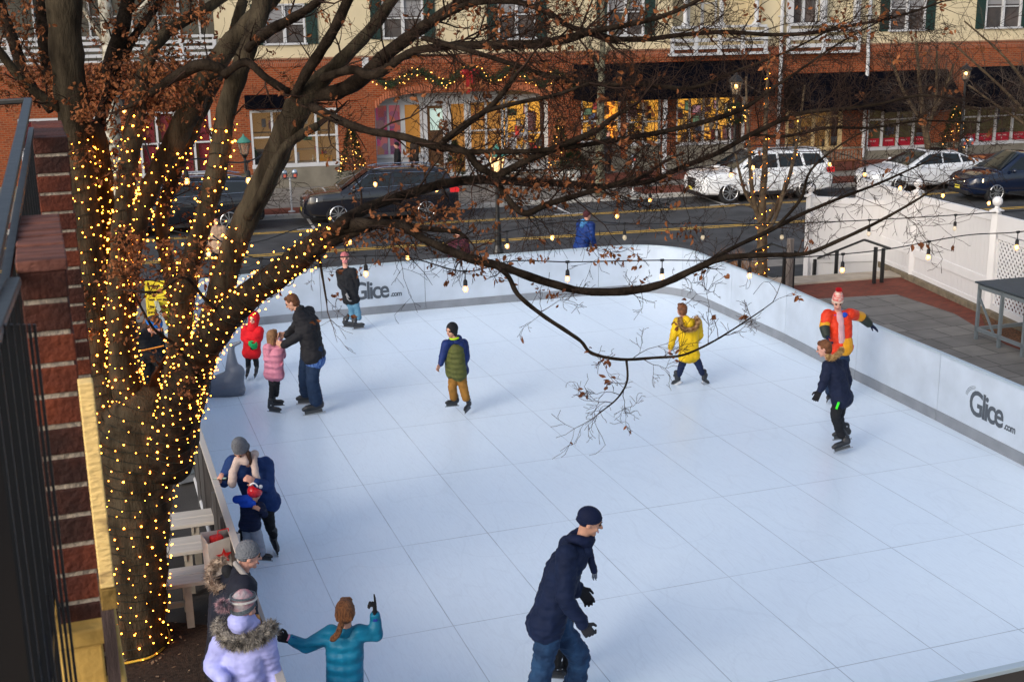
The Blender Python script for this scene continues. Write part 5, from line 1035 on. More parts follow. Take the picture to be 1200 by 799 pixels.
for nm, (pts, dens, lc, lit) in LIMBS.items():
    P = limb(pts)
    if not lit: P = [(a, r_*.84) for a, r_ in P]
    elif nm == 'G': P = [(a, r_*(.82 if PX(a)[0] > 430 else 1)) for a, r_ in P]
    PATH[nm] = P
    q = MB(); big = max(r_ for _, r_ in P); n_ = 16 if big > .12 else (10 if big > .04 else 7)
    q.tube([a-TO for a, r_ in P], [r_*(1+.05*math.sin(i*1.7)) for i, (a, r_) in enumerate(P)], n_, jit=.05 if big > .03 else .02)
    q.build('trunk' if nm == 'trunk' else 'limb', M_BARK if nm in ('trunk', 'A', 'A2', 'B', 'D', 'D2', 'E', 'F', 'F4') else M_BARKD, tree, smooth=True)
    if dens:
        for i in range(1, len(P)):
            a, b_ = P[i-1][0], P[i][0]; L = (b_-a).length; k = int(L*dens*(1.7 if PX(b_)[1] > 230 else (4.0 if PX(b_)[0] > 480 else 2.0))+rt.random()); 
            if PX(b_)[1] > 400 and lit: k = 0
            for j in range(k):
                t = rt.random(); p = a.lerp(b_, t); dd = (b_-a).normalized(); pr_ = dd.cross(Vector((rt.gauss(0, 1), rt.gauss(0, 1), rt.gauss(0, 1)))).normalized(); an = rt.uniform(.5, 1.2); r0 = P[i][1]
                py_ = PX(p)[1]; LL = rt.uniform(.25, .75)*(1 if py_ < 270 else .6)*(min(1, .6+r0*14))
                grow(p-TO, dd*math.cos(an)+pr_*math.sin(an)+Vector((0, 0, .15)), LL, min(.009, max(.0028, r0*.3)), 0, lc)
    # tip
    grow(P[-1][0]-TO, P[-1][0]-P[-3][0], .35, max(.002, P[-1][1]*.9), 1, lc)
# dense persistent brown leaves low in the crown at the upper left
def leafcloud(px, py, hd, rx, ry, n_, s_=1):
    for k in range(int(n_*.7)):
        a = rt.uniform(0, 2*PI); f_ = rt.random()**.6; p = GH(px+math.cos(a)*rx*f_, py+math.sin(a)*ry*f_, hd+rt.uniform(-.6, .6))-TO
        d = Vector((rt.gauss(0, 1), rt.gauss(0, 1), rt.gauss(-.3, 1))).normalized()
        TW.tube([p-d*.12, p], [.0022, .0014], 3, cap=False)
        for j in range(rt.randint(4, 8)): leaf(p+Vector((rt.gauss(0, .03), rt.gauss(0, .03), rt.gauss(0, .03))), d, rt.uniform(.028, .058)*s_)
for a in ((100, 95, T0+.6, 80, 20, 90), (170, 100, T0+.5, 80, 32, 170), (220, 100, T0+.4, 60, 30, 90), (30, 100, T0+.6, 50, 22, 60), (105, 130, T0, 22, 12, 40), (150, 85, T0+1, 60, 18, 80), (30, 25, T0+.5, 50, 30, 18), (190, 25, T0+.6, 60, 30, 45), (30, 45, T0+.6, 40, 20, 14),
          (150, 290, T0-.2, 22, 22, 60), (140, 310, T0-.3, 14, 14, 30), (200, 292, T0-.3, 14, 14, 10), (185, 130, T0+.2, 40, 18, 60), (160, 330, T0-.3, 22, 18, 16), (88, 350, T0-.4, 8, 20, 14), (98, 400, T0-.4, 10, 20, 14)): leafcloud(*a)
for a in ((450, 275, T0-1.9, 70, 18, 34), (510, 250, T0-1.8, 40, 16, 26), (620, 225, T0-1.6, 40, 14, 16), (560, 305, T0-2.4, 40, 12, 10), (640, 345, T0-2.6, 26, 8, 7), (640, 215, T0-1.5, 60, 20, 14), (770, 200, T0-1.4, 40, 22, 18), (710, 300, T0-2.5, 40, 14, 8), (800, 270, T0-2.4, 40, 12, 9),
          (690, 10, T0-1.5, 90, 22, 24), (590, 30, T0-1.3, 60, 25, 16), (545, 20, T0-1.3, 60, 22, 10), (400, 20, T0-.6, 20, 16, 5), (350, 90, T0-.5, 25, 14, 7), (650, 12, T0-1.4, 30, 14, 8), (555, 25, T0-1.2, 30, 20, 5)): leafcloud(*a, .95)
TW.build('twigs', M_TWIG, tree); LF.build('leaves', M_LEAF, tree)
# ------------------------------------------------------------------ fairy lights wound round the stems
L_FAIRY = mat('fairy_bulb', (1, .6, .15), .4, emit=(1, .27, .02), estr=17)
bm_ = MB(); bm_.sph((0, 0, 0), .0064, 6, 4); bo = bm_.build('bulb', L_FAIRY); BULB = bo.data; bpy.data.objects.remove(bo)
M_WIRE = mat('dark_green_wire', (.008, .012, .008), .7)
GJ = [1]
def fairy(key, label, y0, y1, pitch, gap, xmax=405):
    gap *= .5
    P = [(a, r_) for a, r_ in PATH[key] if y0 <= PX(a)[1] <= y1 and PX(a)[0] < xmax]
    if len(P) < 3: return
    t = thing('fairy_lights', label, 'string lights', P[0][0], 0, 'fairy light strings on the big tree'); o = P[0][0]; pts = []; bul = []; ang = rt.uniform(0, 6); acc_ = 0
    ax = Vector((1, 0, 0))
    for i in range(len(P)-1):
        a, ra = P[i]; b_, rb = P[i+1]; L = (b_-a).length; d = (b_-a).normalized(); u = d.cross(Vector((0, 1, 0))).normalized(); v = d.cross(u); k = max(2, int(L/pitch*14))
        for j in range(k):
            f_ = j/k; ang += 2*PI*L/pitch/k; r_ = (ra+(rb-ra)*f_)*1.03+.006; p = a.lerp(b_, f_)+(u*math.cos(ang)+v*math.sin(ang))*r_+Vector((0, 0, .012*math.sin(ang*2.3+i)))
            if pts: acc_ += (p-pts[-1]).length
            pts.append(p)
            if acc_ > gap*GJ[0]: acc_ = 0; GJ[0] = rt.uniform(.5, 1.6); n_ = (u*math.cos(ang)+v*math.sin(ang)); bul.append((p+n_*.016+Vector((rt.gauss(0, .006), rt.gauss(0, .006), rt.gauss(0, .02))), n_))
    q = MB(); q.tube([p-o for p in pts], .0035, 4); q.build('wire', M_WIRE, t)
    front = [b for b in bul if b[1].dot(CAM-b[0]) > -.15*(CAM-b[0]).length]; back = [b for b in bul if not b[1].dot(CAM-b[0]) > -.15*(CAM-b[0]).length]
    rt.shuffle(front)
    for p, n_ in front[:98]:
        c = bpy.data.objects.new('bulb', BULB); COL.objects.link(c); c.parent = t; c.location = p-o; s_ = rt.choice((.55, .7, .9, 1.1, 1.45))*rt.uniform(.85, 1.1); c.scale = (s_, s_, s_)
    rest = front[98:]+back[::3]
    if rest:
        q = MB(); [q.sph(p-o, rt.uniform(.0035, .0078), 6, 4) for p, n_ in rest]; ob = q.build('bulb_chain', L_FAIRY, t); ob['kind'] = 'stuff'
fairy('trunk', 'warm fairy lights wound round the main trunk, from its foot to the first fork', 448, 770, 0.093, 0.094)
fairy('A', 'warm fairy lights on the leftmost upright stem beside the brick pier', 150, 530, 0.102, 0.086)
fairy('A2', 'warm fairy lights on the thin stem just right of the leftmost one', 155, 455, 0.102, 0.094)
fairy('B', 'warm fairy lights on the dark upright stem third from the left', 130, 480, 0.102, 0.072)
fairy('D', 'warm fairy lights on the stem crossing the yellow sign', 160, 470, 0.111, 0.094)
fairy('D2', 'warm fairy lights on the slim stem behind the middle of the fork', 130, 460, 0.111, 0.108)
fairy('E', 'warm fairy lights on the stem left of the woman with the green backpack', 130, 490, 0.102, 0.086)
fairy('F', 'warm fairy lights on the thick stem right of the woman in beige', 262, 500, 0.102, 0.094)
fairy('G', 'warm fairy lights on the big limb leaning over the rink toward the right', 255, 540, 0.102, 0.086)
# ================================================================== PEOPLE
SKIN = mat('skin', (.50, .27, .19), .55, var=.08, scale=14); SKIN2 = mat('skin_rosy', (.56, .29, .22), .55)
M_SK = mat('skate_boot_black', (.014, .016, .02), .45, spec=.5, var=.4, scale=18); M_BLADE = mat('skate_blade', (.35, .37, .4), .3, metal=.8); M_HOLD = mat('skate_holder', (.045, .05, .055), .5); M_HOLDW = mat('skate_holder_pale', (.5, .52, .55), .4)
def cloth(n, c, rough=.8, wr=.5, sc=14, q=0, col2=None):
    if n in MATS: return MATS[n]
    m_ = mat(n, c, rough, var=0 if col2 else .16, col2=col2, scale=7, bump=wr, bscale=sc, sheen=0, spec=.25)
    if q:                                   # quilted seams: level ridges
        t = m_.node_tree; nn = t.nodes; b = nn['Principled BSDF']; tc = nn.new('ShaderNodeTexCoord'); wv = nn.new('ShaderNodeTexWave'); wv.bands_direction = 'Z'; wv.inputs['Scale'].default_value = q; wv.inputs['Distortion'].default_value = 1.2; wv.inputs['Detail Scale'].default_value = 2
        t.links.new(tc.outputs['Object'], wv.inputs[0]); bp = nn.new('ShaderNodeBump'); bp.inputs['Strength'].default_value = .55; bp.inputs['Distance'].default_value = .03; t.links.new(wv.outputs[0], bp.inputs['Height'])
        old = b.inputs['Normal'].links[0].from_socket; t.links.new(old, bp.inputs['Normal']); t.links.new(bp.outputs[0], b.inputs['Normal'])
    return m_
def fur_mat(n, c1, c2): return mat(n, c1, .95, col2=c2, scale=22, bump=.6, bscale=90, detail=6)
def lerp(a, b_, t): return a+(b_-a)*t
def fur(name, ring, r_, m_, parent, n_=900, L=.05, seed=1):
    rr = random.Random(seed); q = MB(); k = len(ring)
    q.tube(ring, r_*.75, 8)
    for i in range(n_):
        f_ = rr.random()*(k-1); a = int(f_); p = ring[a].lerp(ring[a+1], f_-a); d = Vector((rr.gauss(0, 1), rr.gauss(0, 1), rr.gauss(0, 1))).normalized(); b0 = p+d*r_*.6; e = p+d*(r_*.7+L*rr.uniform(.5, 1.1))+Vector((rr.gauss(0, .01), rr.gauss(0, .01), -.012)); s_ = d.cross(Vector((rr.gauss(0, 1), rr.gauss(0, 1), rr.gauss(0, 1)))).normalized()*.0042
        q.add([b0-s_, b0+s_, e], [(0, 1, 2)])
    return q.build(name, m_, parent)
class Person:
    def __init__(s, label, base, H, face=0, pitch=0, z0=0.0, group=None, hs=1.0, fat=1.0):
        s.b = G(base[0], base[1], z0); s.hd = (s.b-CAM).dot(FH); s.k = H/1.75; s.H = H; s.fat = fat
        s.t = thing('person', label, 'person', s.b, 0, group); s.o = s.b
        a = R(face); s.f = (-FH*math.cos(a)+XH*math.sin(a)).normalized(); s.side = Vector((-s.f.y, s.f.x, 0)); s.pitch = R(pitch)
        s.hk = (.23*(H/1.75)**.42)/.23*hs; s.J = {}
    def P(s, px, py, q=0): return GH(px, py, s.hd+q)-s.o
    def set(s, **kw):
        for n_, v in kw.items(): s.J[n_] = s.P(*v)
        return s
    def default(s, lean=Vector((0, 0, 0))):
        k = s.k; J = s.J; up = Vector((0, 0, 1)); f = s.f; sd_ = s.side
        J.setdefault('pelvis', up*.93*k); J.setdefault('head', up*(s.H-.12*s.hk)+f*.02)
        hd_ = J['head']; J.setdefault('neck', hd_-up*.135*s.hk-f*.025+(J['pelvis']-hd_)*.02)
        ne = J['neck']; J.setdefault('chest', ne.lerp(J['pelvis'], .36))
        w_ = .185*k*s.fat**.5
        for g, sg in (('L', 1), ('R', -1)):
            J.setdefault('sh'+g, ne-(ne-J['pelvis']).normalized()*.075*k+sd_*sg*w_)
            J.setdefault('el'+g, J['sh'+g]-up*.29*k+sd_*sg*.04*k)
            J.setdefault('wr'+g, J['el'+g]-up*.23*k+f*.09*k)
            J.setdefault('hip'+g, J['pelvis']+sd_*sg*.09*k-up*.03*k)
            J.setdefault('an'+g, sd_*sg*.12*k+up*.13*k)
            J.setdefault('kn'+g, J['hip'+g].lerp(J['an'+g], .5)+f*.03*k)
        return s
    def torso(s, q, g=1.0, hem=.0, sleeve=1.0, arms=True, flare=1.0):
        J = s.J; k = s.k*g*s.fat; sd_ = s.side; up = (J['neck']-J['pelvis']).normalized(); pe = J['pelvis']-up*hem
        shm = (J['shL']+J['shR'])/2; wv = (J['shL']-J['shR']); wd = wv.normalized() if wv.length > .06 else sd_
        wd = (wd+sd_*1.0).normalized() if wd.dot(sd_) > 0 else sd_
        for sg in (-1, 1):
            q.cone(J['neck']-up*.10*s.k+wd*sg*.085*k, .085*k, J['chest']+wd*sg*.065*k, .118*k, 12); q.cone(J['chest']+wd*sg*.065*k, .118*k, J['pelvis']+wd*sg*.06*k, .118*k, 12); q.cone(J['pelvis']+wd*sg*.06*k, .118*k, pe+wd*sg*.066*k*flare, .125*k*flare, 12)
        q.cone(J['neck']-up*.02, .062*k, J['chest'], .11*k, 12)
        q.cone(J['chest'], .125*k, J['pelvis'], .125*k, 12); q.cone(J['pelvis'], .125*k, pe, .132*k*flare, 12)
        for a in 'LR':
            q.cone(J['neck']-up*.05*s.k, .062*k, J['sh'+a], .072*k, 12)
            if arms: q.cone(J['sh'+a], .072*k*sleeve, J['el'+a], .056*k*sleeve, 12); q.cone(J['el'+a], .056*k*sleeve, J['wr'+a], .042*k*sleeve, 12)
    def legs(s, q, g=1.0, ank=.05, slack=1.0):
        J = s.J; k = s.k*g
        for a in 'LR':
            q.cone(J['pelvis'].lerp(J['hip'+a], .7), .10*k, J['kn'+a], .066*k*slack, 12); q.cone(J['kn'+a], .066*k*slack, J['an'+a]+(J['kn'+a]-J['an'+a])*.12, ank*k*slack, 12)
        q.cone(J['pelvis']+Vector((0, 0, .02)), .095*k, J['pelvis']-Vector((0, 0, .03)), .10*k, 12)
    def head_dirs(s):
        f = (s.f*math.cos(s.pitch)-Vector((0, 0, 1))*math.sin(s.pitch)).normalized(); sd_ = s.side; u = f.cross(sd_).normalized(); u = u if u.z > 0 else -u; return f, sd_, u
    def body(s, skin=SKIN, hands=(0, 0), vox=.009):
        J = s.J; h = s.hk; f, sd_, u = s.head_dirs(); c = J['head']; q = MB()
        Mx = Matrix((sd_, f, u)).transposed()
        q.sph(c+u*.015*h, (.073*h, .092*h, .098*h), 16, 12, Mx); q.sph(c+f*.028*h-u*.045*h, (.056*h, .06*h, .066*h), 14, 10, Mx)
        q.sph(c+f*.066*h-u*.098*h, (.026*h, .02*h, .018*h), 10, 8, Mx)
        q.cone(c+f*.088*h+u*.0*h, .011*h, c+f*.108*h-u*.028*h, .015*h, 8)
        for sg in (-1, 1): q.sph(c+sd_*sg*.076*h-u*.012*h-f*.005*h, (.012*h, .02*h, .032*h), 8, 6, Mx); q.sph(c+sd_*sg*.034*h+f*.07*h-u*.04*h, (.02*h, .015*h, .018*h), 8, 6, Mx)
        q.sph(c+f*.083*h+u*.024*h, (.05*h, .012*h, .010*h), 8, 6, Mx)
        q.cone(c-u*.06*h-f*.015*h, .052*h, J['neck']-Vector((0, 0, .05))*s.k, .058*h, 12)
        s.torso(q, .8); s.legs(q, .8)
        for i, a in enumerate('LR'):
            if hands[i]: s.hand_shape(q, a, hands[i])
        s.bd = blob('body', q, skin, s.t, vox, 2, .4)
        if s.H*FPX/s.hd > 60:
            for sg in (-1, 1):
                e = MB(); e.sph(c+sd_*sg*.031*h+f*.083*h+u*.004*h, .0125*h, 8, 6); e.build('eye', mat('eye_dark', (.03, .02, .015), .2), s.t)
                e = MB(); e.bar(c+sd_*sg*.017*h+f*.094*h+u*.026*h, c+sd_*sg*.048*h+f*.082*h+u*.027*h, .006*h, .008*h); e.build('eyebrow', mat('brow_hair', (.05, .03, .02), .9), s.t)
            e = MB(); e.bar(c-sd_*.022*h+f*.091*h-u*.066*h, c+sd_*.022*h+f*.091*h-u*.066*h, .01*h, .010*h); e.build('mouth', mat('lips', (.35, .09, .08), .5), s.t, bevel=.002)
        return s
    def hand_shape(s, q, a, mode, g=1.0):
        # mode: 'r' relaxed, 'f' flat, 'p' pointing, 'g' gripping
        J = s.J; k = s.k**.8*g; w_ = J['wr'+a]; d = (w_-J['el'+a]).normalized(); tgt = J.get('hand'+a)
        if tgt is not None and (tgt-w_).length > .01: d = (tgt-w_).normalized()
        sg = 1 if a == 'L' else -1; n_ = (s.f*-.3-s.side*sg).cross(d); n_ = n_.normalized() if n_.length > .1 else s.f
        sdv = d.cross(n_).normalized(); pal = sdv.cross(d).normalized()
        # palm plane spanned by d and n_ ; pal faces inward
        across = n_; inw = -s.side*sg; inw = (inw-d*inw.dot(d)); inw = inw.normalized() if inw.length > .1 else sdv; across = d.cross(inw).normalized()
        if across.dot(s.f) < 0: across = -across
        c0 = w_+d*.015*k; q.cone(w_-d*.01, .026*k, w_+d*.03*k, .027*k, 8)
        for j in range(4): o_ = across*(.030-.020*j)*k; q.cone(c0+o_*.7, .017*k, c0+d*.085*k+o_, .013*k, 8)
        cur = {'r': (.45, .9), 'f': (.08, .1), 'p': (1.2, 1.5), 'g': (1.1, 1.2)}[mode]
        for j, L in enumerate((.070, .078, .073, .058)):
            a1, a2 = cur
            if mode == 'p' and j == 0: a1, a2 = .05, .1
            o_ = across*(.030-.020*j)*k; p0 = c0+d*.085*k+o_; spread = across*(.10-.07*j)
            d1 = (d*math.cos(a1)+inw*math.sin(a1)+spread).normalized(); d2 = (d*math.cos(a1+a2)+inw*math.sin(a1+a2)+spread).normalized(); p1 = p0+d1*L*.55*k; p2 = p1+d2*L*.5*k
            q.cone(p0, .0115*k, p1, .0105*k, 8); q.cone(p1, .0105*k, p2, .0085*k, 8)
        t0 = c0+across*.022*k+d*.02*k; t1 = t0+(across*.8+d*.6+inw*.3).normalized()*.045*k; t2 = t1+(d*.9+across*.15+inw*.4).normalized()*.035*k
        q.cone(t0, .015*k, t1, .012*k, 8); q.cone(t1, .012*k, t2, .0095*k, 8)
    def gloves(s, m_, L='r', Rr='r', names=None):
        for a, md in (('L', L), ('R', Rr)):
            if md: q = MB(); s.hand_shape(q, a, md, 1.15); d = (s.J['wr'+a]-s.J['el'+a]).normalized(); q.cone(s.J['wr'+a]-d*.03*s.k, .04*s.k, s.J['wr'+a]+d*.01, .034*s.k, 10); blob('glove', q, m_, s.t, .006, 1, .4)
        return s
    def jacket(s, m_, g=1.12, hem=.10, sleeve=1.1, vox=.011, wr=.015, ws=9, name='jacket', flare=1.05, arms=True):
        q = MB(); s.torso(q, g, hem*s.k, sleeve, arms, flare); s.jk = blob(name, q, m_, s.t, vox, 5, .5, wr*s.k, ws, seed=int(s.b.x*10)); return s.jk
    def trousers(s, m_, g=1.12, slack=1.1, ank=.055, vox=.011, wr=.014, name='trousers'):
        q = MB(); s.legs(q, g, ank, slack); s.tr = blob(name, q, m_, s.t, vox, 4, .5, wr*s.k, 11, seed=int(s.b.y*10)+5); return s.tr
    def hood_down(s, m_, r_=.1, off=.0):
        f, sd_, u = s.f, s.side, Vector((0, 0, 1)); n_ = s.J['neck']; k = s.k; q = MB(); N = 8; pts = []
        for j in range(N+1): a = -PI*.72+PI*1.44*j/N; pts.append(n_-f*math.cos(a)*.085*k+sd_*math.sin(a)*.105*k-u*(.02+.03*(1-abs(math.cos(a)))-.0)*k)
        for a, b_ in zip(pts, pts[1:]): q.cone(a, .045*k, b_, .045*k, 8)
        q.cone(n_-f*.10*k, .07*k, n_-f*.13*k-u*.09*k, .06*k, 10); blob('hood', q, m_, s.t, .012, 4, .5, .006, 12); return pts
    def collar(s, m_, k_=1.0):
        f, sd_, u = s.f, s.side, Vector((0, 0, 1)); n_ = s.J['neck']; q = MB(); k = s.hk*k_; q.tube([n_-u*.05*k, n_+u*.045*k], [.078*k, .068*k], 14); blob('collar', q, m_, s.t, .012, 3); return s
    def skate(s, a, heel, toe, holder=M_HOLD, g=1.0, blade=True, m_=None):
        # heel and toe are photo points on the blade line (px, py[, q]) or vectors; the boot is built above the blade
        k = s.k**.85*g; h_ = s.P(*heel) if not isinstance(heel, Vector) else heel; t_ = s.P(*toe) if not isinstance(toe, Vector) else toe
        an = s.J['an'+a]; d = (t_-h_); L = .27*k; d = d.normalized(); mid = (h_+t_)/2; up = (an-mid); up = (up-d*up.dot(d)).normalized()
        h_ = mid-d*L*.5; t_ = mid+d*L*.5; lift = up*.062*k
        q = MB(); hb = h_+lift+d*.04*k; tb = t_+lift-d*.03*k
        q.cone(hb+up*.035*k, .040*k, tb+up*.028*k-d*.03*k, .038*k, 10); q.cone(tb+up*.024*k-d*.02*k, .036*k, tb+up*.018*k+d*.012*k, .028*k, 10); q.cone(hb+up*.05*k, .046*k, an.lerp(hb+up*.17*k, .35)+up*.05*k, .052*k, 10); q.cone(hb+up*.07*k+d*.03*k, .044*k, hb+up*.13*k+d*.02*k, .05*k, 10)
        o = blob('skate', q, m_ or M_SK, s.t, .009, 2, .4)
        sdv = d.cross(up).normalized(); q = MB(); q.bar(h_+up*.035*k+d*.03*k, t_+up*.035*k-d*.02*k, .02*k, .04*k, up=up); q.box(0, 0, 0, 0, 0, 0) if False else None; q.build('blade_holder', holder, o)
        if blade: q = MB(); q.bar(h_+up*.009*k-d*.005*k, t_+up*.009*k+d*.005*k, .006*k, .02*k, up=up); q.build('blade', M_BLADE, o)
        q = MB(); c = hb+up*.12*k+d*.03*k; q.bar(c-sdv*.054*k, c+sdv*.054*k, .018*k, .018*k, up=d); q.build('buckle', M_HOLDW, o, bevel=.003)
        return s
    def shoe(s, a, m_=None):
        an = s.J['an'+a]; k = s.k; q = MB(); q.cone(an-Vector((0, 0, .05))*k, .045*k, an+s.f*.15*k-Vector((0, 0, .085))*k, .038*k, 10); blob('shoe', q, m_ or M_SK, s.t, .012, 2, .4)
    def beanie(s, m_, tall=.0, brim=None, pom=None, pom_off=None, pl=.035):
        f, sd_, u = s.head_dirs(); h = s.hk; c = s.J['head']; q = MB(); Mx = Matrix((sd_, f, u)).transposed()
        q.sph(c+u*(.036+tall*.3)*h-f*.012*h, (.085*h, .101*h, (.084+tall)*h), 18, 12, Mx); q.sph(c+u*.018*h-f*.012*h, (.082*h, .09*h, .036*h), 18, 10, Mx); q.sph(c-u*.005*h-f*.035*h, (.080*h, .07*h, .05*h), 16, 10, Mx)
        o = blob('beanie', q, m_, s.t, .008, 2, .4); q = MB(); N = 20
        ring = [c+u*(.010+.026*math.sin(2*PI*j/N))*h-f*.010*h+sd_*math.cos(2*PI*j/N)*.077*h+f*math.sin(2*PI*j/N)*.088*h for j in range(N+1)]
        q.tube(ring, .0135*h, 6); q.tube([a+u*.016*h for a in ring], .0125*h, 6); q.build('brim', brim or m_, o)
        if pom:
            pc = c+u*(.155+tall*1.3)*h if pom_off is None else s.P(*pom_off); fur('pompom', [pc-u*.005, pc+u*.005], .045*h, pom, o, 1100, pl*h, 3)
        return o
    def hair(s, m_, length=0, bulk=1.0, q_=None):
        f, sd_, u = s.head_dirs(); h = s.hk; c = s.J['head']; q = MB(); Mx = Matrix((sd_, f, u)).transposed()
        q.sph(c+u*.028*h-f*.02*h, (.082*h*bulk, .093*h, .097*h), 18, 12, Mx); q.sph(c-f*.04*h-u*.02*h, (.076*h*bulk, .065*h, .075*h), 14, 10, Mx); q.cone(c+f*.05*h+u*.085*h-sd_*.03*h, .028*h, c+f*.05*h+u*.085*h+sd_*.03*h, .028*h, 8)
        if length:
            for sg in (-1, 0, 1): q.cone(c-f*.055*h+sd_*sg*.045*h, .045*h, c-f*.075*h+sd_*sg*.05*h-u*length*h, .03*h, 10)
        if q_: q_(q)
        return blob('hair', q, m_, s.t, .008, 2, .4, .004, 40)
    def patch(s, name, p, r_, m_): q = MB(); q.sph(p, r_, 12, 8); return q.build(name, m_, s.t, smooth=True)
def dup_J(s): return s
C_NAVY = cloth('navy_wool', (.003, .008, .035)); C_NAVY2 = cloth('navy_shell', (.004, .011, .040), q=0); C_BLACK = cloth('black_cloth', (.009, .010, .013)); C_DKG = cloth('charcoal_cloth', (.022, .023, .028)); C_JEAN = cloth('blue_denim', (.006, .022, .062), sc=24, col2=(.020, .062, .14)); C_JEAND = cloth('dark_denim', (.010, .025, .06), sc=22)
C_GREYB = mat('grey_knit', (.13, .14, .16), .95, var=.1, scale=30, bump=.8, bscale=70)
GR = 'people on and round the rink'
# --- man in navy at the front
p = Person('man in navy hooded jacket, beanie and blue jeans bent forward nearest the camera', (650, 836), 1.84, face=88, pitch=18, group=GR)
p.set(head=(691, 610), neck=(680, 637), chest=(660, 668), pelvis=(643, 722), shL=(660, 655, .12), shR=(664, 650, -.16), elR=(662, 702, -.28), wrR=(682, 729, -.24), handR=(690, 741, -.22), elL=(672, 692, .22), wrL=(677, 687, .24), handL=(682, 693, .24), hipR=(646, 730, -.10), hipL=(650, 724, .12), knR=(637, 774, -.12), anR=(627, 822, -.1), knL=(680, 770, .16), anL=(671, 812, .2))
p.default(); p.body(vox=.009); p.trousers(C_JEAN, 1.12, 1.18, .066, .011, .018); p.jacket(C_NAVY2, 1.13, .07, 1.08, .011, .016); p.hood_down(C_NAVY2); p.collar(C_NAVY2, 1.12); p.beanie(C_NAVY); p.gloves(C_DKG)
q = MB(); q.tube([p.P(683, 634, -.08), p.P(690, 645, -.06), p.P(693, 657, -.05), p.P(697, 671, -.05)], [.045, .035, .032, .03], 10); n_ = p.J['neck']; [q.cone(n_+FH*0+Vector((math.cos(a)*.085, math.sin(a)*.085, .055+.02*math.sin(a*2))), .042, n_+Vector((math.cos(a+.6)*.085, math.sin(a+.6)*.085, .055+.02*math.sin(a*2+1.2))), .042, 8) for a in [x*.6 for x in range(11)]]
sc_ = blob('scarf', q, C_NAVY, p.t, .01, 3, .5, .006, 14)
for j in range(7): q = MB(); a = p.P(697+j*.9-3, 670, -.05); q.tube([a, a+Vector((0, 0, -.055-.01*(j % 3)))], .003, 4); q.build('fringe', C_NAVY, sc_)
p.skate('L', (664, 829, .2), (684, 825, .22)); p.skate('R', (620, 842, -.1), (642, 838, -.1))
k = p.k; up = (p.J['neck']-p.J['pelvis']).normalized(); e0 = p.P(622, 706, -.14); e1 = p.P(652, 713, -.2); q = MB(); q.tube([p.P(668, 690, -.205), p.P(672, 697, -.2), p.P(673, 704, -.19)], .004, 5); q.build('pocket_zip', mat('black_zip', (.01, .01, .012), .4), p.t)
# --- small child hidden behind him
p = Person('small child in black almost hidden behind the man in navy, one skate between his legs', (655, 796), 1.0, face=60, group=GR)
p.set(head=(668, 668, .1), pelvis=(660, 735, .05), anR=(652, 782), anL=(664, 783, .1), knR=(654, 758), wrL=(676, 688, .1)); p.J['head'] = p.J['head']+FH*.25
p.default(); p.body(); p.trousers(C_BLACK, 1.15); p.jacket(C_BLACK, 1.1); p.hair(mat('dark_hair', (.03, .018, .012), .8)); p.gloves(C_BLACK); p.skate('R', (644, 794), (659, 795)); p.skate('L', (658, 795, .1), (672, 794, .1))
# --- girl in teal
p = Person('girl in a quilted teal jacket with a braid, one arm on the board, pointing up', (403, 888), 1.36, face=178, group=GR, hs=.98)
p.set(head=(405, 716), neck=(404, 737), chest=(404, 757), pelvis=(404, 808), shL=(388, 742, .02), shR=(421, 741, .02), elL=(359, 757, .04), wrL=(341, 749, .02), handL=(327, 746, 0), elR=(441, 743, .05), wrR=(439.5, 721, .06), handR=(439, 708, .06))
p.default(); p.body(); C_TEAL = cloth('teal_quilt', (.004, .14, .25), .5, q=3.2); C_TEALC = cloth('royal_blue_cuff', (.01, .03, .22))
p.jacket(C_TEAL, 1.06, .16, 1.22, .011, .006); p.collar(C_TEAL); p.trousers(C_DKG)
M_HG = mat('ginger_brown_hair', (.06, .022, .009), .5, col2=(.24, .095, .035), scale=12, stretch=(9, 9, .8), bump=1, bscale=30)
def braid(q):
    pts = [p.P(400, 730, -.10), p.P(398.5, 736, -.13), p.P(396, 742, -.145), p.P(393, 746, -.15), p.P(389, 749, -.15)]
    for i, (a, b_) in enumerate(zip(pts, pts[1:])): m2 = a.lerp(b_, .5); q.cone(a, .022, m2, .027, 8); q.cone(m2, .027, b_, .019, 8)
p.hair(M_HG, .03, 1.05, braid); C_BG = cloth('black_glove', (.008, .008, .01))
p.gloves(C_BG, 'g', 'p')
for a in 'LR': w_ = p.J['wr'+a]; d = (w_-p.J['el'+a]).normalized(); q = MB(); q.tube([w_-d*.035, w_+d*.01], [.055*p.k*1.0, .05*p.k], 12); q.build('cuff', C_TEALC, p.t, bevel=.004)
w_ = p.J['wrL']; d = (w_-p.J['elL']).normalized(); q = MB(); q.tube([w_+d*.012, w_+d*.035], .033, 12); q.build('pink_wristband', mat('pink_band', (.7, .25, .35), .7), p.t)
p.skate('L', p.o*0+Vector((-.12, -.02, 0)), Vector((-.14, .2, 0))); p.skate('R', Vector((.12, -.02, 0)), Vector((.14, .2, 0)))
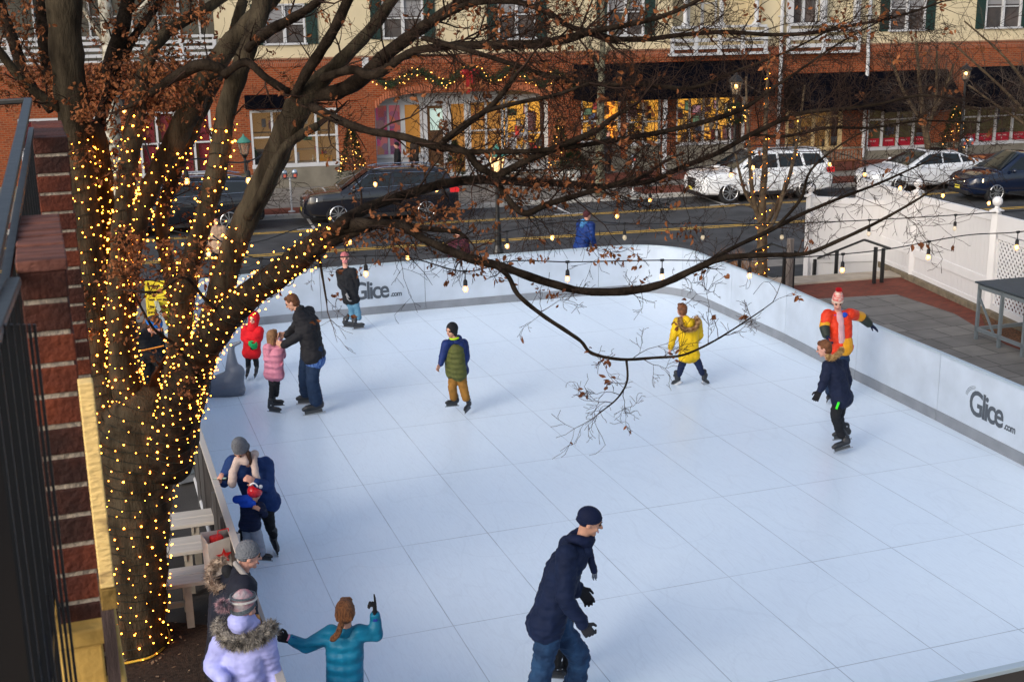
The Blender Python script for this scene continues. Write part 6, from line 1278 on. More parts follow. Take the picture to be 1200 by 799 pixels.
# --- woman in lavender
p = Person('woman in a lavender jacket with grey fur hood and pink grey pompom hat', (288, 925), 1.66, face=148, pitch=5, group=GR)
p.set(head=(286, 712), neck=(287, 738), chest=(282, 768), pelvis=(284, 822), shL=(262, 752, .0), shR=(310, 752, -.02), elL=(249, 779, -.03), wrL=(262, 796, -.18), elR=(318, 781, .05), wrR=(325, 800, .0))
p.default(); p.body(SKIN2); C_LAV = cloth('lavender_shell', (.35, .37, .72), .5, wr=.8, sc=9); p.jacket(C_LAV, 1.10, .16, 1.22, .012, .014); p.trousers(C_DKG)
n_ = p.J['neck']; q = MB(); q.cone(p.P(281, 728, -.05), .09, p.P(289, 732, 0), .095, 12); q.cone(p.P(288, 736), .08, p.P(296, 730, .02), .06, 12); blob('hood', q, C_LAV, p.t, .011, 4, .5, .008, 12)
ring = [p.P(*a) for a in ((257, 731, .06), (260, 741, -.02), (268, 748, -.10), (280, 752, -.14), (292, 750, -.15), (304, 745, -.12), (314, 738, -.04), (317, 733, .04))]
fur('fur_trim', [a for a, r_ in smooth_line([(a, .05) for a in ring], 4)], .058, fur_mat('grey_fur', (.06, .052, .046), (.44, .40, .35)), p.t, 7000, .045)
M_KN = mat('pink_grey_knit', (.42, .17, .2), .95, col2=(.35, .36, .38), scale=9, bump=.9, bscale=45)
bn = p.beanie(M_KN, .025, mat('slate_knit', (.09, .11, .13), .95, bump=.8, bscale=60), mat('pom_yarn', (.45, .25, .28), .95, col2=(.12, .13, .16), scale=25), (261, 708, -.12))
q = MB(); f, sd_, u = p.head_dirs(); c = p.J['head']; N = 24
for zz, rr_, mm in ((.075, .098, 'pale_knit_band'), (.10, .090, 'slate_knit')):
    q = MB(); q.tube([c+u*zz-f*.012+sd_*math.cos(2*PI*j/N)*rr_*.93+f*math.sin(2*PI*j/N)*rr_*1.08 for j in range(N+1)], .009, 5); q.build('knit_band', MATS.get(mm) or mat('pale_knit_band', (.55, .52, .5), .95), bn)
q = MB(); [q.cone(p.P(298+j*2, 722, .03), .018, p.P(302+j*2.2, 737-j, .05), .012, 8) for j in range(3)]; blob('hair', q, mat('blonde_hair', (.42, .22, .08), .6, var=.3, scale=20), p.t, .006, 2)
# --- spectator with grey beanie and dark parka
p = Person('spectator in a grey beanie and dark parka with a brown fur hood beside the board', (283, 846), 1.64, face=112, pitch=12, group=GR, fat=1.28)
p.set(head=(291, 650), neck=(281, 672), chest=(273, 700), pelvis=(270, 755), shL=(266, 688, .14), shR=(284, 690, -.16), elR=(290, 722, -.2), wrR=(302, 738, -.1))
p.default(); p.body(SKIN2); p.jacket(cloth('black_parka', (.010, .012, .022)), 1.2, .2, 1.15, .013, .012); p.trousers(C_DKG); p.beanie(C_GREYB, .01)
ring = [p.P(*a) for a in ((262, 656, .10), (252, 660, .12), (246, 672, .06), (250, 685, -.06), (262, 691, -.12), (272, 690, -.14), (277, 684, -.14))]
fur('fur_trim', [a for a, r_ in smooth_line([(a, .05) for a in ring], 4)], .04, fur_mat('brown_fur', (.10, .06, .04), (.40, .31, .24)), p.t, 2600, .04, 2)
q = MB(); [q.cone(p.P(266+j*5, 668+j*5, -.02*j), .05, p.P(272+j*5, 674+j*4, -.03*j), .055, 10) for j in range(1)]; blob('hood_lining', q, C_BLACK, p.t, .011, 4)
q = MB(); q.cone(p.P(276, 660, -.08), .025, p.P(288, 675, -.12), .025, 8); q.cone(p.P(288, 675, -.12), .025, p.P(292, 685, -.14), .02, 8); blob('grey_hood_edge', q, mat('grey_jersey', (.28, .26, .25), .9), p.t, .008, 3)
# --- mother leaning with a phone
p = Person('mother in grey beanie, beige scarf and navy coat leaning over the toddler with a phone', (322, 646), 1.66, face=-22, pitch=38, group=GR)
p.set(head=(283, 527, -.22), neck=(292, 538, -.12), chest=(296, 556, -.05), pelvis=(306, 583, .08), shR=(273, 543, -.1), shL=(311, 545, -.05), elR=(265, 560, -.2), wrR=(263, 565, -.3), handR=(259, 561, -.32), elL=(314, 570, -.2), wrL=(301, 566, -.34), handL=(294, 562, -.38), hipL=(313, 587, .06), hipR=(298, 587, .1), knL=(315, 610, .02), anL=(321, 629, .0), knR=(288, 612, .15), anR=(283, 632, .2))
p.default(); p.body(SKIN2, ('r', 'g')); p.trousers(C_BLACK, 1.0, 1.0, .05); C_NB = cloth('navy_blue_fleece', (.008, .03, .12)); p.jacket(C_NB, 1.12, .05, 1.25, .012, .010); p.beanie(C_GREYB, .045)
q = MB(); q.cone(p.P(287, 536, -.24), .05, p.P(299, 532, -.1), .045, 10); q.cone(p.P(279, 538, -.26), .045, p.P(273, 553, -.32), .045, 10); q.cone(p.P(273, 553, -.32), .045, p.P(272, 566, -.34), .05, 10); q.cone(p.P(297, 536, -.2), .04, p.P(299, 553, -.28), .038, 10); q.cone(p.P(299, 553, -.28), .038, p.P(302, 562, -.3), .036, 10); q.cone(p.P(279, 538, -.26), .045, p.P(288, 541, -.27), .04, 10)
blob('scarf', q, cloth('beige_knit_scarf', (.48, .38, .34), .9), p.t, .01, 4, .5, .006, 14)
q = MB(); q.cone(p.P(291, 531, -.26), .03, p.P(294, 543, -.25), .02, 8); blob('hair', q, mat('dark_brown_hair', (.035, .016, .010), .6), p.t, .008, 2)
c = p.P(258, 561, -.33); q = MB(); q.bar(c-XH*.07, c+XH*.07, .075, .012, up=(0, .2, 1)); q.build('phone', mat('phone_black', (.02, .025, .02), .3), p.t, bevel=.004); q = MB(); q.bar(c-XH*.06+Vector((0, 0, .008)), c+XH*.06+Vector((0, 0, .008)), .062, .003, up=(0, .2, 1)); q.build('phone_screen', mat('phone_screen', (.2, .3, .25), .2, emit=(.5, .7, .6), estr=.3), p.t)
p.skate('L', (321, 641, .06), (325, 650, -.1)); p.skate('R', (282, 642, .2), (280, 648, .05))
# --- toddler in the red helmet
p = Person('toddler in a red helmet, blue hood and grey trousers held by the mother', (301, 660), .98, face=165, group=GR)
p.set(head=(299, 577), neck=(295, 588), chest=(295, 597), pelvis=(293, 612), shR=(305, 593, -.02), shL=(287, 593, .0), elR=(310, 602, -.05), wrR=(306, 598, -.1), handR=(301, 595, -.11), anR=(306, 649), anL=(291, 646, .1))
p.default(); p.body(SKIN, (0, 'r')); p.jacket(cloth('navy_padded', (.008, .014, .045), q=6), 1.15, .04, 1.15, .010, .006); p.trousers(cloth('pale_grey_trousers', (.26, .28, .33)), 1.2, 1.25, .065)
q = MB(); q.cone(p.P(291, 585, -.03), .055, p.P(277, 585, -.02), .045, 10); q.cone(p.P(285, 590, -.03), .045, p.P(296, 590, -.06), .04, 10); blob('hood', q, cloth('bright_blue', (.01, .07, .5)), p.t, .008, 4)
f, sd_, u = p.head_dirs(); c = p.J['head']; h = p.hk; q = MB(); q.sph(c+u*.03*h, (.105*h, .12*h, .098*h), 20, 14, Matrix((sd_, f, u)).transposed()); q.tube([c+u*.0*h, c-u*.03*h], [.10*h, .09*h], 18); he = blob('helmet', q, mat('red_helmet', (.62, .012, .02), .25, coat=.6), p.t, .007, 3)
q = MB(); q.tube([p.P(293+1.5*j, 568-4*math.sin(j*.45)+.6*j, -.13) for j in range(7)], .008, 6); q.build('white_stripe', M_WHITE, he); q = MB(); q.sph(p.P(305.5, 570, -.1), .022, 8, 6); q.build('vent', M_HOLDW, he)
p.skate('R', (303, 656), (316, 657), g=1.1); p.skate('L', (288, 655, .1), (296, 656, .1), g=1.1)
# --- man in dark jacket with the two girls
p = Person('man in a black zip jacket and jeans reaching out to the girl in pink', (364, 484), 1.84, face=-96, pitch=28, group=GR)
p.set(head=(342.5, 354), neck=(351, 362), chest=(361, 380), pelvis=(366, 410), shL=(356, 370, .0), shR=(362, 366, .2), elL=(351, 393, -.16), wrL=(333, 404, -.16), handL=(326, 402, -.12), elR=(346, 384, .16), wrR=(336, 392, .06), handR=(330, 392, .02), hipL=(370, 413, -.07), hipR=(360, 412, .1), knL=(366, 445, -.1), anL=(371, 472, -.05), knR=(357, 440, .16), anR=(359, 461, .5))
p.default(); p.body(SKIN, ('r', 'r')); p.jacket(cloth('black_softshell', (.012, .012, .015)), 1.14, .06, 1.12); p.collar(C_BLACK, 1.02); p.trousers(C_JEAND, 1.18, 1.18, .07, .011, .01); p.hair(mat('short_brown_hair', (.09, .035, .015), .8, var=.3, scale=30))
q = MB(); s_ = p.J['pelvis']; up = (p.J['neck']-s_).normalized(); [q.cone(s_-up*.10+p.side*sg*.06, .142, s_-up*.16+p.side*sg*.06, .142, 12) for sg in (-1, 1)]; blob('shirt_hem', q, mat('blue_plaid', (.01, .04, .22), .8, col2=(.1, .2, .42), scale=18, stretch=(3, 3, .6)), p.t, .012, 3)
w_ = p.J['wrR']; d = (w_-p.J['elR']).normalized(); q = MB(); q.tube([w_-d*.02, w_+d*.02], .048, 10); q.build('shirt_cuff', MATS['blue_plaid'], p.t)
p.skate('L', (381, 483, -.05), (356, 487.5, -.12), g=1.15); p.skate('R', (371, 473, .45), (348, 474, .4), g=1.1)
# --- girl in pink
p = Person('little girl in a pink padded jacket and black leggings facing the man', (322, 485), 1.26, face=140, pitch=-8, group=GR)
p.set(head=(320, 394), neck=(320, 405), chest=(321, 413), pelvis=(321, 434), shL=(314, 408, .05), shR=(328, 408, -.02), elL=(313, 420, -.02), wrL=(322, 424, -.05), elR=(331, 416, .08), wrR=(330, 405, .16), knR=(324, 452), anR=(324, 464, .12), knL=(319, 453), anL=(317, 471, -.04))
p.default(); p.body(); C_PINK = cloth('pink_padded', (.52, .19, .26), .6, q=3.5); p.jacket(C_PINK, 1.2, .07, 1.25, .011, .010); p.trousers(C_BLACK, 1.0, 1.0, .05); p.hood_down(C_PINK)
p.hair(mat('light_brown_hair', (.20, .10, .045), .7, var=.35, scale=20, stretch=(5, 5, 1)), .10, 1.12); p.gloves(C_PINK, 'r', 'r'); p.skate('L', (313, 482), (330, 484)); p.skate('R', (317, 476, .12), (334, 475, .1))
# --- child in red
p = Person('small child in a red hooded coat with a green mitten beside the whale', (295, 443), 1.1, face=-12, group=GR)
p.set(head=(297, 374), neck=(296, 384), chest=(296, 393), pelvis=(295, 408), elL=(304, 396), wrL=(300, 403, -.1), elR=(286, 396), wrR=(292, 402, -.14), anL=(301, 430), anR=(291, 431))
p.default(); p.body(SKIN2); C_RED = cloth('red_wool', (.55, .008, .015)); p.jacket(C_RED, 1.3, .12, 1.35, .012, .006); p.trousers(C_BLACK, 1.05); p.skate('L', (300, 441), (298, 444, -.2)); p.skate('R', (289, 441), (288, 445, -.2))
f, sd_, u = p.head_dirs(); c = p.J['head']; q = MB(); q.sph(c+u*.02-f*.03, (.095, .10, .115), 16, 12, Matrix((sd_, f, u)).transposed()); q.cone(c-f*.03, .09, p.J['neck'], .085, 12); blob('hood', q, C_RED, p.t, .01, 3)
q = MB(); p.hand_shape(q, 'R', 'g', 1.9); blob('mitten', q, cloth('green_fleece', (.01, .30, .09)), p.t, .008, 4); p.gloves(C_BLACK, 'r', None)
# --- helper behind the tree stems
p = Person('person in black with a bright blue headband standing outside the rink behind the stems', (178, 528), 1.66, face=60, pitch=25, group=GR)
p.set(head=(181, 380), neck=(172, 388), chest=(172, 406), pelvis=(174, 440), elR=(186, 424, -.1), wrR=(194, 430, -.2)); p.default(); p.body(SKIN2); p.jacket(C_BLACK, 1.2, .15, 1.15); p.trousers(C_BLACK); p.gloves(C_DKG, None, 'r'); p.shoe('L'); p.shoe('R')
p.hair(mat('dark_brown_hair', (.035, .016, .010), .6), .12, 1.05); f, sd_, u = p.head_dirs(); c = p.J['head']; h = p.hk; N = 20
for zz, rr_ in ((.035, 1.06), (.015, 1.10), (.055, 1.0)): q = MB(); q.tube([c+u*zz*h-f*.008+sd_*math.cos(2*PI*j/N)*.085*h*rr_+f*math.sin(2*PI*j/N)*.098*h*rr_ for j in range(N+1)], .014, 6); q.build('headband', mat('bright_blue_knit', (.01, .12, .42), .9), p.t)
q = MB(); q.tube([p.P(150, 412, -.25), p.P(170, 410, -.28), p.P(192, 405, -.25)], .009, 6); q.build('orange_lanyard', mat('orange_strap', (.65, .22, .02), .6), p.t)
# --- boy in navy and olive
p = Person('boy in a navy and olive jacket, black hat and mustard trousers in mid rink', (536, 484), 1.36, face=-42, pitch=10, group=GR)
p.set(head=(529.5, 386.5), neck=(533, 397.5), chest=(534, 410), pelvis=(536, 432), shR=(523, 403.5, -.05), shL=(543, 402.5, .06), elR=(518.5, 418, -.06), wrR=(516.5, 426, -.1), handR=(514, 430, -.12), elL=(546.5, 418, .0), wrL=(542, 431, -.08), handL=(539.5, 438, -.1), hipR=(531, 434, 0), hipL=(541, 434, 0), knR=(530, 453, -.02), anR=(532, 467, .05), knL=(543, 454, -.02), anL=(546.5, 467.5, -.05))
p.default(); p.body(SKIN, ('r', 'r')); C_OL = cloth('olive_quilt', (.075, .085, .022), .7, q=4); C_NV = cloth('bright_navy', (.008, .022, .11), .6)
p.trousers(cloth('mustard_cotton', (.24, .115, .022)), 1.12, 1.15, .062, .010, .009); p.jacket(C_NV, 1.12, .02, 1.2, .011, .008)
q = MB(); k = p.k; J = p.J; up = (J['neck']-J['pelvis']).normalized()
for sg in (-1, 1): q.cone(J['chest']-up*.01+p.side*sg*.055*k+p.f*.03, .155*k, J['pelvis']-up*.05+p.side*sg*.065*k+p.f*.03, .162*k, 14)
blob('olive_panel', q, C_OL, p.t, .010, 3, .5, .005, 9)
f, sd_, u = p.head_dirs(); c = p.J['head']; h = p.hk; q = MB(); q.sph(c+u*.02-f*.014, (.094*h, .104*h, .106*h), 16, 12, Matrix((sd_, f, u)).transposed()); 
for sg in (-1, 1): q.cone(c+sd_*sg*.07*h, .035*h, c+sd_*sg*.068*h-u*.08*h, .028*h, 8)
q.cone(c-f*.06*h, .06*h, c-f*.055*h-u*.07*h, .05*h, 8); blob('earflap_hat', q, C_BLACK, p.t, .009, 3)
q = MB(); q.tube([p.J['neck']+u*.03+sd_*math.cos(a)*.068+f*math.sin(a)*.068 for a in [x*.3-.2 for x in range(12)]], .016, 6); q.build('lime_collar', mat('lime_fleece', (.35, .55, .01), .8), p.t); p.hood_down(C_NV)
p.skate('R', (538, 475.5, .08), (521.5, 477, -.02)); p.skate('L', (553.5, 476.5, .12), (543, 487, -.18))
# --- child in yellow
p = Person('child in a yellow coat with a brown fur hood, seen from behind with legs apart', (809, 452), 1.34, face=202, group=GR)
p.set(head=(799, 363), neck=(804, 373), chest=(807, 385), pelvis=(807, 411), shL=(794.5, 377, .02), shR=(817, 378, .02), elL=(789, 394, .0), wrL=(786, 407, -.03), handL=(784.5, 413, -.05), elR=(820, 393, .1), wrR=(813, 402, .2), hipL=(802, 413), hipR=(813, 413), knL=(798.5, 429), anL=(795.5, 439.5), knR=(819, 427), anR=(823, 438.5))
p.default(); p.body(SKIN2, ('r', 0)); C_YEL = cloth('yellow_shell', (.62, .40, .006), .55, wr=.8, sc=9); p.trousers(cloth('navy_denim', (.008, .016, .05)), 1.05, 1.05, .052); p.jacket(C_YEL, 1.17, .10, 1.22, .011, .010)
p.hair(mat('auburn_hair', (.14, .055, .025), .6, var=.35, scale=22), 0, 1.05); ring = [p.P(*a) for a in ((797, 372, -.06), (797, 379, -.12), (801, 385, -.17), (808, 386, -.18), (815, 384, -.16), (818, 377, -.10), (816, 371, -.05))]
fur('fur_trim', [a for a, r_ in smooth_line([(a, .05) for a in ring], 4)], .034, fur_mat('tan_fur', (.14, .06, .02), (.50, .32, .16)), p.t, 2600, .035, 4)
q = MB(); q.cone(p.P(804, 374, -.06), .06, p.P(808, 379, -.12), .07, 10); blob('hood', q, C_YEL, p.t, .01, 3)
p.skate('L', (799, 449, .0), (791, 453, .1), M_HOLDW); p.skate('R', (822, 449, -.02), (829, 453.5, .1), M_HOLDW)
# --- skater in the red, yellow and blue jacket
p = Person('skater in a red, orange and blue jacket and pompom hat leaning on the right board', (979, 474), 1.58, face=-6, pitch=24, group=GR)
p.set(head=(981.5, 353.5, -.05), neck=(983, 366), chest=(984, 380), pelvis=(984, 404), shR=(970, 369, -.02), shL=(996, 368, .05), elR=(966, 382, -.06), wrR=(968, 392, -.14), handR=(970, 399, -.2), elL=(1009, 371, .22), wrL=(1018, 379, .28), handL=(1028, 386, .3), anR=(972, 462, .1), anL=(986, 462, .1))
p.default(); p.body(SKIN2); p.trousers(C_JEAND, 1.1, 1.15, .06); C_RO = cloth('red_orange_shell', (.62, .035, .008), .5); C_AM = cloth('amber_shell', (.62, .28, .01), .5); C_GY = cloth('dark_olive_shell', (.02, .028, .022), .5)
p.jacket(C_RO, 1.12, .03, 1.25, .011, .010); J = p.J; k = p.k
for a in 'LR':
    e = J['el'+a]; w_ = J['wr'+a]; q = MB(); m0 = J['sh'+a].lerp(e, .55); q.cone(m0, .090*k, e, .084*k, 12); q.cone(e, .084*k, e.lerp(w_, .25), .080*k, 12); blob('yellow_sleeve_band', q, C_AM, p.t, .009, 3)
    q = MB(); q.cone(e.lerp(w_, .2), .086*k, w_, .070*k, 12); blob('dark_sleeve_band', q, C_GY, p.t, .009, 3)
q = MB(); q.cone(J['pelvis']+p.side*.06*k+Vector((0, 0, .05)), .148*k, J['pelvis']+p.side*.07*k-Vector((0, 0, .04)), .152*k, 12); blob('yellow_hem_panel', q, C_AM, p.t, .010, 3)
q = MB(); q.cone(J['neck']+p.f*.04-Vector((0, 0, .03)), .066*k, J['chest']+p.f*.085*k, .070*k, 12); q.cone(J['chest']+p.f*.085*k, .070*k, J['pelvis']+p.f*.088*k+Vector((0, 0, .09)), .072*k, 12); blob('pink_jumper', q, cloth('pale_pink_knit', (.50, .30, .33)), p.t, .010, 3)
p.hood_down(cloth('bright_blue', (.01, .07, .5))); p.gloves(C_NAVY, 'f', 'r')
bn = p.beanie(mat('red_cream_knit', (.55, .05, .05), .95, col2=(.62, .5, .42), scale=16, stretch=(1, 1, 2.5)), .05, mat('cream_knit', (.6, .5, .4), .95), mat('red_yarn', (.6, .01, .02), .95, bump=.8, bscale=80), (983, 339, -.1), .012)
p.skate('R', (970, 468, .2), (968, 473, -.1)); p.skate('L', (988, 469, .2), (986, 474, -.1))
# --- boy in dark coat
p = Person('boy in a dark coat with tan fur hood and a green thigh stripe gliding past', (987, 531), 1.5, face=-112, pitch=15, group=GR)
p.set(head=(966, 408), neck=(974, 420), chest=(979, 434), pelvis=(985, 460), shL=(970, 429, -.08), shR=(988, 428, .1), elL=(966, 446, -.14), wrL=(961, 457, -.2), handL=(958, 463, -.22), elR=(993, 446, .1), wrR=(992, 459, .1), hipL=(983, 463, -.05), hipR=(988, 463, .07), knL=(979, 488, -.08), anL=(987, 512, .0), knR=(983, 486, .08), anR=(985, 505, .3))
p.default(); p.body(SKIN2); p.trousers(C_BLACK, 1.08, 1.12, .056); p.jacket(cloth('dark_navy_coat', (.007, .012, .035)), 1.13, .10, 1.15); p.hair(mat('brown_hair', (.13, .05, .02), .7, var=.3, scale=22)); p.gloves(C_BG)
ring = [p.P(*a) for a in ((970, 417, -.10), (974, 419, -.15), (980, 416, -.12), (985, 412, -.02), (986, 408, .08))]
fur('fur_trim', [a for a, r_ in smooth_line([(a, .05) for a in ring], 4)], .032, fur_mat('sandy_fur', (.24, .13, .04), (.55, .36, .16)), p.t, 1800, .03, 6)
q = MB(); a, b_ = p.P(983, 471, -.22), p.P(980, 479, -.21); q.bar(a, b_, .028, .02, up=FH*-1); q.build('green_stripe', mat('neon_green', (.05, .85, .03), .5), p.t, bevel=.005)
p.skate('L', (1001, 524, -.05), (976, 531.5, -.1), g=1.12); p.skate('R', (997, 514.5, .28), (977, 516, .25), g=1.1)
# --- skater by the far board in light jeans
p = Person('skater in a black jacket and light blue jeans standing against the far board', (414, 387), 1.5, face=8, pitch=0, group=GR, fat=.86)
p.set(head=(404, 302), neck=(405, 313), chest=(406, 325), pelvis=(411, 347), shR=(398, 319), shL=(414, 318), elR=(399, 334, -.05), wrR=(406, 343, -.12), handR=(407, 348, -.14), elL=(418, 332), wrL=(417, 344), anR=(412, 373), anL=(421, 374), knR=(412, 361), knL=(418, 361))
p.default(); p.body(SKIN2, ('r', 0), .011); p.trousers(cloth('light_denim', (.06, .17, .27), col2=(.11, .25, .36)), 1.05, 1.05, .056); p.jacket(C_BLACK, 1.15, .07, 1.2); p.beanie(mat('rose_knit', (.42, .13, .14), .95), 0); q = MB(); p.hand_shape(q, 'R', 'r', 1.3); blob('glove', q, mat('grey_glove', (.22, .22, .23), .9), p.t, .008, 2)
q = MB(); c = p.J['head']; q.sph(c+p.f*.07-Vector((0, 0, .05)), (.055, .05, .045), 10, 8); q.build('face_mask', mat('pink_mask', (.55, .2, .2), .8), p.t, smooth=True)
p.skate('R', (403, 383.5), (414, 384), M_HOLD); p.skate('L', (415, 386), (426, 384.5), M_HOLD)
# --- people beyond the boards
def passer(label, base, z0, H, face, head, jk, tr, hat=None, hair=None, pitch=0, **kw):
    p = Person(label, base, H, face=face, pitch=pitch, z0=z0, group='people on the street'); 
    if head: p.set(head=head)
    p.set(**kw); p.default(); p.body(SKIN2, (1 and 'r', 'r'), .013); p.jacket(jk, 1.14, .1, 1.15, .015); p.trousers(tr, 1.1, 1.1, .06, .015); p.shoe('L'); p.shoe('R')
    if hat: p.beanie(hat)
    if hair: p.hair(hair)
    return p
C_BLU = cloth('bright_blue_jacket', (.006, .03, .16), .6)
p = passer('man in a blue hooded jacket and dark cap on the pavement beyond the far board', (682, 331), -.8, 1.8, 130, (688, 252), C_BLU, cloth('khaki_cotton', (.20, .13, .07)), hat=mat('maroon_cap', (.06, .015, .02), .9)); p.hood_down(cloth('sky_blue_lining', (.05, .18, .4)))
p = passer('person in a dark plaid jacket beyond the far board, under the drooping branch', (539, 345), -.85, 1.6, 10, None, mat('plaid_dark', (.02, .015, .03), .9, col2=(.12, .02, .03), scale=16, stretch=(3, 3, .6)), C_BLACK, hair=MATS['auburn_hair'])
p = passer('woman in a beige teddy coat with a lime green backpack crossing the street', (258, 325), -.89, 1.6, 15, None, cloth('beige_teddy', (.42, .28, .19), .95, wr=1, sc=40), C_BLACK, hair=mat('dark_brown_hair', (.03, .02, .01)))
q = MB(); n_ = p.J['chest']-p.f*.2-p.side*.05; q.cone(n_, .13, n_-Vector((0, 0, .25)), .12, 10); n2 = n_-p.side*.13+p.f*.1; q.cone(n2, .04, n2-Vector((0, 0, .25)), .04, 8); blob('backpack', q, mat('lime_nylon', (.22, .62, .02), .6), p.t, .014, 3)
q = MB(); c = p.J['wrL']-Vector((0, 0, .2)); q.box(c.x-.12, c.x+.12, c.y-.05, c.y+.05, c.z-.14, c.z+.1); q.build('shopping_bag', mat('red_white_bag', (.6, .03, .03), .6, col2=(.7, .65, .65), scale=6), p.t, bevel=.01)
passer('pedestrian in black with a dark hat on the far pavement, left of two', (467, 217), -.75, 1.66, -80, None, C_BLACK, C_BLACK, hat=C_BLACK)
passer('pedestrian with brown hair on the far pavement, right of two', (487, 214), -.75, 1.78, -60, None, cloth('brown_black_coat', (.025, .018, .014)), C_BLACK, hair=MATS['auburn_hair'])
passer('man in a dark coat walking past the yellow window behind the pavement tree', (712, 204), -.75, 1.75, 60, None, C_DKG, C_BLACK, hair=MATS['dark_hair'])
# ================================================================== OTHER TREES
def simple_tree(name_label, paths, mk, tw_n, seed, lit=(), lf=0, scale=1.0):
    """paths: lists of (px, py, ground distance, width); twigs grow along them"""
    global TW, LF, TO
    sTW, sLF, sTO = TW, LF, TO; TW, LF = MB(), MB(); rt.seed(seed)
    b = GH(*paths[0][0][:3]); t = thing('bare_tree', name_label, 'tree', b); TO = b
    for i, pts in enumerate(paths):
        P = limb(pts); PATH[name_label+str(i)] = P; q = MB(); q.tube([a-b for a, r_ in P], [r_ for a, r_ in P], 9, jit=.04); q.build('trunk' if i == 0 else 'limb', mk, t, smooth=True)
        for j in range(1, len(P)):
            a, c = P[j-1][0], P[j][0]; L = (c-a).length; d = (c-a).normalized()
            if j < len(P)*.4 and i == 0: continue
            for k_ in range(int(L*tw_n+rt.random())):
                pr_ = d.cross(Vector((rt.gauss(0, 1), rt.gauss(0, 1), rt.gauss(0, 1)))).normalized(); an = rt.uniform(.4, 1.0); grow(a.lerp(c, rt.random())-b, d*math.cos(an)+pr_*math.sin(an)+Vector((0, 0, .3)), rt.uniform(.6, 1.5)*scale, min(.02, max(.006, P[j][1]*.35)), 0, lf)
    TW.build('twigs', mat('grey_twig', (.035, .027, .022), .9, col2=(.09, .065, .05), scale=3), t)
    if LF.v: LF.build('leaves', M_LEAF, t)
    TW, LF, TO = sTW, sLF, sTO; return t
M_BRK2 = mat('pale_patchy_bark', (.055, .05, .035), .9, col2=(.20, .19, .13), scale=4, bump=.5, bscale=30); M_BRK3 = mat('brown_young_bark', (.045, .03, .018), .9, col2=(.10, .07, .04), scale=8, bump=.4)
simple_tree('young bare tree with pale patchy bark on the far pavement before the yellow windows', [[(703, 228, 44.5, 13), (703, 170, 44.5, 10), (704, 120, 44.5, 9), (706, 60, 44.5, 7), (706, 0, 44.5, 6), (705, -60, 44.5, 5)], [(704, 90, 44.5, 5), (690, 50, 44.5, 4), (672, 5, 44.5, 3)], [(706, 70, 44.5, 5), (726, 30, 44.5, 4), (745, -15, 44.5, 3)]], M_BRK2, 3.2, 21, lf=.5)
simple_tree('young bare tree with dense twigs between the two right shop windows', [[(1089, 216, 47, 9), (1088, 175, 47, 8), (1083, 145, 47, 7), (1078, 100, 47, 5), (1074, 50, 47, 4)], [(1085, 150, 47, 5), (1060, 110, 47, 4), (1045, 70, 47, 3)], [(1085, 150, 47, 5), (1105, 110, 47, 4), (1118, 75, 47, 3)], [(1084, 160, 47, 5), (1096, 120, 47, 4), (1098, 60, 47, 3)]], M_BRK3, 6.5, 22)
simple_tree('bare tree with long thin arching twigs at the right edge of the street', [[(1245, 260, 38, 10), (1240, 200, 38, 9), (1232, 160, 38, 8)], [(1234, 175, 38, 6), (1200, 130, 38, 4), (1160, 90, 38, 3), (1115, 50, 38, 2)], [(1236, 180, 38, 6), (1215, 120, 38, 4), (1180, 70, 38, 3), (1130, 25, 38, 2)], [(1238, 190, 38, 5), (1205, 150, 38, 4), (1170, 125, 38, 3), (1135, 100, 38, 2)], [(1236, 170, 38, 5), (1222, 100, 38, 3), (1200, 40, 38, 2)]], M_BRK3, 3.5, 23)
simple_tree('sycamore with mottled white bark by the porch railing at the upper left', [[(140, 262, 38, 22), (136, 200, 38, 20), (132, 150, 38, 19), (130, 80, 38, 18), (126, 30, 38, 16), (120, -20, 38, 14), (118, -70, 38, 12)], [(130, 60, 38, 8), (110, 30, 38, 6), (90, 0, 38, 5)], [(130, 45, 38, 8), (160, 15, 38, 6), (190, -15, 38, 5)]], mat('mottled_sycamore_bark', (.16, .13, .09), .85, col2=(.5, .48, .4), scale=6, bump=.4), 1.2, 24, lf=.4)
LT = 26.9-0.3
q_ = [[(893, 340, 26.4, 13), (893, 310, 26.4, 12), (893, 275, 26.4, 12), (893, 240, 26.4, 10), (896, 200, 26.4, 8), (897, 150, 26.4, 6), (899, 100, 26.4, 4), (902, 60, 26.4, 2.5)], [(892, 262, 26.4, 7), (883, 235, 26.4, 6), (879, 190, 26.4, 5), (876, 140, 26.4, 4), (874, 90, 26.4, 2.5)], [(893, 270, 26.4, 7), (910, 240, 26.4, 6), (924, 210, 26.4, 5), (935, 160, 26.4, 4), (943, 100, 26.4, 2.5)], [(893, 275, 26.3, 6), (905, 262, 26.3, 5), (914, 240, 26.3, 5), (920, 215, 26.3, 4)], [(892, 255, 26.4, 5), (873, 225, 26.4, 4), (862, 180, 26.4, 3)]]
simple_tree('slim multi stemmed tree wrapped in fairy lights behind the right hand board', q_, M_BRK3, 3.0, 25, scale=.7); NT = 'slim multi stemmed tree wrapped in fairy lights behind the right hand board'
fairy(NT+'0', 'fairy lights round the main stem of the slim tree behind the right board', 60, 335, .26, .17, 2000)
fairy(NT+'1', 'fairy lights up the left branch of the slim tree behind the right board', 150, 262, .4, .22, 2000)
fairy(NT+'2', 'fairy lights up the right branch of the slim tree behind the right board', 130, 268, .4, .22, 2000)
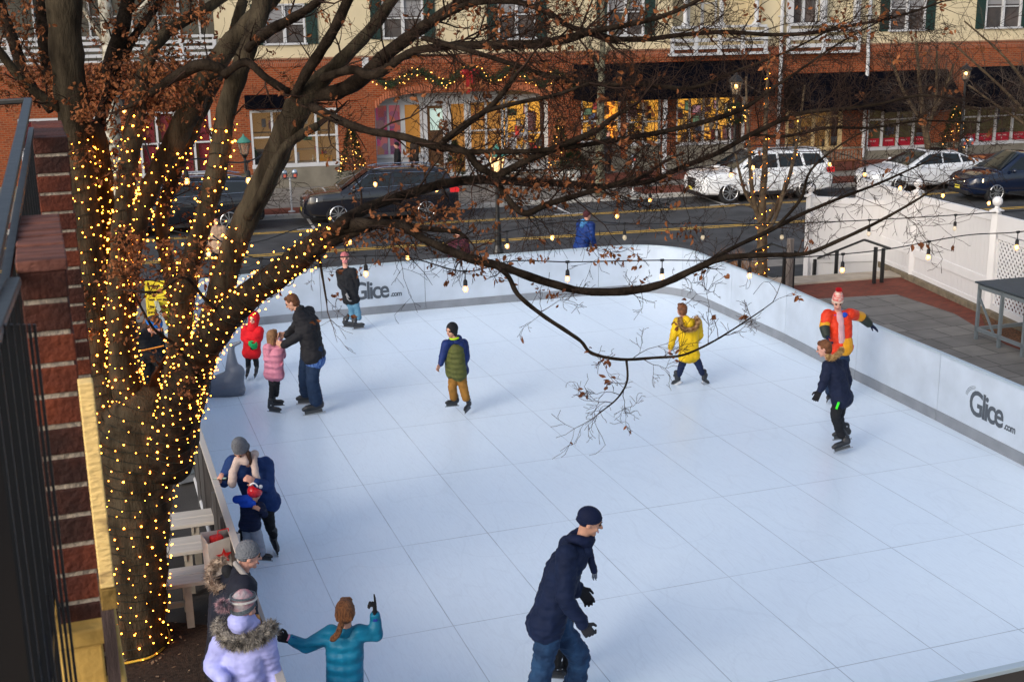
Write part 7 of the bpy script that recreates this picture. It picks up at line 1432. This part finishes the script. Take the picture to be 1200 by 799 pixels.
# ================================================================== FESTOON LIGHTS
L_FEST = mat('festoon_filament', (1, .6, .2), .3, emit=(1, .42, .08), estr=9); M_FG = mat('festoon_glass', (.9, .75, .5), .08, alpha=.35, spec=.6); M_SOCK = mat('bulb_socket', (.012, .012, .013), .5)
def festoon(label, pts, bulbs, hds=None, drop=.0, r_=.010, s=1.0):
    """pts: (px, py, ground distance); bulbs: (px, lit)"""
    P = [GH(*a) for a in pts]; t = thing('festoon_lights', label, 'string lights', P[0], 0, 'festoon strings over the rink'); o = P[0]
    sm = [a for a, r0 in smooth_line([(a, .01) for a in P], 8)]; q = MB(); q.tube([a-o for a in sm], r_, 5); q.tube([a-o+Vector((0, 0, .045+.03*math.sin(i*.35))) for i, a in enumerate(sm)], r_*.5, 4) if False else None; q.build('cable', M_SOCK, t)
    for px, lit in bulbs:
        i = min(range(len(sm)), key=lambda i: abs(PX(sm[i])[0]-px)); a = sm[i]; i2 = i+1 if i+1 < len(sm) and (PX(sm[i])[0]-px)*(PX(sm[min(i+1, len(sm)-1)])[0]-px) <= 0 else max(0, i-1)
        x0, x1 = PX(sm[i])[0], PX(sm[i2])[0]; f_ = (px-x0)/(x1-x0) if abs(x1-x0) > .01 else 0; c = sm[i].lerp(sm[i2], max(0, min(1, f_)))-o
        q = MB(); q.tube([c, c-Vector((0, 0, .05*s)), c-Vector((0, 0, .13*s))], [.012*s, .008*s, .008*s], 6); q.tube([c-Vector((0, 0, .12*s)), c-Vector((0, 0, .14*s)), c-Vector((0, 0, .215*s))], [.012*s, .03*s, .034*s], 10); q.box(c.x-.03*s, c.x+.03*s, c.y-.012*s, c.y+.012*s, c.z-.018*s, c.z+.02*s); so_ = q.build('bulb_socket', M_SOCK, t)
        q = MB(); q.tube([c-Vector((0, 0, z*s)) for z in (.216, .235, .27, .30, .32)], [.022*s, .036*s, .043*s, .034*s, .010*s], 12); q.build('bulb_glass', M_FG, so_, smooth=True)
        if lit: q = MB(); q.sph(c-Vector((0, 0, .266*s)), (.026*s, .026*s, .036*s), 8, 6); q.build('filament', L_FEST, so_)
H0 = 19.0
festoon('festoon string hanging in front of the far boards and the white fence', [(230, 262, 17), (290, 300, 17.5), (360, 303, 18), (428, 300, 18), (480, 302, 18), (545, 318, 18), (600, 306, 18.5), (665, 307, 19), (720, 306, 19), (775, 305, 19.5), (860, 305, 20), (960, 300, 20), (1040, 292, 20.5), (1130, 276, 21), (1193, 272, 21), (1260, 262, 21)], [(306, 1), (428, 1), (545, 1), (665, 1), (776, 1), (879, 1), (988, 1), (1089, 1), (1193, 1)], s=1.0)
festoon('festoon string in front of the street, its bulbs over the yellow road lines', [(200, 270, 20), (290, 285, 20), (380, 262, 20.5), (477, 285, 21), (535, 280, 21), (595, 271, 21), (645, 262, 21.5), (690, 259, 21.5), (732, 262, 22), (824, 262, 22), (917, 262, 22.5), (1019, 258, 22.5), (1121, 252, 23), (1210, 246, 23)], [(243, 1), (409, 1), (477, 1), (537, 1), (594, 1), (647, 1), (732, 0), (824, 0), (917, 0), (1019, 0), (1120, 0)], s=.95)
festoon('festoon string in front of the parked cars, rising toward the right', [(400, 190, 24), (440, 200, 24), (511, 206, 24), (560, 225, 24), (618, 178, 24), (687, 242, 24), (723, 238, 24.5), (762, 219, 25), (810, 198, 25), (857, 190, 25.5), (905, 175, 26), (940, 178, 26), (975, 178, 26), (1014, 190, 26.5), (1056, 206, 26.5), (1106, 215, 27), (1160, 224, 27), (1220, 232, 27)], [(439, 1), (511, 1), (723, 1), (762, 1), (857, 1), (883, 1), (973, 1), (1014, 1), (1056, 1), (1106, 1), (1160, 1)], s=1.0)
festoon('short festoon string among the big tree stems with glowing bulbs', [(60, 90, 14), (142, 105, 14.5), (200, 252, 15), (215, 190, 15), (288, 190, 15.5), (330, 165, 16)], [(142, 1), (217, 1), (290, 1)], s=.9)
# ================================================================== FOREGROUND TERRACE PIER AND RAILING
M_PB = mat('dark_red_brick', (.06, .013, .007), .8, col2=(.16, .034, .013), scale=7, bump=.5, bscale=60, detail=6); M_PBD = mat('burnt_brick', (.025, .008, .006), .8, col2=(.07, .018, .010), scale=6, bump=.5, bscale=60); M_MORT = mat('pale_mortar', (.30, .25, .20), .95, var=.25, scale=14, bump=.8, bscale=50); M_YST = mat('ochre_painted_trim', (.5, .31, .08), .7, var=.15, scale=9, bump=.3, bscale=30)
_d = ray(70, 400); RZP = math.atan2(_d.y, _d.x)-PI/2
def pier(label, pxl, pxr, pytop, hd, zbot, depth, mort_px, seed, cap=True):
    rr = random.Random(seed); a, b_ = GH(pxl, pytop, hd), GH(pxr, pytop, hd); w_ = (b_-a).length*.93; top = a.z; rz = RZP
    t = thing('brick_pier', label, 'brick pier', (a.x, a.y, zbot), rz); H = top-zbot; ch = .0677; mj = .0125
    q = MB(); q.box(.004, w_-.006, .006, depth-.006, 0, H-.01); q.build('mortar_core', M_MORT, t)
    n_ = int(H/(ch+mj)); B1 = MB(); B2 = MB()
    for i in range(n_):
        z0 = H-(i+1)*(ch+mj)+mj; q = B1 if rr.random() < .55 else B2; y = 0
        L = .2 if i % 2 else .1
        while y < depth-.01:
            y1 = min(depth, y+L); (B1 if rr.random() < .55 else B2).box(rr.uniform(-.002, .001), w_+rr.uniform(-.002, .003), y, y1-.011, z0+rr.uniform(-.001, .001), z0+ch); y = y1; L = .2
    B1.build('brickwork', M_PB, t, bevel=.004); B2.build('dark_brickwork', M_PBD, t, bevel=.004)
    return t, w_, H, rz
t, w_, H, rz = pier('near red brick pier with a rowlock top beside the black railing', 22, 79, 321, 2.95, 3.42, .75, None, 1)
q = MB(); rr = random.Random(9)
for i in range(10): q.box(-.005, w_+.004, -.003+i*.076, .066+i*.076, H+.0, H+.03+rr.uniform(-.003, .003))
q.build('rowlock_cap', mat('brown_top_brick', (.10, .035, .025), .8, col2=(.22, .085, .06), scale=9, bump=.6, bscale=50, stretch=(.6, 3, 1)), t, bevel=.004)
# ochre base of the near pier
a = GH(66, 742, 2.9); b_ = GH(116, 742, 2.9); w2 = (b_-a).length; t2 = thing('pier_base', 'ochre painted stone base under the near brick pier at the lower left corner', 'stone base', (a.x, a.y, 2.6), rz)
q = MB(); q.box(0, w2, 0, .8, 0, a.z-2.6-.05); q.box(-.006, w2+.01, -.012, .8, a.z-2.6-.047, a.z-2.6); q.box(.02, w2+.05, -.03, .8, -.4, a.z-2.6-.17); q.build('base_stone', M_YST, t2, bevel=.006)
pier('second, farther red brick pier with pale joints behind the near one', 38, 79, 162, 5.2, 3.0, .9, None, 5)
a = GH(38, 162, 5.2)
# ochre ledge board running beside the piers
t3 = thing('ochre_board', 'peeling ochre painted board running down the outer face of the brick pier', 'trim board', (GH(88, 420, 2.8).x, GH(88, 420, 2.8).y, 0), rz)
zt = GH(96, 450, 2.8).z; zb = GH(120, 690, 2.8).z; zb2 = GH(122, 715, 2.8).z; wb = (GH(105, 420, 2.8)-GH(88, 420, 2.8)).length
M_PEEL = mat('peeling_ochre', (.9, .62, .24), .8, col2=(.3, .18, .08), scale=5, bump=.5, bscale=30, stretch=(1, 1, 3)); MATS['peeling_ochre'].node_tree.nodes['Color Ramp'].color_ramp.elements[0].position = .56; MATS['peeling_ochre'].node_tree.nodes['Color Ramp'].color_ramp.elements[1].position = .66
q = MB(); q.box(0, wb, 0, .05, zb, zt); q.build('painted_board', M_PEEL, t3, bevel=.003)
q = MB(); q.box(-.002, wb+.003, -.004, .055, zb2, zb-.002); q.build('board_end', mat('worn_ochre', (.20, .12, .03), .8, var=.3, scale=12, bump=.5), t3, bevel=.003)
q = MB(); q.box(-.004, wb*.8, .06, .10, zb-1.0, zb); q.build('bare_timber', mat('weathered_timber', (.09, .06, .055), .9, stretch=(12, 12, 1), var=.4, scale=5, bump=.6), t3)
# black metal railing
M_RL = mat('black_painted_rail', (.006, .007, .009), .4, spec=.3, bump=.15, bscale=12)
r0 = GH(-14, 330, 2.4); r1 = GH(33, 118, 5.3)
t = thing('terrace_railing', 'black metal terrace railing with thin balusters at the left edge', 'railing', r0, 0); o = r0; q = MB()
d = r1-r0
q.bar(Vector((0, 0, 0)), d, .034, .024); q.bar(d, d+(GH(-30, 122, 5.3)-r1), .034, .024); q.build('handrail', M_RL, t, bevel=.006)
q = MB(); q.bar(Vector((0, 0, -.12)), d+Vector((0, 0, -.12)), .02, .02); q.build('upper_rail', M_RL, t)
N = 15
for i in range(N+1):
    b_ = d*(i/N); q = MB(); q.box(b_.x-.005, b_.x+.005, b_.y-.005, b_.y+.005, b_.z-1.05, b_.z-.131); q.build('baluster', M_RL, t)
q = MB(); q.bar(Vector((0, 0, -1.0)), d+Vector((0, 0, -1.0)), .03, .03); q.build('bottom_rail', M_RL, t)
# near section of the railing running down past the pier
t = thing('terrace_railing', 'nearer black railing whose long bars fill the lower left corner', 'railing', GH(0, 560, 2.2), 0); o = t.location
for i, (pa, pb, hd_) in enumerate(((-16, 22, 1.9), (-6, 34, 2.0), (4, 42, 2.1), (13, 49, 2.2), (21, 54, 2.3), (28, 58, 2.4), (34, 61, 2.5), (40, 64, 2.6))):
    a = GH(pa, 380, hd_)-o; b_ = Vector((a.x, a.y, GH(pb, 830, hd_).z-o.z)); q = MB(); q.box(a.x-.0032, a.x+.0032, a.y-.0032, a.y+.0032, b_.z, a.z+.0); q.build('baluster', M_RL, t)
q = MB(); q.bar(GH(-25, 430, 1.8)-o, GH(16, 330, 2.6)-o, .03, .02); q.build('cross_rail', M_RL, t, bevel=.004)
t = thing('terrace_wall', 'terrace wall coloured black for the deep shade behind the balusters at the left edge', 'wall', GH(30, 345, 3.35), rz); q = MB(); q.box(-1.5, .015, 0, .08, -3.0, .0); q.build('wall_face', mat('black_shade_panel', (.006, .006, .008), .9), t)  # near-black colour stands in for the shade between the bars
